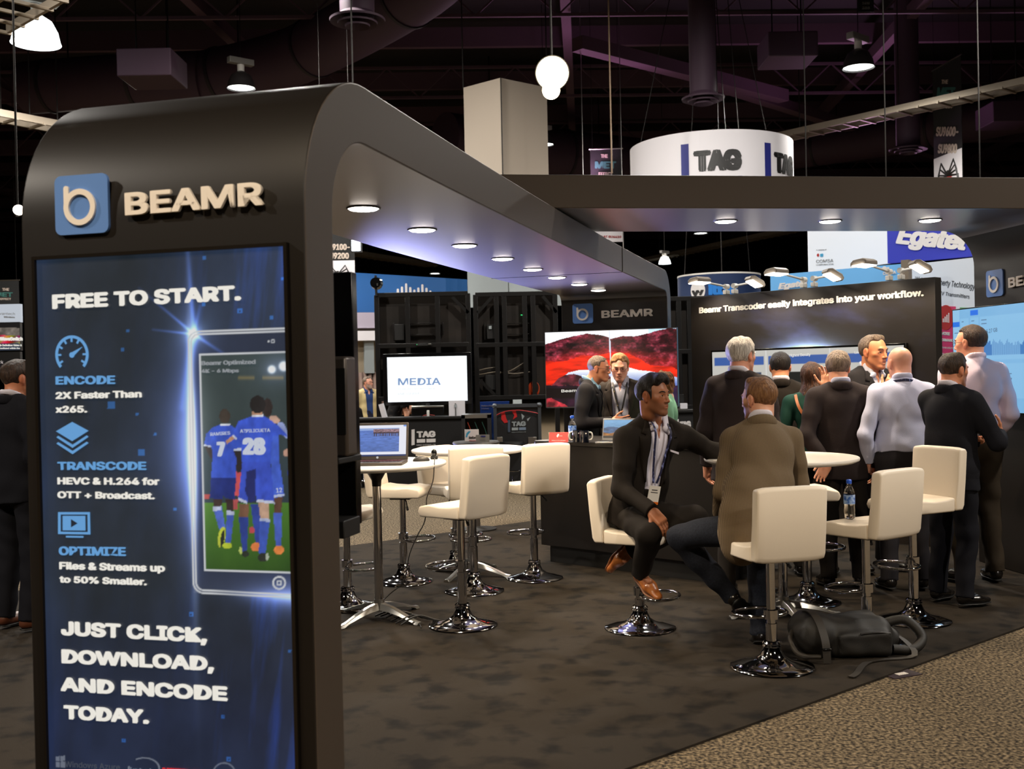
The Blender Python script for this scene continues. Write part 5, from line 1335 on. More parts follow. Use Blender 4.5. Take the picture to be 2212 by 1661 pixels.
# --- seated man in the black suit, turned to the camera
J1 = dict(head=at(1413, 856, 6.70), neck=at(1410, 909, 6.80), shR=at(1352, 945, 6.68), shL=at(1478, 940, 6.90), pel=at(1376, 1102, 6.82), elR=at(1341, 1058, 6.62), wrR=at(1408, 1104, 6.42), elL=at(1540, 975, 7.00), wrL=at(1606, 970, 7.12),
          hipR=at(1352, 1112, 6.78), hipL=at(1394, 1114, 6.86), knR=at(1403, 1152, 6.40), knL=at(1503, 1120, 6.62), anR=at(1384, 1238, 6.70), toeR=at(1424, 1280, 6.56), anL=at(1366, 1190, 6.80), toeL=at(1330, 1234, 6.80))
dR = unit(at(1444, 1142, 6.36)-J1['wrR'])
b1, X1 = person('man in a black suit with white pocket square seated on a white stool', J1, (.74, -.66, -.02), (160, 102, 70), 'quiff', H_BLACK, .0044, 'jacket', BLKSUIT, SHWHITE, BLKTR, TANSHOE, beard=((96, 66, 50), .45),
       hands=dict(R=dict(d=dR, n=V(-.5, .75, -.25), th=-1, curl=.42, sc=1.02, tcurl=.2), L=dict(d=V(1, .1, -.05), n=V(0, 0, -1), th=1, curl=.2)), vneck=dict(w=.078, z=-.25, low=.050, sw=.026, sz=.80), lapel=True, hem=.10, sc=1.0, hscale=1.04, jaw=1.07, sit=True, soles=TANSOLE, seed=2, brow=H_BLACK, fold=.005)
B, u, f, l = X1['B'], X1['u'], X1['f'], X1['l']
ch = lambda x, t, e=0.: B(x, 0, t)+f*(.118*math.sqrt(max(.1, 1-(x/.2)**2))*(1-.12*abs(t-.62))+e)
sq = MB().prism([(-.032, -.006), (.034, .006), (.036, .018), (-.030, .008)], -.004, .004, frame(ch(-.115, .70, .034), -X1['M'][:, 0]*-1, u)); sq.obj('pocket_square', SHWHITE, b1, True)
bp_ = ch(.0, .22, .022)
for q in (-1, 1): ribbon(smooth_path([B(q*.058, .02, 1.05), ch(q*.062, .92, .016), ch(q*.046, .70, .018), ch(q*.030, .48, .020), bp_+X1['M'][:, 0]*q*.012+u*.075], 4), .016, .0022, f, NAVYLAN, b1)
badge(bp_+f*.008, -X1['M'][:, 0], u, b1, .088, .118)
# --- seated man in the grey pinstripe jacket, back to the camera
J2 = dict(head=at(1637, 864, 6.22), neck=at(1641, 918, 6.13), shL=at(1583, 952, 6.12), shR=at(1708, 946, 6.20), pel=at(1648, 1120, 5.98), elL=at(1563, 1062, 6.10), wrL=at(1556, 1108, 6.30), elR=at(1722, 1045, 6.22), wrR=at(1680, 1085, 6.45),
          hipL=at(1618, 1138, 6.0), hipR=at(1678, 1138, 6.02), knL=at(1467, 1160, 6.26), knR=at(1642, 1212, 6.37), anL=at(1580, 1288, 6.32), toeL=at(1602, 1316, 6.50), anR=at(1640, 1366, 6.34), toeR=at(1630, 1380, 6.52))
def skirt2(S, B, u, f, l): S.cone(B(-.10, -.02, .25), at(1598, 1150, 5.93), .13, .11, .05); S.cone(at(1598, 1150, 5.93), at(1606, 1186, 5.93), .10, .09, .04, flat=((0, 1, 0), .8)); S.cone(at(1590, 1110, 5.92), at(1592, 1182, 5.90), .085, .080, .05, flat=((0, 1, 0), .8))
b2, X2 = person('man in a grey pinstripe jacket and jeans seated with his back turned', J2, (-.62, .78, -.05), (222, 166, 136), 'short', H_FAIR, .0052, 'jacket', PINSTR, SHWHITE, JEANS, BLKSHOE, beard=((150, 100, 60), .7), hem=.02, sit=True, bulk=1.06, hscale=1.04, seed=5, fold=.006, extra_top=skirt2, face=True, lapel=False)
# --- two men talking behind the counter
J3, k, L, F, Rr = stand(.70, 10.35, -14, 1.80, .12, dict(elR=(.27, -.02, 1.12), wrR=(.17, .26, 1.14), elL=(-.24, .02, 1.12), wrL=(-.12, .28, 1.09)), neckf=.03)
b3, X3 = person('man in dark blazer and sky blue shirt gesturing with both hands, in profile', J3, (.93, -.36, -.10), (190, 124, 90), 'crop', H_GREYBROWN, .0052, 'jacket', DKBLUE, SHSKY, BLKTR, BLKSHOE, sc=k, hands=dict(R=dict(d=F*.9+V(0, 0, .05)+Rr*-.35, n=V(-F[1], F[0], .5), th=1, curl=.12, spread=.3), L=dict(d=F*.9+Rr*.35, n=V(0, 0, 1), th=-1, curl=.2, spread=.3)), vneck=dict(w=.07, z=.30, low=.03, sw=.03, sz=.8), lapel=True, glasses=pbr('dark_frames', rgb(30, 24, 22), .3), seed=8)
B, u, f = X3['B'], X3['u'], X3['f']; chk = lambda x, t, e: B(x, 0, t)+f*(.118*k*math.sqrt(max(.1, 1-(x/.2)**2))+e)
for q in (-1, 1): ribbon(smooth_path([B(q*.06, .02, 1.04), chk(q*.05, .8, .022), chk(q*.02, .35, .03)], 4), .014, .0022, f, BLACKLAN, b3)
badge(chk(0, .20, .045), -X3['M'][:, 0], u, b3)
J4, k, L, F, Rr = stand(1.085, 10.70, -96, 1.81, .03)
b4, X4 = person('man in charcoal jacket and glasses with a lanyard, facing the camera', J4, (-.12, -.95, -.24), (226, 164, 138), 'full', H_BLOND, .0052, 'jacket', CHARSUIT, SHGREY, BLKTR, BLKSHOE, sc=k, bulk=1.08, vneck=dict(w=.085, z=-.3, low=.062, sw=.026, sz=.82), lapel=True, glasses=pbr('thin_frames', rgb(70, 56, 48), .3, .6), seed=11, jaw=1.12, hscale=1.04)
B, u, f = X4['B'], X4['u'], X4['f']
for q in (-1, 1): ribbon(smooth_path([B(q*.062, .02, 1.05), B(q*.062, 0, .9)+f*.125*k, B(q*.035, 0, .66)+f*.150*k, B(q*.004, 0, .42)+f*.158*k], 4), .018, .0022, f, BLACKLAN, b4)
badge(B(0, 0, .12)+f*.16*k, -X4['M'][:, 0], u, b4)
J5, k, L, F, Rr = stand(1.515, 10.55, 172, 1.62)
person('person with curly auburn hair in a mint top, half hidden behind the seated man', J5, (-.85, .5, 0), (214, 160, 130), 'curly', H_CURL, .010, 'shirt', cloth('mint_top_cloth', (140, 190, 150), .7), None, BLKTR, BLKSHOE, sc=k, collar=False, face=False, seed=13)
# --- the group in front of the slogan panel
J6, k, L, F, Rr = stand(1.63, 7.62, 52, 1.86, .02, dict(wrR=(.22, .20, .98), wrL=(-.27, .02, .89)))
person('white haired man in a dark brown suit, seen from behind', J6, (.80, .60, -.05), (224, 158, 130), 'full', H_WHITE, .0075, 'jacket', BROWNSUIT, SHWHITE, BLKTR, BLKSHOE, sc=k, bulk=1.08, hem=.16, seed=17)
J7, k, L, F, Rr = stand(2.20, 8.72, 76, 1.77)
b7, X7 = person('black haired man in a black suit, back turned, left of the long haired woman', J7, (.30, .95, -.08), (206, 140, 104), 'short', H_BLACK, .0085, 'jacket', BLKSUIT, SHWHITE, BLKTR, BLKSHOE, sc=k, face=False, seed=19)
J8, k, L, F, Rr = stand(2.36, 8.36, 70, 1.68, 0, dict(elR=V(at(1808, 900, 8.28)), wrR=V(at(1787, 838, 8.16))))
b8, X8 = person('woman with long brown hair in a dark green top raising one hand', J8, (.55, .83, -.05), (222, 160, 130), 'long', H_LONG, .0068, 'shirt', cloth('dark_green_cloth', (20, 56, 48), .75), None, BLKTR, BLKSHOE, sc=k*.95, bulk=.92, collar=False, face=False, hands=dict(R=dict(d=V(-.05, .1, 1), n=V(-.7, -.7, 0), th=-1, curl=.25, sc=1.0, spread=.2)), seed=23)
B, u, f = X8['B'], X8['u'], X8['f']
ribbon(smooth_path([B(-.14, -.05, 1.0), B(-.10, -.135, .8), B(.02, -.15, .45), B(.13, -.13, .1), B(.20, -.06, -.05)], 5), .022, .004, -f, pbr('tan_strap', rgb(150, 84, 40), .5), b8, 'bag_strap')
J9, k, L, F, Rr = stand(2.44, 7.92, 84, 1.75, .02, dict(elL=(-.265, -.10, 1.14), wrL=(-.135, -.165, .925)))
person('grey haired man in a dark suit seen from behind, one palm turned back', J9, (.42, .90, -.16), (224, 160, 130), 'full', H_GREY, .0068, 'jacket', BROWNSUIT, SHBLUE, BLKTR, BLKSHOE, sc=k, hem=.15, seed=29, hands=dict(L=dict(d=V(-.55, -.25, -.75), n=V(.1, -1, .25), th=1, curl=.35, sc=1.0, spread=.2)), face=False)
J10, k, L, F, Rr = stand(2.88, 8.55, -70, 1.88, .02, dict(elR=(.20, .13, 1.14), wrR=(.02, .20, 1.34)))
person('man in a dark blazer facing the camera with his hand on his chin', J10, (.50, -.85, -.06), (206, 136, 96), 'receding', H_GREYBROWN, .0052, 'jacket', DKBLUE, SHGREY, BLKTR, BLKSHOE, sc=k, hands=dict(R=dict(d=V(.35, -.10, 1), n=V(.3, .9, .2), th=1, curl=.75, sc=1.0)), vneck=dict(w=.07, z=.4, sw=.03, sz=.8), lapel=True, mouth=.006, seed=31, hscale=1.05)
J11, k, L, F, Rr = stand(2.845, 7.78, 86, 1.775, .02, dict(elL=(-.275, -.06, 1.12), wrL=(-.235, .05, .93), elR=(.275, -.05, 1.13), wrR=(.24, .06, .92)))
b11, X11 = person('bald man in a pale blue shirt with a navy lanyard ribbon, seen from behind', J11, (-.25, .95, -.12), (226, 164, 140), None, None, .0062, 'shirt', SHBLUE, None, GREYTR, BLKSHOE, sc=k, bulk=1.10, seed=37, scalp=((150, 112, 92), .45), fold=.006, face=False)
B, u, f = X11['B'], X11['u'], X11['f']
ribbon([B(.073*math.sin(a), -.020-.074*math.cos(a), 1.0)+u*(.026-.012*abs(math.sin(a))) for a in np.linspace(-1.7, 1.7, 16)], .018, .003, [unit(-f*math.cos(a)+X11['M'][:, 0]*math.sin(a)) for a in np.linspace(-1.7, 1.7, 16)], NAVYLAN, b11)
J12, k, L, F, Rr = stand(2.99, 7.27, 28, 1.715, .02, dict(elR=(.27, .13, 1.13), wrR=(.13, .33, 1.17), elL=(-.22, .14, 1.12), wrL=(-.06, .36, 1.12)))
person('dark haired man in a navy suit in profile at the right, forearms raised', J12, (.93, .36, -.06), (206, 138, 104), 'short', H_BROWN, .0054, 'jacket', NAVYSUIT, SHWHITE, NAVYTR, BLKSHOE, sc=k, bulk=1.05, beard=((110, 78, 60), .5), hem=.15, seed=41, brow=H_BROWN, hands=dict(R=dict(d=V(-.35, .35, .55), n=V(-.6, -.5, .4), th=1, curl=.35), L=dict(d=V(-.3, -.3, .1), n=V(0, .2, 1), th=-1, curl=.45)))
J13, k, L, F, Rr = stand(3.46, 7.98, 98, 1.93, .01, dict(elR=(.25, -.03, 1.14), wrR=(.22, .12, .95), elL=(-.25, .0, 1.13)))
person('tall man in a pale pink shirt with glasses, back turned, facing the dashboard screen', J13, (-.62, .78, -.03), (218, 152, 122), 'thin', H_BROWN, .0065, 'shirt', SHPINK, None, OLIVETR, BLKSHOE, sc=k, bulk=1.04, seed=43, fold=.006, glasses=pbr('dark_frames', rgb(30, 24, 22), .3))
# --- man at the far left behind the kiosk, two men far behind by the video wall, one seated, one at the desk
J14, k, L, F, Rr = stand(-3.32, 7.12, 60, 1.80)
person('man in dark suit and brown shoes half hidden by the kiosk, left edge', J14, (.75, .65, 0), (200, 130, 96), 'short', H_BROWN, .0085, 'jacket', NAVYSUIT, SHWHITE, NAVYTR, BRNSHOE, sc=k, face=False, seed=47)
J15, k, L, F, Rr = stand(-2.66, 19.6, -60, 1.66)
person('bearded man in a cream jacket and glasses far behind, beside the video wall', J15, (.85, -.5, .05), (206, 146, 120), 'receding', H_GREY, .013, 'jacket', cloth('cream_jacket_cloth', (196, 176, 128)), cloth('blue_shirt_cloth', (40, 62, 110)), cloth('dark_blue_trousers', (28, 30, 46)), BLKSHOE, sc=k, beard=((150, 140, 132), .8), vneck=dict(w=.08, z=-.3, low=.05), glasses=pbr('dark_frames', rgb(30, 24, 22), .3), seed=53)
J16, k, L, F, Rr = stand(-2.86, 18.9, -70, 1.30)
person('dark haired man in a dark suit low in front of the cream jacket man', J16, (.5, -.85, -.1), (196, 136, 110), 'short', H_BROWN, .012, 'jacket', DKBLUE, SHWHITE, BLKTR, BLKSHOE, sc=k*1.1, vneck=dict(w=.07, z=.35), seed=59)
J17, k, L, F, Rr = stand(-2.03, 18.0, 20, 1.72, .25, dict(elR=(.26, .16, 1.0), wrR=(.12, .25, 1.26), elL=(-.24, .2, 1.05), wrL=(-.10, .4, 1.05)))
person('person in a black short sleeved shirt leaning on the black desk', J17, (.9, -.3, -.2), (222, 160, 128), 'short', H_BROWN, .012, 'tee', cloth('black_tee_cloth', (18, 17, 18)), None, BLKTR, BLKSHOE, sc=k, collar=False, face=False, seed=61)
# ------------------------------------------------------------------ neighbouring stands and hanging signs
INK = pbr('black_print', rgb(24, 22, 22), .5); BLUEINK = pbr('blue_print', rgb(34, 40, 120), .5); GREYINK = pbr('grey_print', rgb(120, 120, 118), .5)
WHITEFAB = pbr('white_fabric', rgb(226, 222, 226), .8); GREYFAB = pbr('pale_grey_panel', rgb(150, 158, 160), .8); TAGWHITE = pbr('white_mark', rgb(226, 222, 220), .5)
def XP(x0, y0, x1, y1, Y0, Y1=None):
    """upright plane through two pixels at depths Y0 and Y1"""
    A = at(x0, y0, Y0); Bq = at(x1, y1, Y1 or Y0); return Plane((A[0], A[1], 0), (Bq[0]-A[0], Bq[1]-A[1], 0))
def tagmark(pl, L, Tp, Rr, Bt, parent, bar, letters, b1_, b2_, off=.006):
    """bar, three letters, two blocks and a small caption; L,R,T,B pixel limits on plane pl"""
    P = lambda x, y: pl.xy(x, y)
    w = Rr-L; h = Bt-Tp
    q = flat(pl, [[P(L, Tp+.03*h), P(L+.13*w, Tp), P(L+.13*w, Bt-.04*h), P(L, Bt)]], bar, parent, 'mark_bar', off, .004)
    text('TAG', pl, (L+.22*w, Tp+.52*h), (Rr, Tp+.48*h), (L+.22*w, Tp), letters, parent, 'mark_letters', .09, off, .004)
    flat(pl, [[P(L+.22*w, Tp+.62*h), P(L+.57*w, Tp+.60*h), P(L+.57*w, Tp+.82*h), P(L+.22*w, Tp+.84*h)]], b1_, parent, 'mark_block', off, .004)
    flat(pl, [[P(L+.62*w, Tp+.60*h), P(Rr, Tp+.58*h), P(Rr, Tp+.80*h), P(L+.62*w, Tp+.82*h)]], b2_, parent, 'mark_block', off, .004)
    text('VIDEO SYSTEMS LTD', pl, (L+.20*w, Bt+.03*h), (Rr, Bt-.0*h), (L+.20*w, Bt-.09*h), letters, parent, 'mark_caption', 0, off, .003)
def bend(o, cx, cy, r):
    """wrap a flat child lying on the plane y=cy-r onto the drum of radius r standing at (cx, cy)"""
    me = o.data; n = len(me.vertices); co = np.zeros(n*3); me.vertices.foreach_get('co', co); co = co.reshape(-1, 3)
    a = (co[:, 0]-cx)/r; dd = (cy-r)-co[:, 1]+r; x = cx+dd*np.sin(a); y = cy-dd*np.cos(a)
    me.vertices.foreach_set('co', np.stack([x, y, co[:, 2]], 1).ravel()); me.update()

def wires(t, prs, r, nm='hanger_wire', mat=None, n=6):
    for p, q in prs: MB().cyl(p, q, r, n=n).obj(nm, mat or DARKMETAL, t, True)
# round white hanging sign
TY = 20.; r_ = 1.5; cT = at(1535, 340, TY); zt_, zb_ = 5.83, 4.58
TG = thing('hanging_sign', 'round white hanging sign printed twice with a blue barred logo', 'hanging sign', (cT[0], cT[1], zb_))
MB().lathe([(r_-.02, zb_), (r_, zb_), (r_, zt_), (r_-.02, zt_)], 96, Matrix.Translation((cT[0], cT[1], 0)), cap=False).obj('drum', WHITEFAB, TG, True, smooth=60)
TP = Plane((cT[0], cT[1]-r_, 0), (1, 0, 0))
for lx, w_ in ((-.80, 1.06), (.72, 1.0)):
    hh = 1.0; tz = 5.62; ch0 = len(TG.children)
    a_, b_ = lx, lx+w_
    before = set(bpy.data.objects)
    flat(TP, [[(a_, tz), (a_+.14, tz), (a_+.14, tz-hh), (a_, tz-hh)]], BLUEINK, TG, 'mark_bar', .006, .004)
    text('TAG', TP, (a_+.22, tz-.50), (b_, tz-.50), (a_+.22, tz-.01), INK, TG, 'mark_letters', .10, .006, .004, sub=0)
    flat(TP, [rrect(a_+.22, tz-.86, a_+.60, tz-.60, .002, 1)], GREYINK, TG, 'mark_block', .006, .004)
    flat(TP, [rrect(a_+.66, tz-.86, b_, tz-.60, .002, 1)], BLUEINK, TG, 'mark_block', .006, .004)
    text('VIDEO SYSTEMS LTD', TP, (a_+.22, tz-1.06), (b_, tz-1.06), (a_+.22, tz-.94), INK, TG, 'mark_caption', .02, .006, .003, sub=0)
    for o in set(bpy.data.objects)-before: bend(o, cT[0], cT[1], r_)
wires(TG, [((cT[0]+1.49*math.cos(a), cT[1]+1.49*math.sin(a), zt_-.02), (cT[0]+.2*math.cos(a), cT[1]+.2*math.sin(a), 11.0)) for a in (.5, 2.6, 4.7)], .008)
# dark blue round sign behind the panel
WY = 20.; cW = at(1553, 620, WY); rW = 88/2300*WY
WT = thing('hanging_sign', 'dark blue round sign lettered witbe behind the slogan panel', 'hanging sign', (cW[0], cW[1], 2.2))
MB().lathe([(rW-.03, 2.2), (rW, 2.2), (rW, 3.40), (rW-.03, 3.40)], 72, Matrix.Translation((cW[0], cW[1], 0)), cap=False).obj('drum', pbr('navy_fabric', rgb(16, 42, 84), .7), WT, True, smooth=60)
MB().lathe([(rW-.16, 3.40), (rW+.005, 3.40), (rW+.005, 3.43), (rW-.16, 3.43)], 72, Matrix.Translation((cW[0], cW[1], 0)), cap=False).obj('rim', WHITEPLAST, WT, True)
wires(WT, [((cW[0]+(rW-.05)*math.cos(a), cW[1]+(rW-.05)*math.sin(a), 3.42), (cW[0]+.15*math.cos(a), cW[1]+.15*math.sin(a), 11.0)) for a in (.4, 2.5, 4.6)], .008)
WP = Plane((cW[0], cW[1]-rW, 0), (1, 0, 0)); before = set(bpy.data.objects)
flat(WP, [circ(-.545, 3.115, .15, 28, .185)], TAGWHITE, WT, 'mark_disc', .008, .004)
text('w', WP, (-.67, 3.02), (-.42, 3.02), (-.67, 3.20), INK, WT, 'mark_letter', .08, .013, .004, sub=0)
WBL = pbr('bright_blue_print', rgb(20, 120, 205), .5)
text('itbe', WP, (-.34, 3.02), (.18, 3.02), (-.34, 3.28), WBL, WT, 'lettering', .09, .008, .004, sub=0)
text('Quality of Experience', WP, (-.36, 2.90), (.50, 2.90), (-.36, 2.97), WBL, WT, 'caption', .03, .008, .003, sub=0)
for o in set(bpy.data.objects)-before: bend(o, cW[0], cW[1], rW)
# white square tower sign
c0_, c1_, c2_ = at(1003, 300, 19.8), at(1083, 300, 19.2), at(1184, 300, 19.9)
PT = thing('hanging_sign', 'tall square white box sign under the bright warm floodlight', 'hanging sign', (c1_[0], c1_[1], 4.9))
c3_ = c0_+c2_-c1_
MB().prism([tuple(c0_[:2]), tuple(c1_[:2]), tuple(c2_[:2]), tuple(c3_[:2])], 4.9, 7.0).obj('box', pbr('white_box_panel', rgb(160, 148, 134), .8), PT, True, bevel=.01)
MB().box((c1_[0]+.012, c1_[1]-.004, 5.95), (.02, .02, 2.1)).obj('corner_seam', DARKMETAL, PT, True)
wires(PT, [((c_[0], c_[1], 6.98), (c_[0], c_[1], 11.0)) for c_ in (c0_, c2_)], .012)
# hanging direction banners
BAN = pbr('banner_black', rgb(28, 28, 28), .8); METG = pbr('banner_green', rgb(58, 110, 104), .7); OLV = pbr('banner_olive', rgb(110, 104, 30), .7); BW = pbr('banner_cream', rgb(200, 184, 170), .7); REDP = pbr('banner_red', rgb(176, 40, 36), .6)
def banner(label, x0, y0, x1, y1, Y, lines, white_from=None, skew=0., met=None, nums=None):
    pl = XP(x0, y0, x1, y0, Y-skew, Y+skew); a0, bt = pl.xy(x0, y0); a1, _ = pl.xy(x1, y0); _, bb = pl.xy((x0+x1)/2, y1)
    t = thing('hanging_banner', label, 'banner', pl.at((a0+a1)/2, bb))
    MB().box(((a0+a1)/2, (bt+bb)/2, -.006), (a1-a0, bt-bb, .012), pl.M).obj('cloth', BAN, t, True)
    MB().cyl(pl.at(a0-.03, bt, -.006), pl.at(a1+.03, bt, -.006), .016, n=10).obj('top_rail', ALU, t, True)
    wires(t, [(pl.at(a, bt, -.006), pl.at(a, 11.0, -.006)) for a in (a0+.05, a1-.05)], .005)
    W = a1-a0
    for s, xa, xb, yb, ytop, mt, bo in lines:
        text(s, pl, (xa, yb), (xb, yb+(xb-xa)*(.0)), (xa, ytop), mt, t, 'lettering', bo, .006, .003)
    if white_from:
        _, bw = pl.xy((x0+x1)/2, white_from); w = flat(pl, [[(a0, bb), (a1, bb), (a1, bw), (a0, bw)]], WHITEFAB, t, 'sponsor_panel', .003, .004)
        cx, cy = (a0+a1)/2, bw-.40*W
        m = MB(); m.prism(circ(cx, cy, .10*W), .004, .008, pl.M)
        for k in range(4):
            for q in (-1, 1):
                e = [(cx, cy), (cx+q*(.22+.05*k)*W, cy+(.26-.10*k)*W), (cx+q*(.32+.03*k)*W, cy+(.05-.14*k)*W)]
                m.tube([pl.at(*p, .006) for p in e], .012*W/.6, 5)
        m.obj('spider_emblem', INK, w, True)
        flat(pl, [circ(cx+.05*W, cy-.04*W, .09*W)], REDP, w, 'emblem_body', .010, .003)
        text('DECIMATOR', pl, (a0+.06*W, cy-.46*W), (a1-.03*W, cy-.50*W), (a0+.06*W, cy-.26*W), REDP, w, 'lettering', .12, .008, .003, sub=0)
    return t, pl
banner('hanging black banner reading THE MET EFFECT with booth range SU9600 at upper right', 2014, 153, 2075, 395, 23.5,
       [('THE', 2034, 2048, 181, 169, BW, .05), ('MET', 2023, 2062, 215, 180, METG, .08), ('EFFECT', 2030, 2058, 234, 220, BW, .04), ('SU9600-', 2022, 2070, 294, 267, BW, .06), ('SU9800', 2026, 2067, 331, 304, BW, .06)], 333, -.6)
banner('hanging black banner reading THE MET EFFECT beside the round white sign', 1275, 322, 1343, 420, 25.,
       [('THE', 1298, 1313, 341, 330, BW, .05), ('MET', 1285, 1331, 364, 343, METG, .08), ('EFFECT', 1293, 1324, 380, 369, BW, .04)])
banner('hanging black banner with booth range SU9100 showing past the kiosk edge', 690, 470, 764, 616, 19.,
       [('SU9100-', 701, 756, 540, 522, BW, .06), ('SU9200', 703, 754, 559, 541, BW, .06)], 563)
banner('dim hanging banner reading THE MET EFFECT at the left edge', -22, 606, 40, 706, 24., [('THE', 5, 20, 628, 620, BW, .05), ('MET', -12, 28, 641, 628, METG, .08), ('EFFECT', 1, 24, 648, 642, BW, .04)])
# white sign with red print
pl = XP(1262, 480, 1345, 480, 24.); a0, bt = pl.xy(1262, 478); a1, _ = pl.xy(1345.5, 478); _, bb = pl.xy(1300, 523)
t = thing('hanging_sign', 'small white sign with red booth number just above the long arch', 'hanging sign', pl.at((a0+a1)/2, bb))
MB().box(((a0+a1)/2, (bt+bb)/2, -.01), (a1-a0, bt-bb, .02), pl.M).obj('board', WHITEFAB, t, True)
text('JOIN US AT SU4410', pl, (1272, 513), (1342, 514), (1272, 506.5), REDP, t, 'lettering', .05, .004, .003)
wires(t, [(pl.at(a1, bb-1.2), pl.at(a1, 11.0)), (pl.at(a0, bt), pl.at(a0, 11.0))], .010, 'pole', ALU)

# blue stand sign with white sound bars, pale stand below it
BY = 23.; pl = XP(740, 600, 1012, 600, BY, BY+1.5)
t = thing('stand_sign', 'broad blue fascia sign with nine white rounded bars', 'sign', pl.at(1, 3))
a0, bt = pl.xy(742, 588); a1, _ = pl.xy(1007, 604); _, bt2 = pl.xy(1007, 604); _, bb = pl.xy(790, 675)
flat(pl, [[(a0, bb), (a1, bb), (a1, bt2), (a0, bt)]], pbr('blue_fascia', rgb(30, 92, 158), .5), t, 'panel', 0, .1)
for x, y0, y1 in ((857.2, 624, 633), (866, 619.5, 634), (875, 612.5, 637), (884, 620.5, 637), (892.8, 626, 637), (901.5, 621.5, 637), (910, 614.5, 637), (919, 622, 637), (927.5, 628, 637)):
    a, b_ = pl.xy(x, y0); a2, c_ = pl.xy(x, y1+3); MB().prism(rrect(a-.024, c_, a+.024, b_, .023), .052, .062, pl.M).obj('sound_bar', TAGWHITE, t, True, smooth=0)
pl2 = XP(700, 700, 812, 700, BY-.4, BY-.1)
t = thing('stand_wall', 'pale stand wall with white ledge and curved lavender band far behind the laptop', 'stand', pl2.at(1, 0))
def strip(y0, y1, mat, nm, th, off=0., x0=690, x1=840):
    a0, b0 = pl2.xy(x0, y0); a1, b1 = pl2.xy(x1, y1); MB().box(((a0+a1)/2, (b0+b1)/2, off), (abs(a1-a0), abs(b1-b0), th), pl2.M).obj(nm, mat, t, True)
strip(677, 709, pbr('lavender_band', rgb(170, 160, 176), .7), 'curved_band', .3, .1); strip(709, 717, pbr('beige_wall', rgb(150, 136, 114), .8), 'beige_wall', .1); strip(717, 736, WHITEFAB, 'white_ledge', .35, .15)
strip(736, 806, pbr('beige_wall', rgb(150, 136, 114), .8), 'lower_wall', .1); strip(736, 806, GREYFAB, 'grey_column', .3, .05, 784, 806)
a0, b0 = pl2.xy(700, 806); a1, b1 = pl2.xy(830, 930); nn = 40; vs = []; fs = []
for i in range(nn+1):
    a = a0+(a1-a0)*i/nn; zz = .06*math.sin(i*1.9)+.1; vs += [tuple(pl2.at(a, b0, zz)), tuple(pl2.at(a, 0.02, zz))]
fs = [(2*i, 2*i+1, 2*i+3, 2*i+2) for i in range(nn)]
me_ = MB(); me_.add(vs, fs); dr_ = me_.obj('drape', pbr('grey_pink_drape', rgb(140, 118, 108), .8), t, True, smooth=179); dr_.modifiers.new('thick', 'SOLIDIFY').thickness = .02
# grey wall panel beyond the arch
pl3 = XP(1009, 600, 1215, 600, 24.)
a0, bt = pl3.xy(1009, 560); a1, bb = pl3.xy(1215, 660); t = thing('stand_wall', 'pale grey wall panel showing just under the long arch', 'stand', pl3.at(a0, bb))
MB().box(((a0+a1)/2-.0, (bt+bb)/2, 0), (a1-a0, bt-bb, .1), pl3.M).obj('panel', GREYFAB, t, True); MB().box((pl3.xy(1098, 600)[0], (bt+bb)/2, .052), (.012, bt-bb, .006), pl3.M).obj('seam', DARKMETAL, t, True)
MB().box(((a0+a1)/2, bb/2, -.02), (.2, bb, .06), pl3.M).obj('post', GREYFAB, t, True)

# ------------------------------------------------------------------ back of the black video wall
FRM = pbr('black_profile', rgb(17, 15, 14), .4, .1); BACKP = pbr('screen_back_plate', rgb(42, 34, 28), .5, .1, noise=(3, rgb(26, 22, 18), (.2, 1, 1), (.3, .7)))
VY = 17.
def videowall(label, xs, y0, y1, ym, legs, Y, braces):
    pl = XP(xs[0], 700, xs[-1], 700, Y); a = [pl.xy(x, 700)[0] for x in xs]; bt = pl.xy(xs[0], y0)[1]; bb = pl.xy(xs[0], y1)[1]; bm_ = pl.xy(xs[0], ym)[1]
    t = thing('video_wall', label, 'video wall', pl.at((a[0]+a[-1])/2, 0))
    for k, (p, q) in enumerate(((bt, bm_), (bm_, bb))): MB().box(((a[0]+a[-1])/2, (p+q)/2, -.12), (a[-1]-a[0]-.04, p-q-.02, .05), pl.M).obj('screen_back', BACKP, t, True)
    for i, x in enumerate(a):
        low = 0.0 if i in legs else bb
        MB().box((x, (bt+low)/2, 0), (.075, bt-low, .09), pl.M).obj('upright', FRM, t, True, bevel=.004)
    for z in (bt, bm_, bb): MB().box(((a[0]+a[-1])/2, z, .004), (a[-1]-a[0], .07, .085), pl.M).obj('crossbar', FRM, t, True, bevel=.004)
    for (xa, ya), (xb, yb) in braces:
        MB().bar(pl.at(*pl.xy(xa, ya), .02), pl.at(*pl.xy(xb, yb), .02), .05, .05, pl.n).obj('brace', FRM, t, True)
    return t, pl
VW1, VP1 = videowall('left bay of the black video wall frame seen from its back', [815, 881, 946, 1012], 638, 862, 748, (0, 3), VY, [((977, 642), (1012, 676))])
VW2, VP2 = videowall('right bay of the black video wall frame behind the red rock television', [1028, 1073, 1090, 1134, 1152, 1200], 637, 860, 746, (0, 5), VY, [((1064, 641), (1032, 676)), ((1172, 640), (1202, 675)), ((1036, 820), (1072, 856))])
VW3, VP3 = videowall('dark end of the video wall frame between the television and the slogan panel', [1440, 1466, 1489, 1560], 646, 880, 760, (0, 3), VY, [])
def gadget(pl, x0, y0, x1, y1, parent, nm, mat, d=.06, off=-.05):
    a0, b0 = pl.xy(x0, y1); a1, b1 = pl.xy(x1, y0); return MB().box(((a0+a1)/2, (b0+b1)/2, off), (a1-a0, b1-b0, d), pl.M).obj(nm, mat, parent, True, bevel=.004)
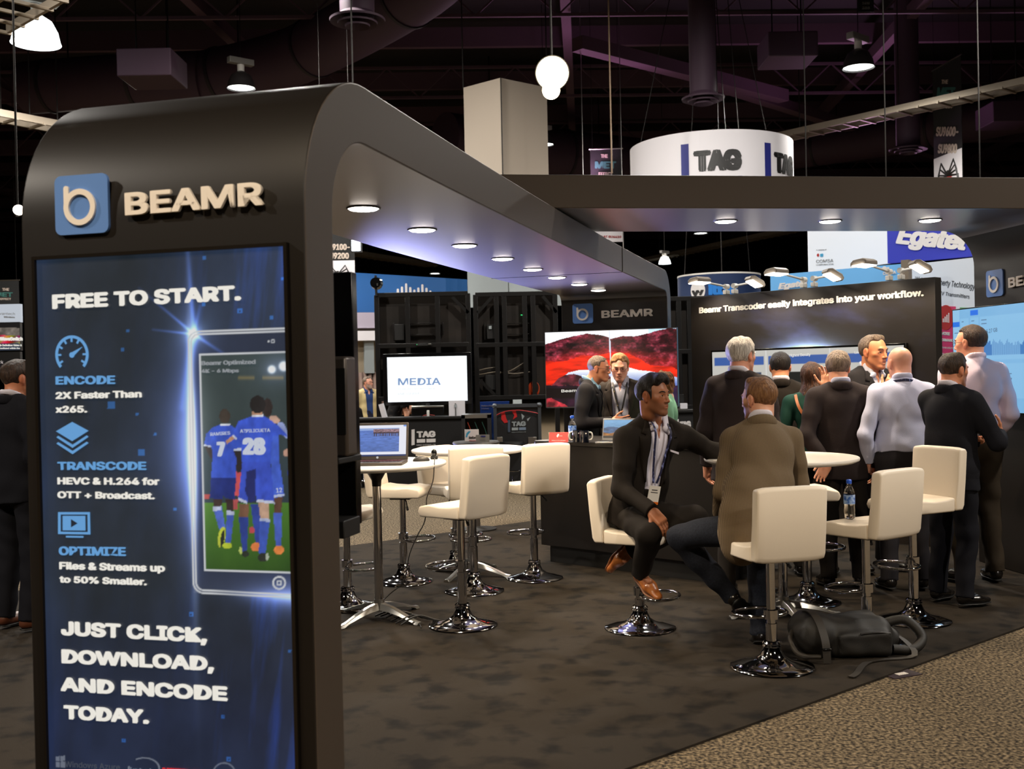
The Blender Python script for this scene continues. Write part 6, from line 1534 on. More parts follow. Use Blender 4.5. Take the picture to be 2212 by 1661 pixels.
for pl, pt, rows in ((VP1, VW1, [(849, 697, 851, 736), (955, 696, 957, 724)]), (VP2, VW2, [(1046, 696, 1048, 734), (1143, 696, 1145, 722), (1048, 808, 1050, 842)])):
    for r in rows: gadget(pl, *r, pt, 'bracket_rail', ALU if False else DARKMETAL, .05)
gadget(VP1, 886, 697, 935, 700, VW1, 'mount_bar', DARKMETAL, .04); gadget(VP1, 886, 721, 935, 726, VW1, 'mount_bar', DARKMETAL, .05); gadget(VP1, 852, 700, 872, 735, VW1, 'power_unit', BLACKMATT, .05)
gadget(VP2, 1052, 700, 1072, 732, VW2, 'power_unit', BLACKMATT, .05); gadget(VP2, 1056, 704, 1062, 711, VW2, 'label_plate', GREYFAB, .02, -.02); gadget(VP2, 1050, 810, 1070, 842, VW2, 'power_unit', BLACKMATT, .05); gadget(VP2, 1080, 697, 1146, 700, VW2, 'mount_bar', DARKMETAL, .04); gadget(VP2, 1080, 720, 1146, 723, VW2, 'mount_bar', DARKMETAL, .04)
gadget(VP1, 900, 743, 934, 748, VW1, 'media_box', BLACKMATT, .1, .03); gadget(VP1, 901, 744, 902, 745, VW1, 'green_light', emi('green_led', (.05, 1, .25, 1), 2), .02, .09); gadget(VP1, 926, 742, 932, 745, VW1, 'plug', ALU, .02, .09)
gadget(VP2, 1125, 679.5, 1129, 680.5, VW2, 'green_light', emi('green_led', (.05, 1, .25, 1), 1.2), .02, -.06)
for pts_ in ([(1022, 803), (1050, 796), (1072, 793)], [(1080, 806), (1104, 800), (1132, 783)], [(1022, 810), (1040, 808), (1075, 803), (1110, 807), (1145, 803)]):
    MB().tube(smooth_path([VP2.at(*VP2.xy(*p), -.04) for p in pts_], 5), .008, 6).obj('wire', pbr('grey_wire', rgb(130, 118, 100), .5), VW2, True)
m = MB()
for k in range(6):
    cx, cy = VP2.xy(1153+k*.8, 841-k*.6); m.tube([VP2.at(cx+(.085-.006*k)*math.cos(a), cy+(.13-.008*k)*math.sin(a), -.03+.006*k) for a in np.linspace(0, 6.28, 24, endpoint=False)], .007, 6, closed=True)
tag(m.obj('cable_coil', pbr('orange_cable', rgb(200, 72, 30), .5), VW2, True), 'coil of orange cable hanging on the frame'); VW2.children[-1]['kind'] = 'stuff'
# black spotlight seen from behind on top of the frame
P_ = VP1.at(*VP1.xy(813, 612), .05); t = thing('spotlight', 'black round spotlight seen from behind on the video wall corner', 'lamp', VP1.at(*VP1.xy(813, 640), .05))
MB().cyl(P_+V(0, -.06, 0), P_+V(0, .10, 0), .085, .10, 24).obj('head', BLACKGLOSS, t, True); MB().cyl(VP1.at(*VP1.xy(814, 640), .05), P_+V(0, -.03, .12), .02, n=10).obj('stem', BLACKMATT, t, True); MB().box(tuple(P_+V(.03, -.07, -.03)), (.02, .02, .04)).obj('switch', ALU, t, True)
# white MEDIA television
MVP = Plane(VP1.at(0, 0, .16), VP1.u); MB().box((VP1.xy(922, 800)[0], VP1.xy(922, 820)[1], .070), (.5, .3, .054), VP1.M).obj('tv_mount', BLACKMATT, VW1, True); a0, bt = MVP.xy(836, 772); a1, _ = MVP.xy(1008, 768); _, bb = MVP.xy(838, 869)
t = thing('television', 'television with a white MEDIA slide on the video wall frame', 'television', MVP.at((a0+a1)/2, bb)); bz = .07
MB().box(((a0+a1)/2, (bt+bb)/2, -.03), (a1-a0+2*bz, bt-bb+1.6*bz, .06), MVP.M).obj('bezel', BLACKGLOSS, t, True, bevel=.006)
MB().box(((a0+a1)/2, (bt+bb)/2, .002), (a1-a0, bt-bb, .004), MVP.M).obj('screen', emi('white_slide', rgb(238, 243, 246), 1.25), t, True)
MI = emi('slide_blue', rgb(130, 160, 205), .9); MG = emi('slide_grey', rgb(214, 220, 224), 1.0)
text('MEDIA', MVP, (860, 832), (952, 831), (860, 811), MI, t, 'lettering', .03, .006, .001); text('IS BEING MONITORED', MVP, (859, 842), (941, 841), (859, 837), MG, t, 'lettering', 0, .006, .001); text('AND VIEWED', MVP, (859, 853), (907, 852), (859, 847), MG, t, 'lettering', 0, .006, .001)
# black desks with the barred logo
def desk(label, x0, x1, ytop, Y, mark):
    pl = XP(x0, 960, x1, 960, Y); a0, bt = pl.xy(x0, ytop); a1, _ = pl.xy(x1, ytop); t = thing('desk', label, 'desk', pl.at((a0+a1)/2, 0))
    MB().box(((a0+a1)/2, bt/2, -.2), (a1-a0, bt-.03, .4), pl.M).obj('front', pbr('black_cloth', rgb(17, 15, 15), .8), t, True); MB().box(((a0+a1)/2, bt-.01, -.2), (a1-a0+.06, .03, .46), pl.M).obj('top', BLACKMATT, t, True)
    tagmark(pl, *mark, t, TAGWHITE, TAGWHITE, TAGWHITE, TAGWHITE); return t, pl, bt
D1, DP1, dz1 = desk('black desk with a white barred logo behind the laptop', 700, 1026, 906, 16.2, (889, 927, 941, 962))
D2, DP2, dz2 = desk('black desk with a white barred logo past the right of the seated man', 1412, 1540, 888, 15.6, (1462, 905, 1493, 945))
def on_desk(pl, x, z, off=-.2): a, _ = pl.xy(x, 900); return pl.at(a, z, off)
q = on_desk(DP1, 922, dz1); t = thing('monitor', 'monitor seen from behind on the black desk under the MEDIA television', 'monitor', q)
MB().box((0, 0, .08), (.50, .04, .12)).obj('back', BLACKGLOSS, t, bevel=.01); MB().box((0, -.005, .155), (.50, .05, .03)).obj('chin', ALU, t, bevel=.008); MB().cyl((0, .03, 0), (0, .03, .2), .03).obj('neck', BLACKMATT, t); MB().lathe([(.001, 0), (.11, 0), (.10, .012), (.001, .014)], 24).obj('foot', BLACKMATT, t)
q = on_desk(DP1, 986, dz1); t = thing('display_stand', 'white folded information board standing on the black desk end', 'sign', q); MB().box((0, .0, .12), (.25, .01, .24)).obj('board', WHITEFAB, t); MB().cyl((-.02, -.01, .0), (-.02, -.01, .20), .008).obj('clip_post', ALU, t); MB().box((-.02, -.016, .16), (.03, .006, .05)).obj('tag', GREYFAB, t)
q = on_desk(DP1, 828, dz1); t = thing('display_stand', 'white leaning card at the left end of the black desk', 'sign', q); MB().box((0, 0, .11), (.07, .14, .22), Matrix.Rotation(-.25, 4, 'Y')).obj('card', WHITEFAB, t)
q = on_desk(DP1, 925, dz1, -.12); t = thing('desk_gadget', 'small white gadget with propeller arms on the black desk', 'gadget', q); MB().box((-.01, 0, .05), (.04, .03, .10)).obj('body', WHITEPLAST, t, bevel=.006); m = MB(); m.tube([(-.09, 0, .02), (0, 0, .035), (.09, 0, .02)], .008, 6); m.obj('arms', pbr('red_plastic', rgb(140, 40, 30), .4), t)
q = on_desk(DP2, 1482, dz2); t = thing('box', 'pale carton on the right black desk beside the panel', 'box', q); MB().box((0, 0, .05), (.10, .08, .10)).obj('carton', WHITEFAB, t)
q = on_desk(DP2, 1466, dz2); t = thing('laptop', 'open laptop seen from the side on the right black desk', 'laptop', q); MB().box((0, 0, .012), (.30, .22, .02)).obj('base', ALU, t); MB().box((-.02, .11, .12), (.30, .012, .2), Matrix.Rotation(.1, 4, 'X')).obj('lid', BLACKMATT, t)
# black bar stools of that stand
def black_stool(P, label):
    t = thing('black_stool', label, 'bar stool', P, 0, 'black bar stools'); MB().lathe([(.001, 0), (.20, 0), (.20, .008), (.08, .04), (.04, .10), (.03, .12), (.026, .62), (.001, .62)], 28).obj('column', CHROME, t, smooth=50); MB().lathe([(.001, .62), (.17, .62), (.19, .65), (.18, .69), (.001, .70)], 28).obj('seat', BLACKMATT, t)
    MB().tube([(.14*math.cos(a), .14*math.sin(a), .28) for a in np.linspace(0, 6.28, 24, endpoint=False)], .010, 6, closed=True).obj('foot_ring', CHROME, t)
black_stool(gz(785, 1052, .003), 'black stool with chrome base far behind the laptop table'); black_stool(gz(1107, 1058, .003), 'black stool with chrome column far behind the rear round table')
# flight case on end
RP = XP(1068, 960, 1166, 960, 15.2); a0, bt = RP.xy(1069, 877); a1, _ = RP.xy(1165, 877)
DULL = pbr('dull_aluminium', rgb(96, 100, 106), .4, .7)
t = thing('flight_case', 'black flight case with metal edges and torn red tape', 'case', RP.at((a0+a1)/2, 0))
MB().box(((a0+a1)/2, (bt+.1)/2, -.3), (a1-a0, bt-.1, .6), RP.M).obj('shell', pbr('case_black', rgb(34, 34, 36), .5), t, True)
m = MB()
for a in (a0, a1): m.box((a, (bt+.1)/2, 0), (.045, bt-.1, .05), RP.M)
m.obj('edge_profile', DULL, t, True); tag(t.children[-1], 'aluminium side edges'); MB().box(((a0+a1)/2, bt, 0), (a1-a0, .05, .05), RP.M).obj('top_profile', DULL, t, True)
for a in (a0, a1):
    MB().sphere((a, bt, .0), .04, 12, 8, RP.M).obj('ball_corner', DULL, t, True)
for x in (1077, 1150):
    a, b_ = RP.xy(x, 953); MB().box((a, b_, .01), (.12, .12, .02), RP.M).obj('latch', ALU, t, True, bevel=.004)
for a in (a0+.04, a1-.04): MB().cyl(RP.at(a, .05, -.05), RP.at(a+.03, .05, -.05), .05).obj('wheel', BLACKMATT, t, True)
tagmark(RP, 1097, 907, 1136, 934, t, pbr('slate_print', rgb(70, 82, 100), .5), GREYFAB, GREYFAB, pbr('slate_print2', rgb(120, 136, 156), .5))
RT = pbr('red_tape', rgb(196, 36, 36), .5)
for poly in ([(1083, 892), (1090, 890), (1094, 905), (1098, 912), (1090, 914), (1083, 906)], [(1106, 889), (1114, 886), (1117, 900), (1108, 906), (1111, 897)]): flat(RP, [RP.poly(poly)], RT, t, 'tape', .004, .003)
flat(RP, [RP.poly([(1126, 893), (1133, 899), (1128, 907)]), RP.poly([(1138, 905), (1146, 901), (1140, 910)])], GREYFAB, t, 'tape_scrap', .004, .003)
MB().tube(smooth_path([RP.at(*RP.xy(*p), .02) for p in ((1072, 897), (1090, 889), (1120, 886), (1150, 890), (1162, 893))], 5), .006, 6).obj('red_strap', RT, t, True)
# open rack beside it with cables
q = RP.at(a0-.28, 0); t = thing('flight_case', 'open equipment rack with hanging cables left of the flight case', 'case', q); m = MB()
for dx in (-.16, .2): m.box((dx, -.1, .55), (.05, .5, 1.1))
m.obj('side_wall', pbr('case_black', rgb(34, 34, 36), .5), t); MB().box((.02, -.1, 1.08), (.41, .5, .05)).obj('lid', ALU, t); MB().box((.02, .12, .55), (.36, .03, 1.05)).obj('rear', BLACKMATT, t)
for k, c_ in enumerate(((150, 50, 26), (24, 66, 56), (24, 66, 56))): MB().tube(smooth_path([V(-.1+.1*k, -.33, 1.0), V(-.08+.1*k+.04, -.36, .8), V(-.1+.09*k, -.36, .62), V(-.05+.1*k, -.34, .5)], 5), .005, 6).obj('cable', pbr('cable_%d' % c_[0], rgb(*c_), .5), t)
# blue booth behind
pl = XP(1034, 920, 1090, 920, 17.8); a0, bt = pl.xy(1034, 868); a1, _ = pl.xy(1100, 868); t = thing('stand_wall', 'bright blue stand panel with small white print low between the frames', 'stand', pl.at(a0, 0)); MB().box(((a0+a1)/2, bt/2, 0), (a1-a0, bt, .05), pl.M).obj('panel', pbr('blue_panel', rgb(44, 88, 190), .5), t, True); text('Members of the Forum', pl, (1040, 878), (1074, 878), (1040, 873), TAGWHITE, t, 'lettering', 0, .03, .002); text('& Partners', pl, (1040, 884), (1056, 884), (1040, 879), TAGWHITE, t, 'lettering', 0, .03, .002)
# small black table carrying two table signs
P = at(1028, 953, 11.3); zt2 = P[2]; t = thing('side_table', 'small round black table between the rear stools and the flight case', 'table', (P[0], P[1], CZ))
MB().lathe([(.001, zt2-.03-CZ), (.24, zt2-.03-CZ), (.25, zt2-.015-CZ), (.24, zt2-CZ), (.001, zt2-CZ)], 40, cap=False).obj('tabletop', BLACKMATT, t); MB().cyl((0, 0, .02), (0, 0, zt2-.03-CZ), .03).obj('column', CHROME, t); MB().lathe([(.001, 0), (.2, 0), (.2, .012), (.04, .03), (.001, .03)], 32).obj('base', BLACKMATT, t)
def sign_card(x0, y0, x1, y1, Y, label, mat, items):
    pl = XP(x0, y1, x1, y1, Y); a0, b0 = pl.xy(x0, y1); a1, b1 = pl.xy(x1, y0); t = thing('table_sign', label, 'sign', (pl.at((a0+a1)/2, 0)[0], pl.at((a0+a1)/2, 0)[1], zt2))
    d = zt2-b0; MB().box(((a0+a1)/2, (b0+b1)/2+d, -.006), (a1-a0, b1-b0, .012), pl.M).obj('card', mat, t, True)
    for s, xa, xb, yb, yt, mt, bo in items: text(s, pl, (xa, yb), (xb, yb), (xa, yt), mt, t, 'lettering', bo, .003, .001)
    return t, pl
t, pl = sign_card(1004, 929, 1034, 955, 11.32, 'white table sign with a blue swirl mark on the black table', WHITEFAB, [('iabm', 1013, 1033, 947.5, 940, INK, .05), ('Member', 1014, 1032, 953.5, 949, REDP, .02)])
flat(pl, [pl.poly([(1006, 944), (1008, 935), (1013, 931), (1017, 932), (1011, 939), (1009, 945)])], pbr('swirl_blue', rgb(60, 160, 205), .5), t, 'swirl_mark', .003, .002)
sign_card(1028, 936.5, 1057, 953, 11.12, 'grey table sign with a dark logo plate on the black table', GREYINK, [('AIMS', 1038, 1049, 944, 939.5, BLUEINK, .1), ('Member', 1036, 1049, 951, 949, INK, 0)])

# ------------------------------------------------------------------ blue and white stand at the right
EP = XP(1660, 600, 1950, 585, 15.5, 14.2)
a0, bt0 = EP.xy(1664, 597.5); a1, bt1 = EP.xy(1949, 566.5)
t = thing('stand_wall', 'light blue stand wall lettered Egatel behind the arm lamps', 'stand', EP.at((a0+a1)/2, 0)); bt = (bt0+bt1)/2
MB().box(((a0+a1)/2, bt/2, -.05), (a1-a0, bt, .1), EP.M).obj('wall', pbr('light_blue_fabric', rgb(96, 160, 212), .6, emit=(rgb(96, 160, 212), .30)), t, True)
text('Egatel', EP, (1682, 625), (1746, 617), (1683, 608), TAGWHITE, t, 'lettering', .1, .01, .005, shear=.25); text('COMSA', EP, (1908, 594), (1936, 591), (1908, 585), TAGWHITE, t, 'lettering', .05, .01, .005)
flat(EP, [circ(*EP.xy(1911, 580), .03), rrect(*EP.xy(1916, 583.5), *EP.xy(1921.5, 577), .003, 1)], TAGWHITE, t, 'mark', .01, .005)
MB().box((EP.xy(1955, 580)[0], bt/2, -.05), (.10, bt+.1, .12), EP.M).obj('post', pbr('grey_post', rgb(120, 108, 94), .6), t, True)
# hanging cube: white face and deep blue face
cE = at(1917, 540, 15.0); wl_ = at(1745, 540, 16.4); br_ = at(2120, 540, 14.2)
t = thing('hanging_sign', 'hanging cube sign with a white face and a deep blue Egatel face', 'hanging sign', cE)
zb2 = at(1917, 569, 15.0)[2]; zt3 = zb2+.80
LP = Plane((wl_[0], wl_[1], 0), (cE[0]-wl_[0], cE[1]-wl_[1], 0)); lw = math.hypot(cE[0]-wl_[0], cE[1]-wl_[1]); BP2 = Plane((cE[0], cE[1], 0), (br_[0]-cE[0], br_[1]-cE[1], 0)); bw_ = math.hypot(br_[0]-cE[0], br_[1]-cE[1])
MB().box((lw/2, (zb2+zt3)/2, -.04), (lw, zt3-zb2, .08), LP.M).obj('white_face', pbr('backlit_white', rgb(210, 214, 220), .7, emit=(rgb(205, 212, 222), .38)), t, True); MB().box((bw_/2, (zb2+zt3)/2, -.04), (bw_, zt3-zb2, .08), BP2.M).obj('blue_face', pbr('royal_blue_fabric', rgb(36, 44, 150), .6, emit=(rgb(36, 46, 160), .35)), t, True)
text('COMSA', LP, (1764, 568), (1801, 566), (1764, 558.5), GREYINK, t, 'lettering', 0, .01, .004); text('CORPORACIÓN', LP, (1764, 573.5), (1801, 571.5), (1764, 570), GREYINK, t, 'lettering', 0, .01, .004); text('A company of', LP, (1764, 541), (1786, 540), (1764, 538), GREYINK, t, 'lettering', 0, .01, .004)
flat(LP, [circ(*LP.xy(1768, 551), .024)], REDP, t, 'red_dot', .01, .004); flat(LP, [rrect(*LP.xy(1773, 555), *LP.xy(1779, 547.5), .003, 1)], pbr('swirl_blue', rgb(60, 160, 205), .5), t, 'blue_square', .01, .004)
text('Egatel', BP2, (1935, 526), (2086, 541), (1936, 473), TAGWHITE, t, 'lettering', .075, .01, .006, shear=.16)
wires(t, [((P[0], P[1], zt3), (P[0], P[1], 11.0)) for P in (cE, wl_, br_)], .01)
# white information wall with a pink column
IP = XP(1955, 600, 2118, 600, 14.9, 14.0); a0, bt = IP.xy(1958, 572); a1, _ = IP.xy(2118, 585); t = thing('stand_wall', 'white stand wall about TV transmitters with pink and green columns', 'stand', IP.at((a0+a1)/2, 0))
MB().box(((a0+a1)/2, bt/2, -.05), (a1-a0, bt, .1), IP.M).obj('wall', pbr('white_wall_print', rgb(196, 202, 210), .7, emit=(rgb(190, 198, 210), .22)), t, True)
text('Wideband Doherty Technology', IP, (1976, 609), (2105, 625), (1976, 592), INK, t, 'lettering', 0, .006, .003); text('Full range of TV Transmitters', IP, (1976, 630), (2094, 645), (1976, 619), INK, t, 'lettering', 0, .006, .003)
pk = flat(IP, [IP.poly([(2026, 661), (2065, 662), (2070, 800), (2030, 800)])], pbr('pink_print', rgb(204, 52, 102), .6), t, 'pink_column', .008, .006)
flat(IP, [circ(*IP.xy(2044, 686), .115, 28, .17)], REDP, pk, 'icon_disc', .013, .004)
for p in ([(2038, 696), (2040.5, 696), (2040.5, 688), (2038, 688)], [(2042, 696), (2044.5, 696), (2044.5, 684), (2042, 684)], [(2046, 696), (2048.5, 696.5), (2048.5, 680), (2046, 680)], [(2050, 697), (2052, 697), (2052, 676), (2050, 676)]): flat(IP, [IP.poly(p)], TAGWHITE, pk, 'icon_bar', .017, .003)
text('MORE', IP, (2034, 723), (2053, 724.5), (2034, 714), TAGWHITE, pk, 'lettering', .05, .013, .003); text('PERFORMANCE', IP, (2022, 736), (2064, 738.5), (2022, 728), TAGWHITE, pk, 'lettering', .05, .013, .003)
for s, y in (('Optimization of', 752), ('quality (MER) vs', 766), ('Energy Efficiency', 779)): text(s, IP, (2028, y), (2066, y+2), (2028, y-6), TAGWHITE, pk, 'lettering', 0, .013, .003)
flat(IP, [IP.poly([(2074, 664), (2112, 665), (2114, 800), (2078, 800)])], pbr('green_print', rgb(90, 160, 104), .6), t, 'green_column', .008, .006)
# stands at the far left edge
SP_ = XP(-60, 680, 48, 680, 17.)
def sgn(y0, y1, mat, label, nm='stand_sign'):
    a0, b1 = SP_.xy(-60, y0); a1, b0 = SP_.xy(47, y1); t = thing(nm, label, 'sign', SP_.at((a0+a1)/2, b0)); MB().box(((a0+a1)/2, (b0+b1)/2, 0), (a1-a0, b1-b0, .08), SP_.M).obj('panel', mat, t, True); return t
t = sgn(659, 696, emi('lit_sign_white', rgb(205, 212, 222), .8), 'glowing white sign with grey lettering at the left edge'); text('advantech', SP_, (-9, 680), (35, 681), (-9, 672), GREYINK, t, 'lettering', 0, .045, .002); text('Wireless', SP_, (11, 687), (35, 687.5), (11, 681.5), GREYINK, t, 'lettering', .05, .045, .002)
def wave_art(x, y, a, b):
    n = fbm(x/9, y/9, 4); c = np.full((len(x), 3), 1.)*np.array([120, 112, 104])*(.5+n[:, None]); c = np.where((y < 708)[:, None], np.array([22, 20, 22]), c)
    c = np.where(((y > 724) & (y < 742))[:, None], np.stack([180+60*np.sin(x/7), 90+70*np.sin(x/9+y/4), 60+40*np.sin(x/5)], 1), c); c = np.where((y > 742)[:, None], np.array([44, 60, 84]), c); return c
t = sgn(697, 757, BLACKMATT, 'colourful WaveSwitch poster at the left edge'); a0, b1 = SP_.xy(-60, 698); a1, b0 = SP_.xy(46, 756)
picture(SP_, (a0, b0, a1, b1), 60, 40, wave_art, vcol('wave_picture', .7), t, 'picture', .042)
text('WaveSwitch', SP_, (2, 736), (52, 736), (2, 725), SWHITE, t, 'lettering', .08, .046, .002); text('High Definition Video &', SP_, (-4, 748), (50, 748), (-4, 742), SWHITE, t, 'lettering', .03, .046, .002); text('Broadband within the', SP_, (-2, 754), (46, 754), (-2, 749), SWHITE, t, 'lettering', .03, .046, .002)
t = sgn(762, 808, BLACKMATT, 'dark stand panel with a short pale word at the left edge'); text('rack', SP_, (-8, 785), (10, 785), (-8, 776), TAGWHITE, t, 'lettering', 0, .045, .002); MB().box((SP_.xy(-6, 800)[0], SP_.xy(-6, 800)[1], .06), (.8, .03, .04), SP_.M).obj('light_strip', emi('violet_strip', rgb(150, 140, 255), 2), t, True)
t = thing('track_spotlight', 'lit spotlight on a bracket past the upper left of the kiosk', 'lamp', at(40, 462, 12.)); q = at(38, 461, 12.)
MB().cyl(q, q+V(.06, -.10, .02), .04, .065, 20).obj('head', DARKMETAL, t, True); MB().cyl(q+V(.058, -.098, .02), q+V(.062, -.106, .021), .06).obj('lens', emi('spot_lens', (1, .86, .74, 1), 8), t, True); MB().cyl(q, V(q[0], q[1]+.05, 11.0), .012).obj('bracket', DARKMETAL, t, True)
q = at(769, 530, 14.); t = thing('floodlight', 'square cool floodlight shining beside the hanging black banner', 'lamp', q); MB().box(tuple(q), (.11, .04, .14), None).obj('lens', emi('cool_flood', (.86, .92, 1, 1), 10), t, True); MB().box(tuple(q+V(0, .05, 0)), (.14, .08, .17)).obj('housing', BLACKMATT, t, True); MB().cyl(q+V(0, .05, .08), V(q[0], q[1]+.05, 11.0), .01).obj('hanger', DARKMETAL, t, True)

# ------------------------------------------------------------------ pendant lamps
def highbay(x, y, z, d, glow, label):
    t = thing('pendant_lamp', label, 'lamp', (x, y, z-.05), 0, 'high pendant lamps'); r = d/2
    MB().lathe([(.06, .62*d), (.16*d, .60*d), (.34*d, .48*d), (.45*d, .26*d), (r, .02*d), (r*1.03, 0), (r*1.0, 0), (.44*d, .26*d), (.10, .58*d)], 40, cap=False).obj('shade', emi('clear_glow', (.92, 1, .98, 1), 3.2) if glow else pbr('lamp_shade', rgb(40, 36, 36), .4), t, smooth=60)
    MB().lathe([(.001, .05*d), (r*.92, .05*d), (r*.92, .07*d), (.001, .07*d)], 36).obj('lens', COOLGLOW, t)
    MB().cyl((0, 0, .6*d), (0, 0, .86*d), .07, n=16).obj('neck', WHITEPLAST, t); MB().box((0, 0, .98*d), (.95*d, .26*d, .22*d), Matrix.Rotation(.7, 4, 'Z')).obj('ballast_box', pbr('ballast', rgb(130, 128, 124), .5), t, bevel=.01)
    MB().cyl((0, 0, 1.1*d), (0, 0, 11-z+.05), .008, n=6).obj('cord', DARKMETAL, t)
for (x, y, z, d, g), lb in zip(HIGHBAYS, ['large glowing clear pendant lamp in the upper left corner', 'pendant lamp with a black shade just above the front kiosk', 'pendant lamp with a black shade at upper right', 'pendant lamp peeking out beside the white box sign', 'far pendant lamp seen under the crossing arch', 'far pendant lamp above the blue bar sign']): highbay(x, y, z, d, g, lb)
for px, py, Y, d, lb in ((1436, 570, 30., .34, 'bright pendant lamp beside the tip of the long arch'),):
    P = at(px, py, Y); highbay(P[0], P[1], P[2]+.05, d, 1, lb)
# warm floodlight
q = FLOOD; t = thing('stage_light', 'dazzling warm floodlight hanging over the white box sign', 'lamp', q)
dv = unit(EYE*.5+V(.3, 3, .5)-q)
MB().cyl(q-dv*-.0+dv*-.02, q-dv*.32, .25, .16, 32).obj('housing', BLACKMATT, t, True); MB().sphere(tuple(q), .235, 24, 16).obj('lens', emi('flood_glow', (1, .82, .52, 1), 16), t, True, smooth=179); q2 = q+V(-.02, .05, -.235); MB().sphere(tuple(q2), .13, 20, 12).obj('lower_lens', emi('flood_glow', (1, .82, .52, 1), 16), t, True, smooth=179)
MB().cyl(q+V(0, .12, .2), V(q[0], q[1]+.12, 11.0), .02, n=8).obj('hanger', DARKMETAL, t, True)

# ------------------------------------------------------------------ roof steel, ducts and trays
def beam(p, q, w, h, label, mat=BEAMM, name='roof_beam'):
    o = MB().bar(p, q, w, h).obj(name, mat, smooth=0); return tag(o, label, 'beam', 'roof beams')
bm = [((1270, 100), (1660, 200), 9.0, .34, .30, 'pale beam crossing behind the bright floodlight'), ((1560, 185), (2212, 395), 9.0, .30, .26, 'pale beam falling to the right edge behind the black banner')]
for a_, b_, z, w, h, lb in bm:
    p, q = gz(*a_, z), gz(*b_, z); d = (q-p); tag(beam(p-d*.05, q+d*.1, w, h, lb), lb)
labs = 'dark roof joist running across the hall ceiling'
for k in range(15):
    y = 10+k*4.0; tag(beam((-45, y, 10.35), (45, y+3, 10.35), .16, .5, labs), labs)
for k in range(9):
    x = -32+k*8.; tag(beam((x, 4, 9.85), (x+5, 76, 9.85), .22, .3, labs), labs)
# bar joists with zigzag webs
for k in range(6):
    y = 15+k*6.5; m = MB(); x0, x1 = -24, 28; n = 60
    m.bar((x0, y, 10.0), (x1, y+2, 10.0), .07); m.bar((x0, y, 9.2), (x1, y+2, 9.2), .07)
    for i in range(n):
        xa = x0+(x1-x0)*i/n; xb = x0+(x1-x0)*(i+1)/n; za, zb3 = (9.2, 10.0) if i % 2 else (10.0, 9.2); m.bar((xa, y+2*i/n, za), (xb, y+2*(i+1)/n, zb3), .035)
    tag(m.obj('roof_truss', BEAMM, smooth=0), 'open web roof truss with zigzag bars', 'truss', 'roof trusses')
def duct(pts, r, label, group=None):
    t = thing('air_duct', label, 'duct', pts[0], 0, group); P = smooth_path(pts, 6); MB().tube(P, r, 28).obj('pipe', DUCTM, t, True, smooth=60)
    L_ = len(P)
    for i in range(2, L_-1, 5):
        d = unit(P[i+1 if i+1 < L_ else i]-P[i-1]); MB().cyl(P[i]-d*.04, P[i]+d*.04, r*1.05, n=28).obj('clamp_ring', pbr('duct_ring', rgb(30, 22, 32), .6), t, True, smooth=60)
    for i in (3, L_-4): wires(t, [(P[i], V(P[i][0], P[i][1], 11.0))], .02, 'duct_hanger')
duct([gz(420, 175, 8.6), gz(640, 120, 8.8), gz(880, -10, 9.0), gz(1000, -120, 9.2)], .62, 'thick round air duct rising from above the kiosk to the top edge')
duct([gz(60, 190, 8.6), gz(260, 175, 8.6), gz(440, 168, 8.6)], .6, 'thick round air duct above the kiosk left of the black shaded lamp')
duct([gz(960, 300, 8.4), gz(1180, 330, 8.4), gz(1380, 350, 8.4)], .75, 'broad round duct behind the white box sign')
duct([gz(1700, 330, 8.6), gz(1960, 290, 8.6), gz(2300, 225, 8.6)], .55, 'round duct passing behind the black banner at the right')
def diffuser(px, py, Y, rpx, label):
    P = at(px, py, Y); r = rpx/2300*Y; t = thing('air_diffuser', label, 'vent', P, 0, 'round ceiling air diffusers')
    MB().cyl((0, 0, .05), (0, 0, 10.6-P[2]), r*.62, n=32).obj('drop_pipe', DUCTM, t, smooth=60)
    for k, (q, zz) in enumerate(((1., 0), (.72, -.04), (.45, -.08))): MB().lathe([(r*q, zz), (r*q*.98, zz-.03), (r*q*.72, zz+.05), (r*q*.6, zz+.10)], 40, cap=False).obj('cone_ring', DUCTM, t, smooth=60)
diffuser(772, 42, 15.5, 60, 'round air diffuser at the top near the middle'); diffuser(1519, 212, 19., 46, 'round air diffuser above the white round sign'); diffuser(1962, 322, 25., 40, 'round air diffuser left of the black banner at right')
def tray(p, q, w, label):
    t = thing('cable_tray', label, 'cable tray', p, 0, 'overhead cable trays'); d = unit(q-p); s = unit(np.cross(d, (0, 0, 1))); L_ = np.linalg.norm(q-p)
    for e in (-1, 1): MB().bar(p+s*e*w/2, q+s*e*w/2, .05, .13).obj('rail', TRAYM, t, True)
    n = int(L_/.42)
    for i in range(n+1): c_ = p+d*L_*i/n; MB().bar(c_-s*(w/2+.05)-V(0, 0, .06), c_+s*(w/2+.05)-V(0, 0, .06), .045).obj('rung', TRAYM, t, True)
    wires(t, [(p+d*L_*f_+s*w/2, V(*(p+d*L_*f_+s*w/2)[:2], 11.0)) for f_ in (.15, .5, .85)], .012, 'hanger')
TRAYM = pbr('galvanised_steel', rgb(150, 138, 122), .5, .4)
tray(gz(1660, 303, 7.0), gz(2330, 155, 7.0), .5, 'long cable tray running from the white round sign to the right edge')
tray(gz(1390, 563, 6.6), gz(1790, 480, 6.6), .6, 'far cable tray seen under the crossing arch')
tray(gz(-40, 243, 6.6), gz(135, 276, 6.6), .45, 'cable tray left of the kiosk top'); tray(gz(-30, 52, 6.8), gz(90, -20, 6.8), .6, 'cable tray in the upper left corner'); tray(gz(750, 545, 6.4), gz(930, 572, 6.4), .6, 'far cable tray behind the kiosk under the long arch')
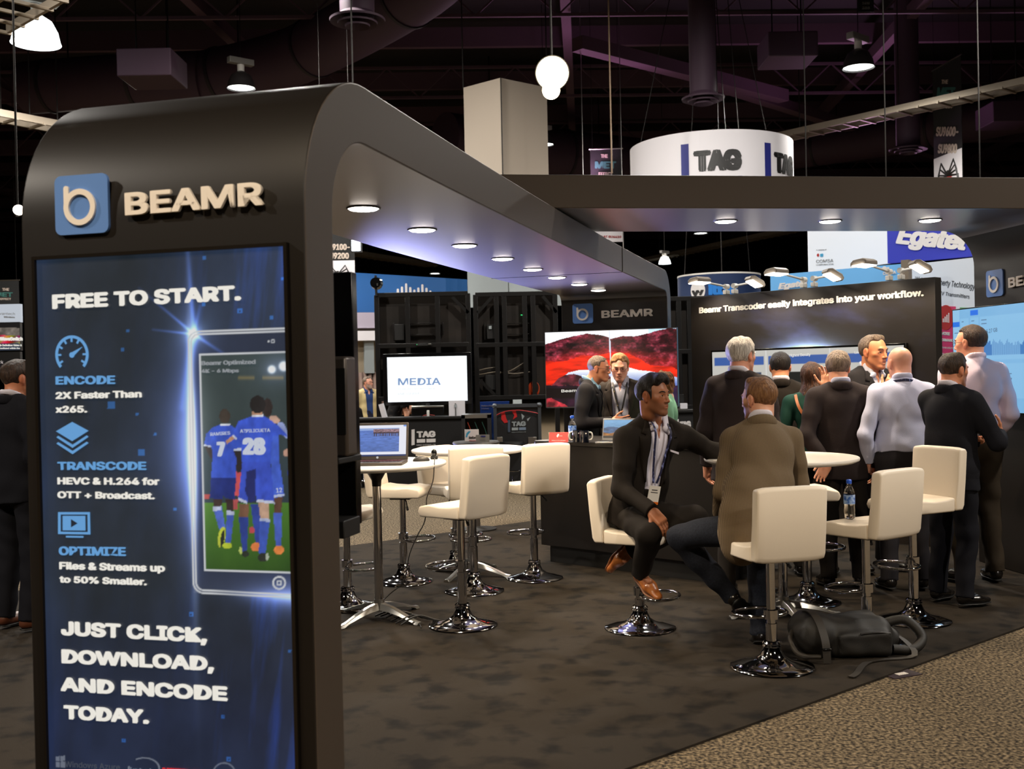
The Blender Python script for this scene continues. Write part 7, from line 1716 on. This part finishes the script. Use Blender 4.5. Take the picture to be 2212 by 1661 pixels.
o = MB().cyl(at(1322, 374, 18.), np.r_[at(1322, 374, 18.)[:2], 11.0], .014, n=6).obj('hanging_cable', pbr('cable_tan', rgb(120, 96, 70), .5)); tag(o, 'thin vertical cable hanging in front of the small banner', 'cable')
o = MB().box((0, 0, 0), (.30, .02, .28), Matrix.Translation(Vector(at(1870, 10, 20.)))).obj('grid_sign', BLACKMATT); tag(o, 'small dark grid marker plate at the top right', 'sign')
gp = Plane(at(1870, 10, 20.)-V(0, .012, 0), (1, 0, 0)); text('S4W', gp, (1862, 10), (1879, 10), (1862, 2), GREYINK, o, 'lettering', .05, .003, .002); text('388', gp, (1862, 20), (1879, 20), (1862, 12), GREYINK, o, 'lettering', .05, .003, .002)
for px, py, Y, lb in ((1700, 110, 22., 'dark boxy air unit hanging left of the right pendant lamp'), (2170, 250, 26., 'dark boxy air unit behind the black banner at right'), (330, 150, 20., 'dark boxy air unit above the kiosk at left')):
    P = at(px, py, Y); o = MB().box(tuple(P), (1.0, 1.0, .5)).obj('air_unit', DUCTM, bevel=.02); tag(o, lb, 'air unit'); wires(o, [(P+V(e, 0, .2), V(P[0]+e, P[1], 11.0)) for e in (-.3, .3)], .015, 'hanger_rod')

# ------------------------------------------------------------------ black bag lying on the carpet
BAGM = pbr('black_nylon', rgb(15, 13, 11), .6, noise=(12, rgb(25, 22, 18)), bump=(300, .3)); STRAP = pbr('bag_webbing', rgb(34, 28, 20), .6)
P0b, P1b = gz(1752, 1416, 0), gz(1890, 1408, 0); ax = unit(P1b-P0b); mid = (P0b+P1b)/2; sd = V(-ax[1], ax[0], 0)
S = Solid(mid-.55, mid+.55, .009); c_ = mid+V(0, 0, .115); Mx = np.stack([ax, sd, V(0, 0, 1)], 1)
S.box(c_, V(.25, .15, .10), Mx, .075, .03); S.ell(c_-ax*.19+V(0, 0, .02), V(.12, .16, .115), Mx, .05); S.box(c_+ax*.05-sd*.14-V(0, 0, .02), V(.16, .05, .075), Mx, .035, .03); S.ell(c_+ax*.25-V(0, 0, .03), V(.10, .11, .07), Mx, .05)
S.half(mid+V(0, 0, CZ), V(0, 0, -1)); S.ripple(.008, 22, 3); S.ripple(.003, 60, 4)
bag = S.mesh('backpack', BAGM); tag(bag, 'slouched black backpack lying on the carpet between two stool bases', 'bag')
for t_ in (-.20,):
    ribbon(smooth_path([c_+ax*t_-sd*.235+V(0, 0, -.095), c_+ax*t_-sd*.215+V(0, 0, .02), c_+ax*t_-sd*.12+V(0, 0, .118), c_+ax*t_+V(0, 0, .142), c_+ax*t_+sd*.13+V(0, 0, .09)], 5), .045, .006, [unit(-sd*math.cos(a)+V(0, 0, 1)*math.sin(a)) for a in np.linspace(.0, 2.2, 21)], STRAP, bag, 'strap')
MB().box((0, 0, 0), (.05, .012, .04), frame(c_-ax*.20-sd*.222+V(0, 0, -.02), ax, V(0, 0, 1))).obj('buckle', BLACKGLOSS, bag, True, bevel=.004)
MB().tube(smooth_path([c_-ax*.30+V(0, 0, .03), c_-ax*.34-sd*.06+V(0, 0, .0), c_-ax*.33-sd*.16+V(0, 0, -.06), c_-ax*.22-sd*.20+V(0, 0, -.07)], 5), .014, 8).obj('grab_handle', STRAP, bag, True, smooth=60)
ribbon(smooth_path([c_+ax*.30-sd*.05+V(0, 0, .0), c_+ax*.33-sd*.20-V(0, 0, .09), gz(1880, 1428, .02), gz(1850, 1455, .02), gz(1838, 1462, .02)], 5), .035, .005, V(0, 0, 1), STRAP, bag, 'loose_strap')
MB().tube(smooth_path([c_+ax*.02-sd*.185+V(0, 0, .04), c_+ax*.12-sd*.190+V(0, 0, .045), c_+ax*.2-sd*.18+V(0, 0, .035)], 4), .005, 6).obj('zip', DARKMETAL, bag, True, smooth=60)
# padded shoulder straps curled on the right end
MB().tube(smooth_path([c_+ax*.26+sd*.05+V(0, 0, .03), c_+ax*.38+V(0, 0, .06), c_+ax*.44-sd*.08+V(0, 0, -.02), c_+ax*.36-sd*.13-V(0, 0, .075), c_+ax*.24-sd*.12-V(0, 0, .07)], 6), .028, 10).obj('shoulder_strap', BAGM, bag, True, smooth=60)
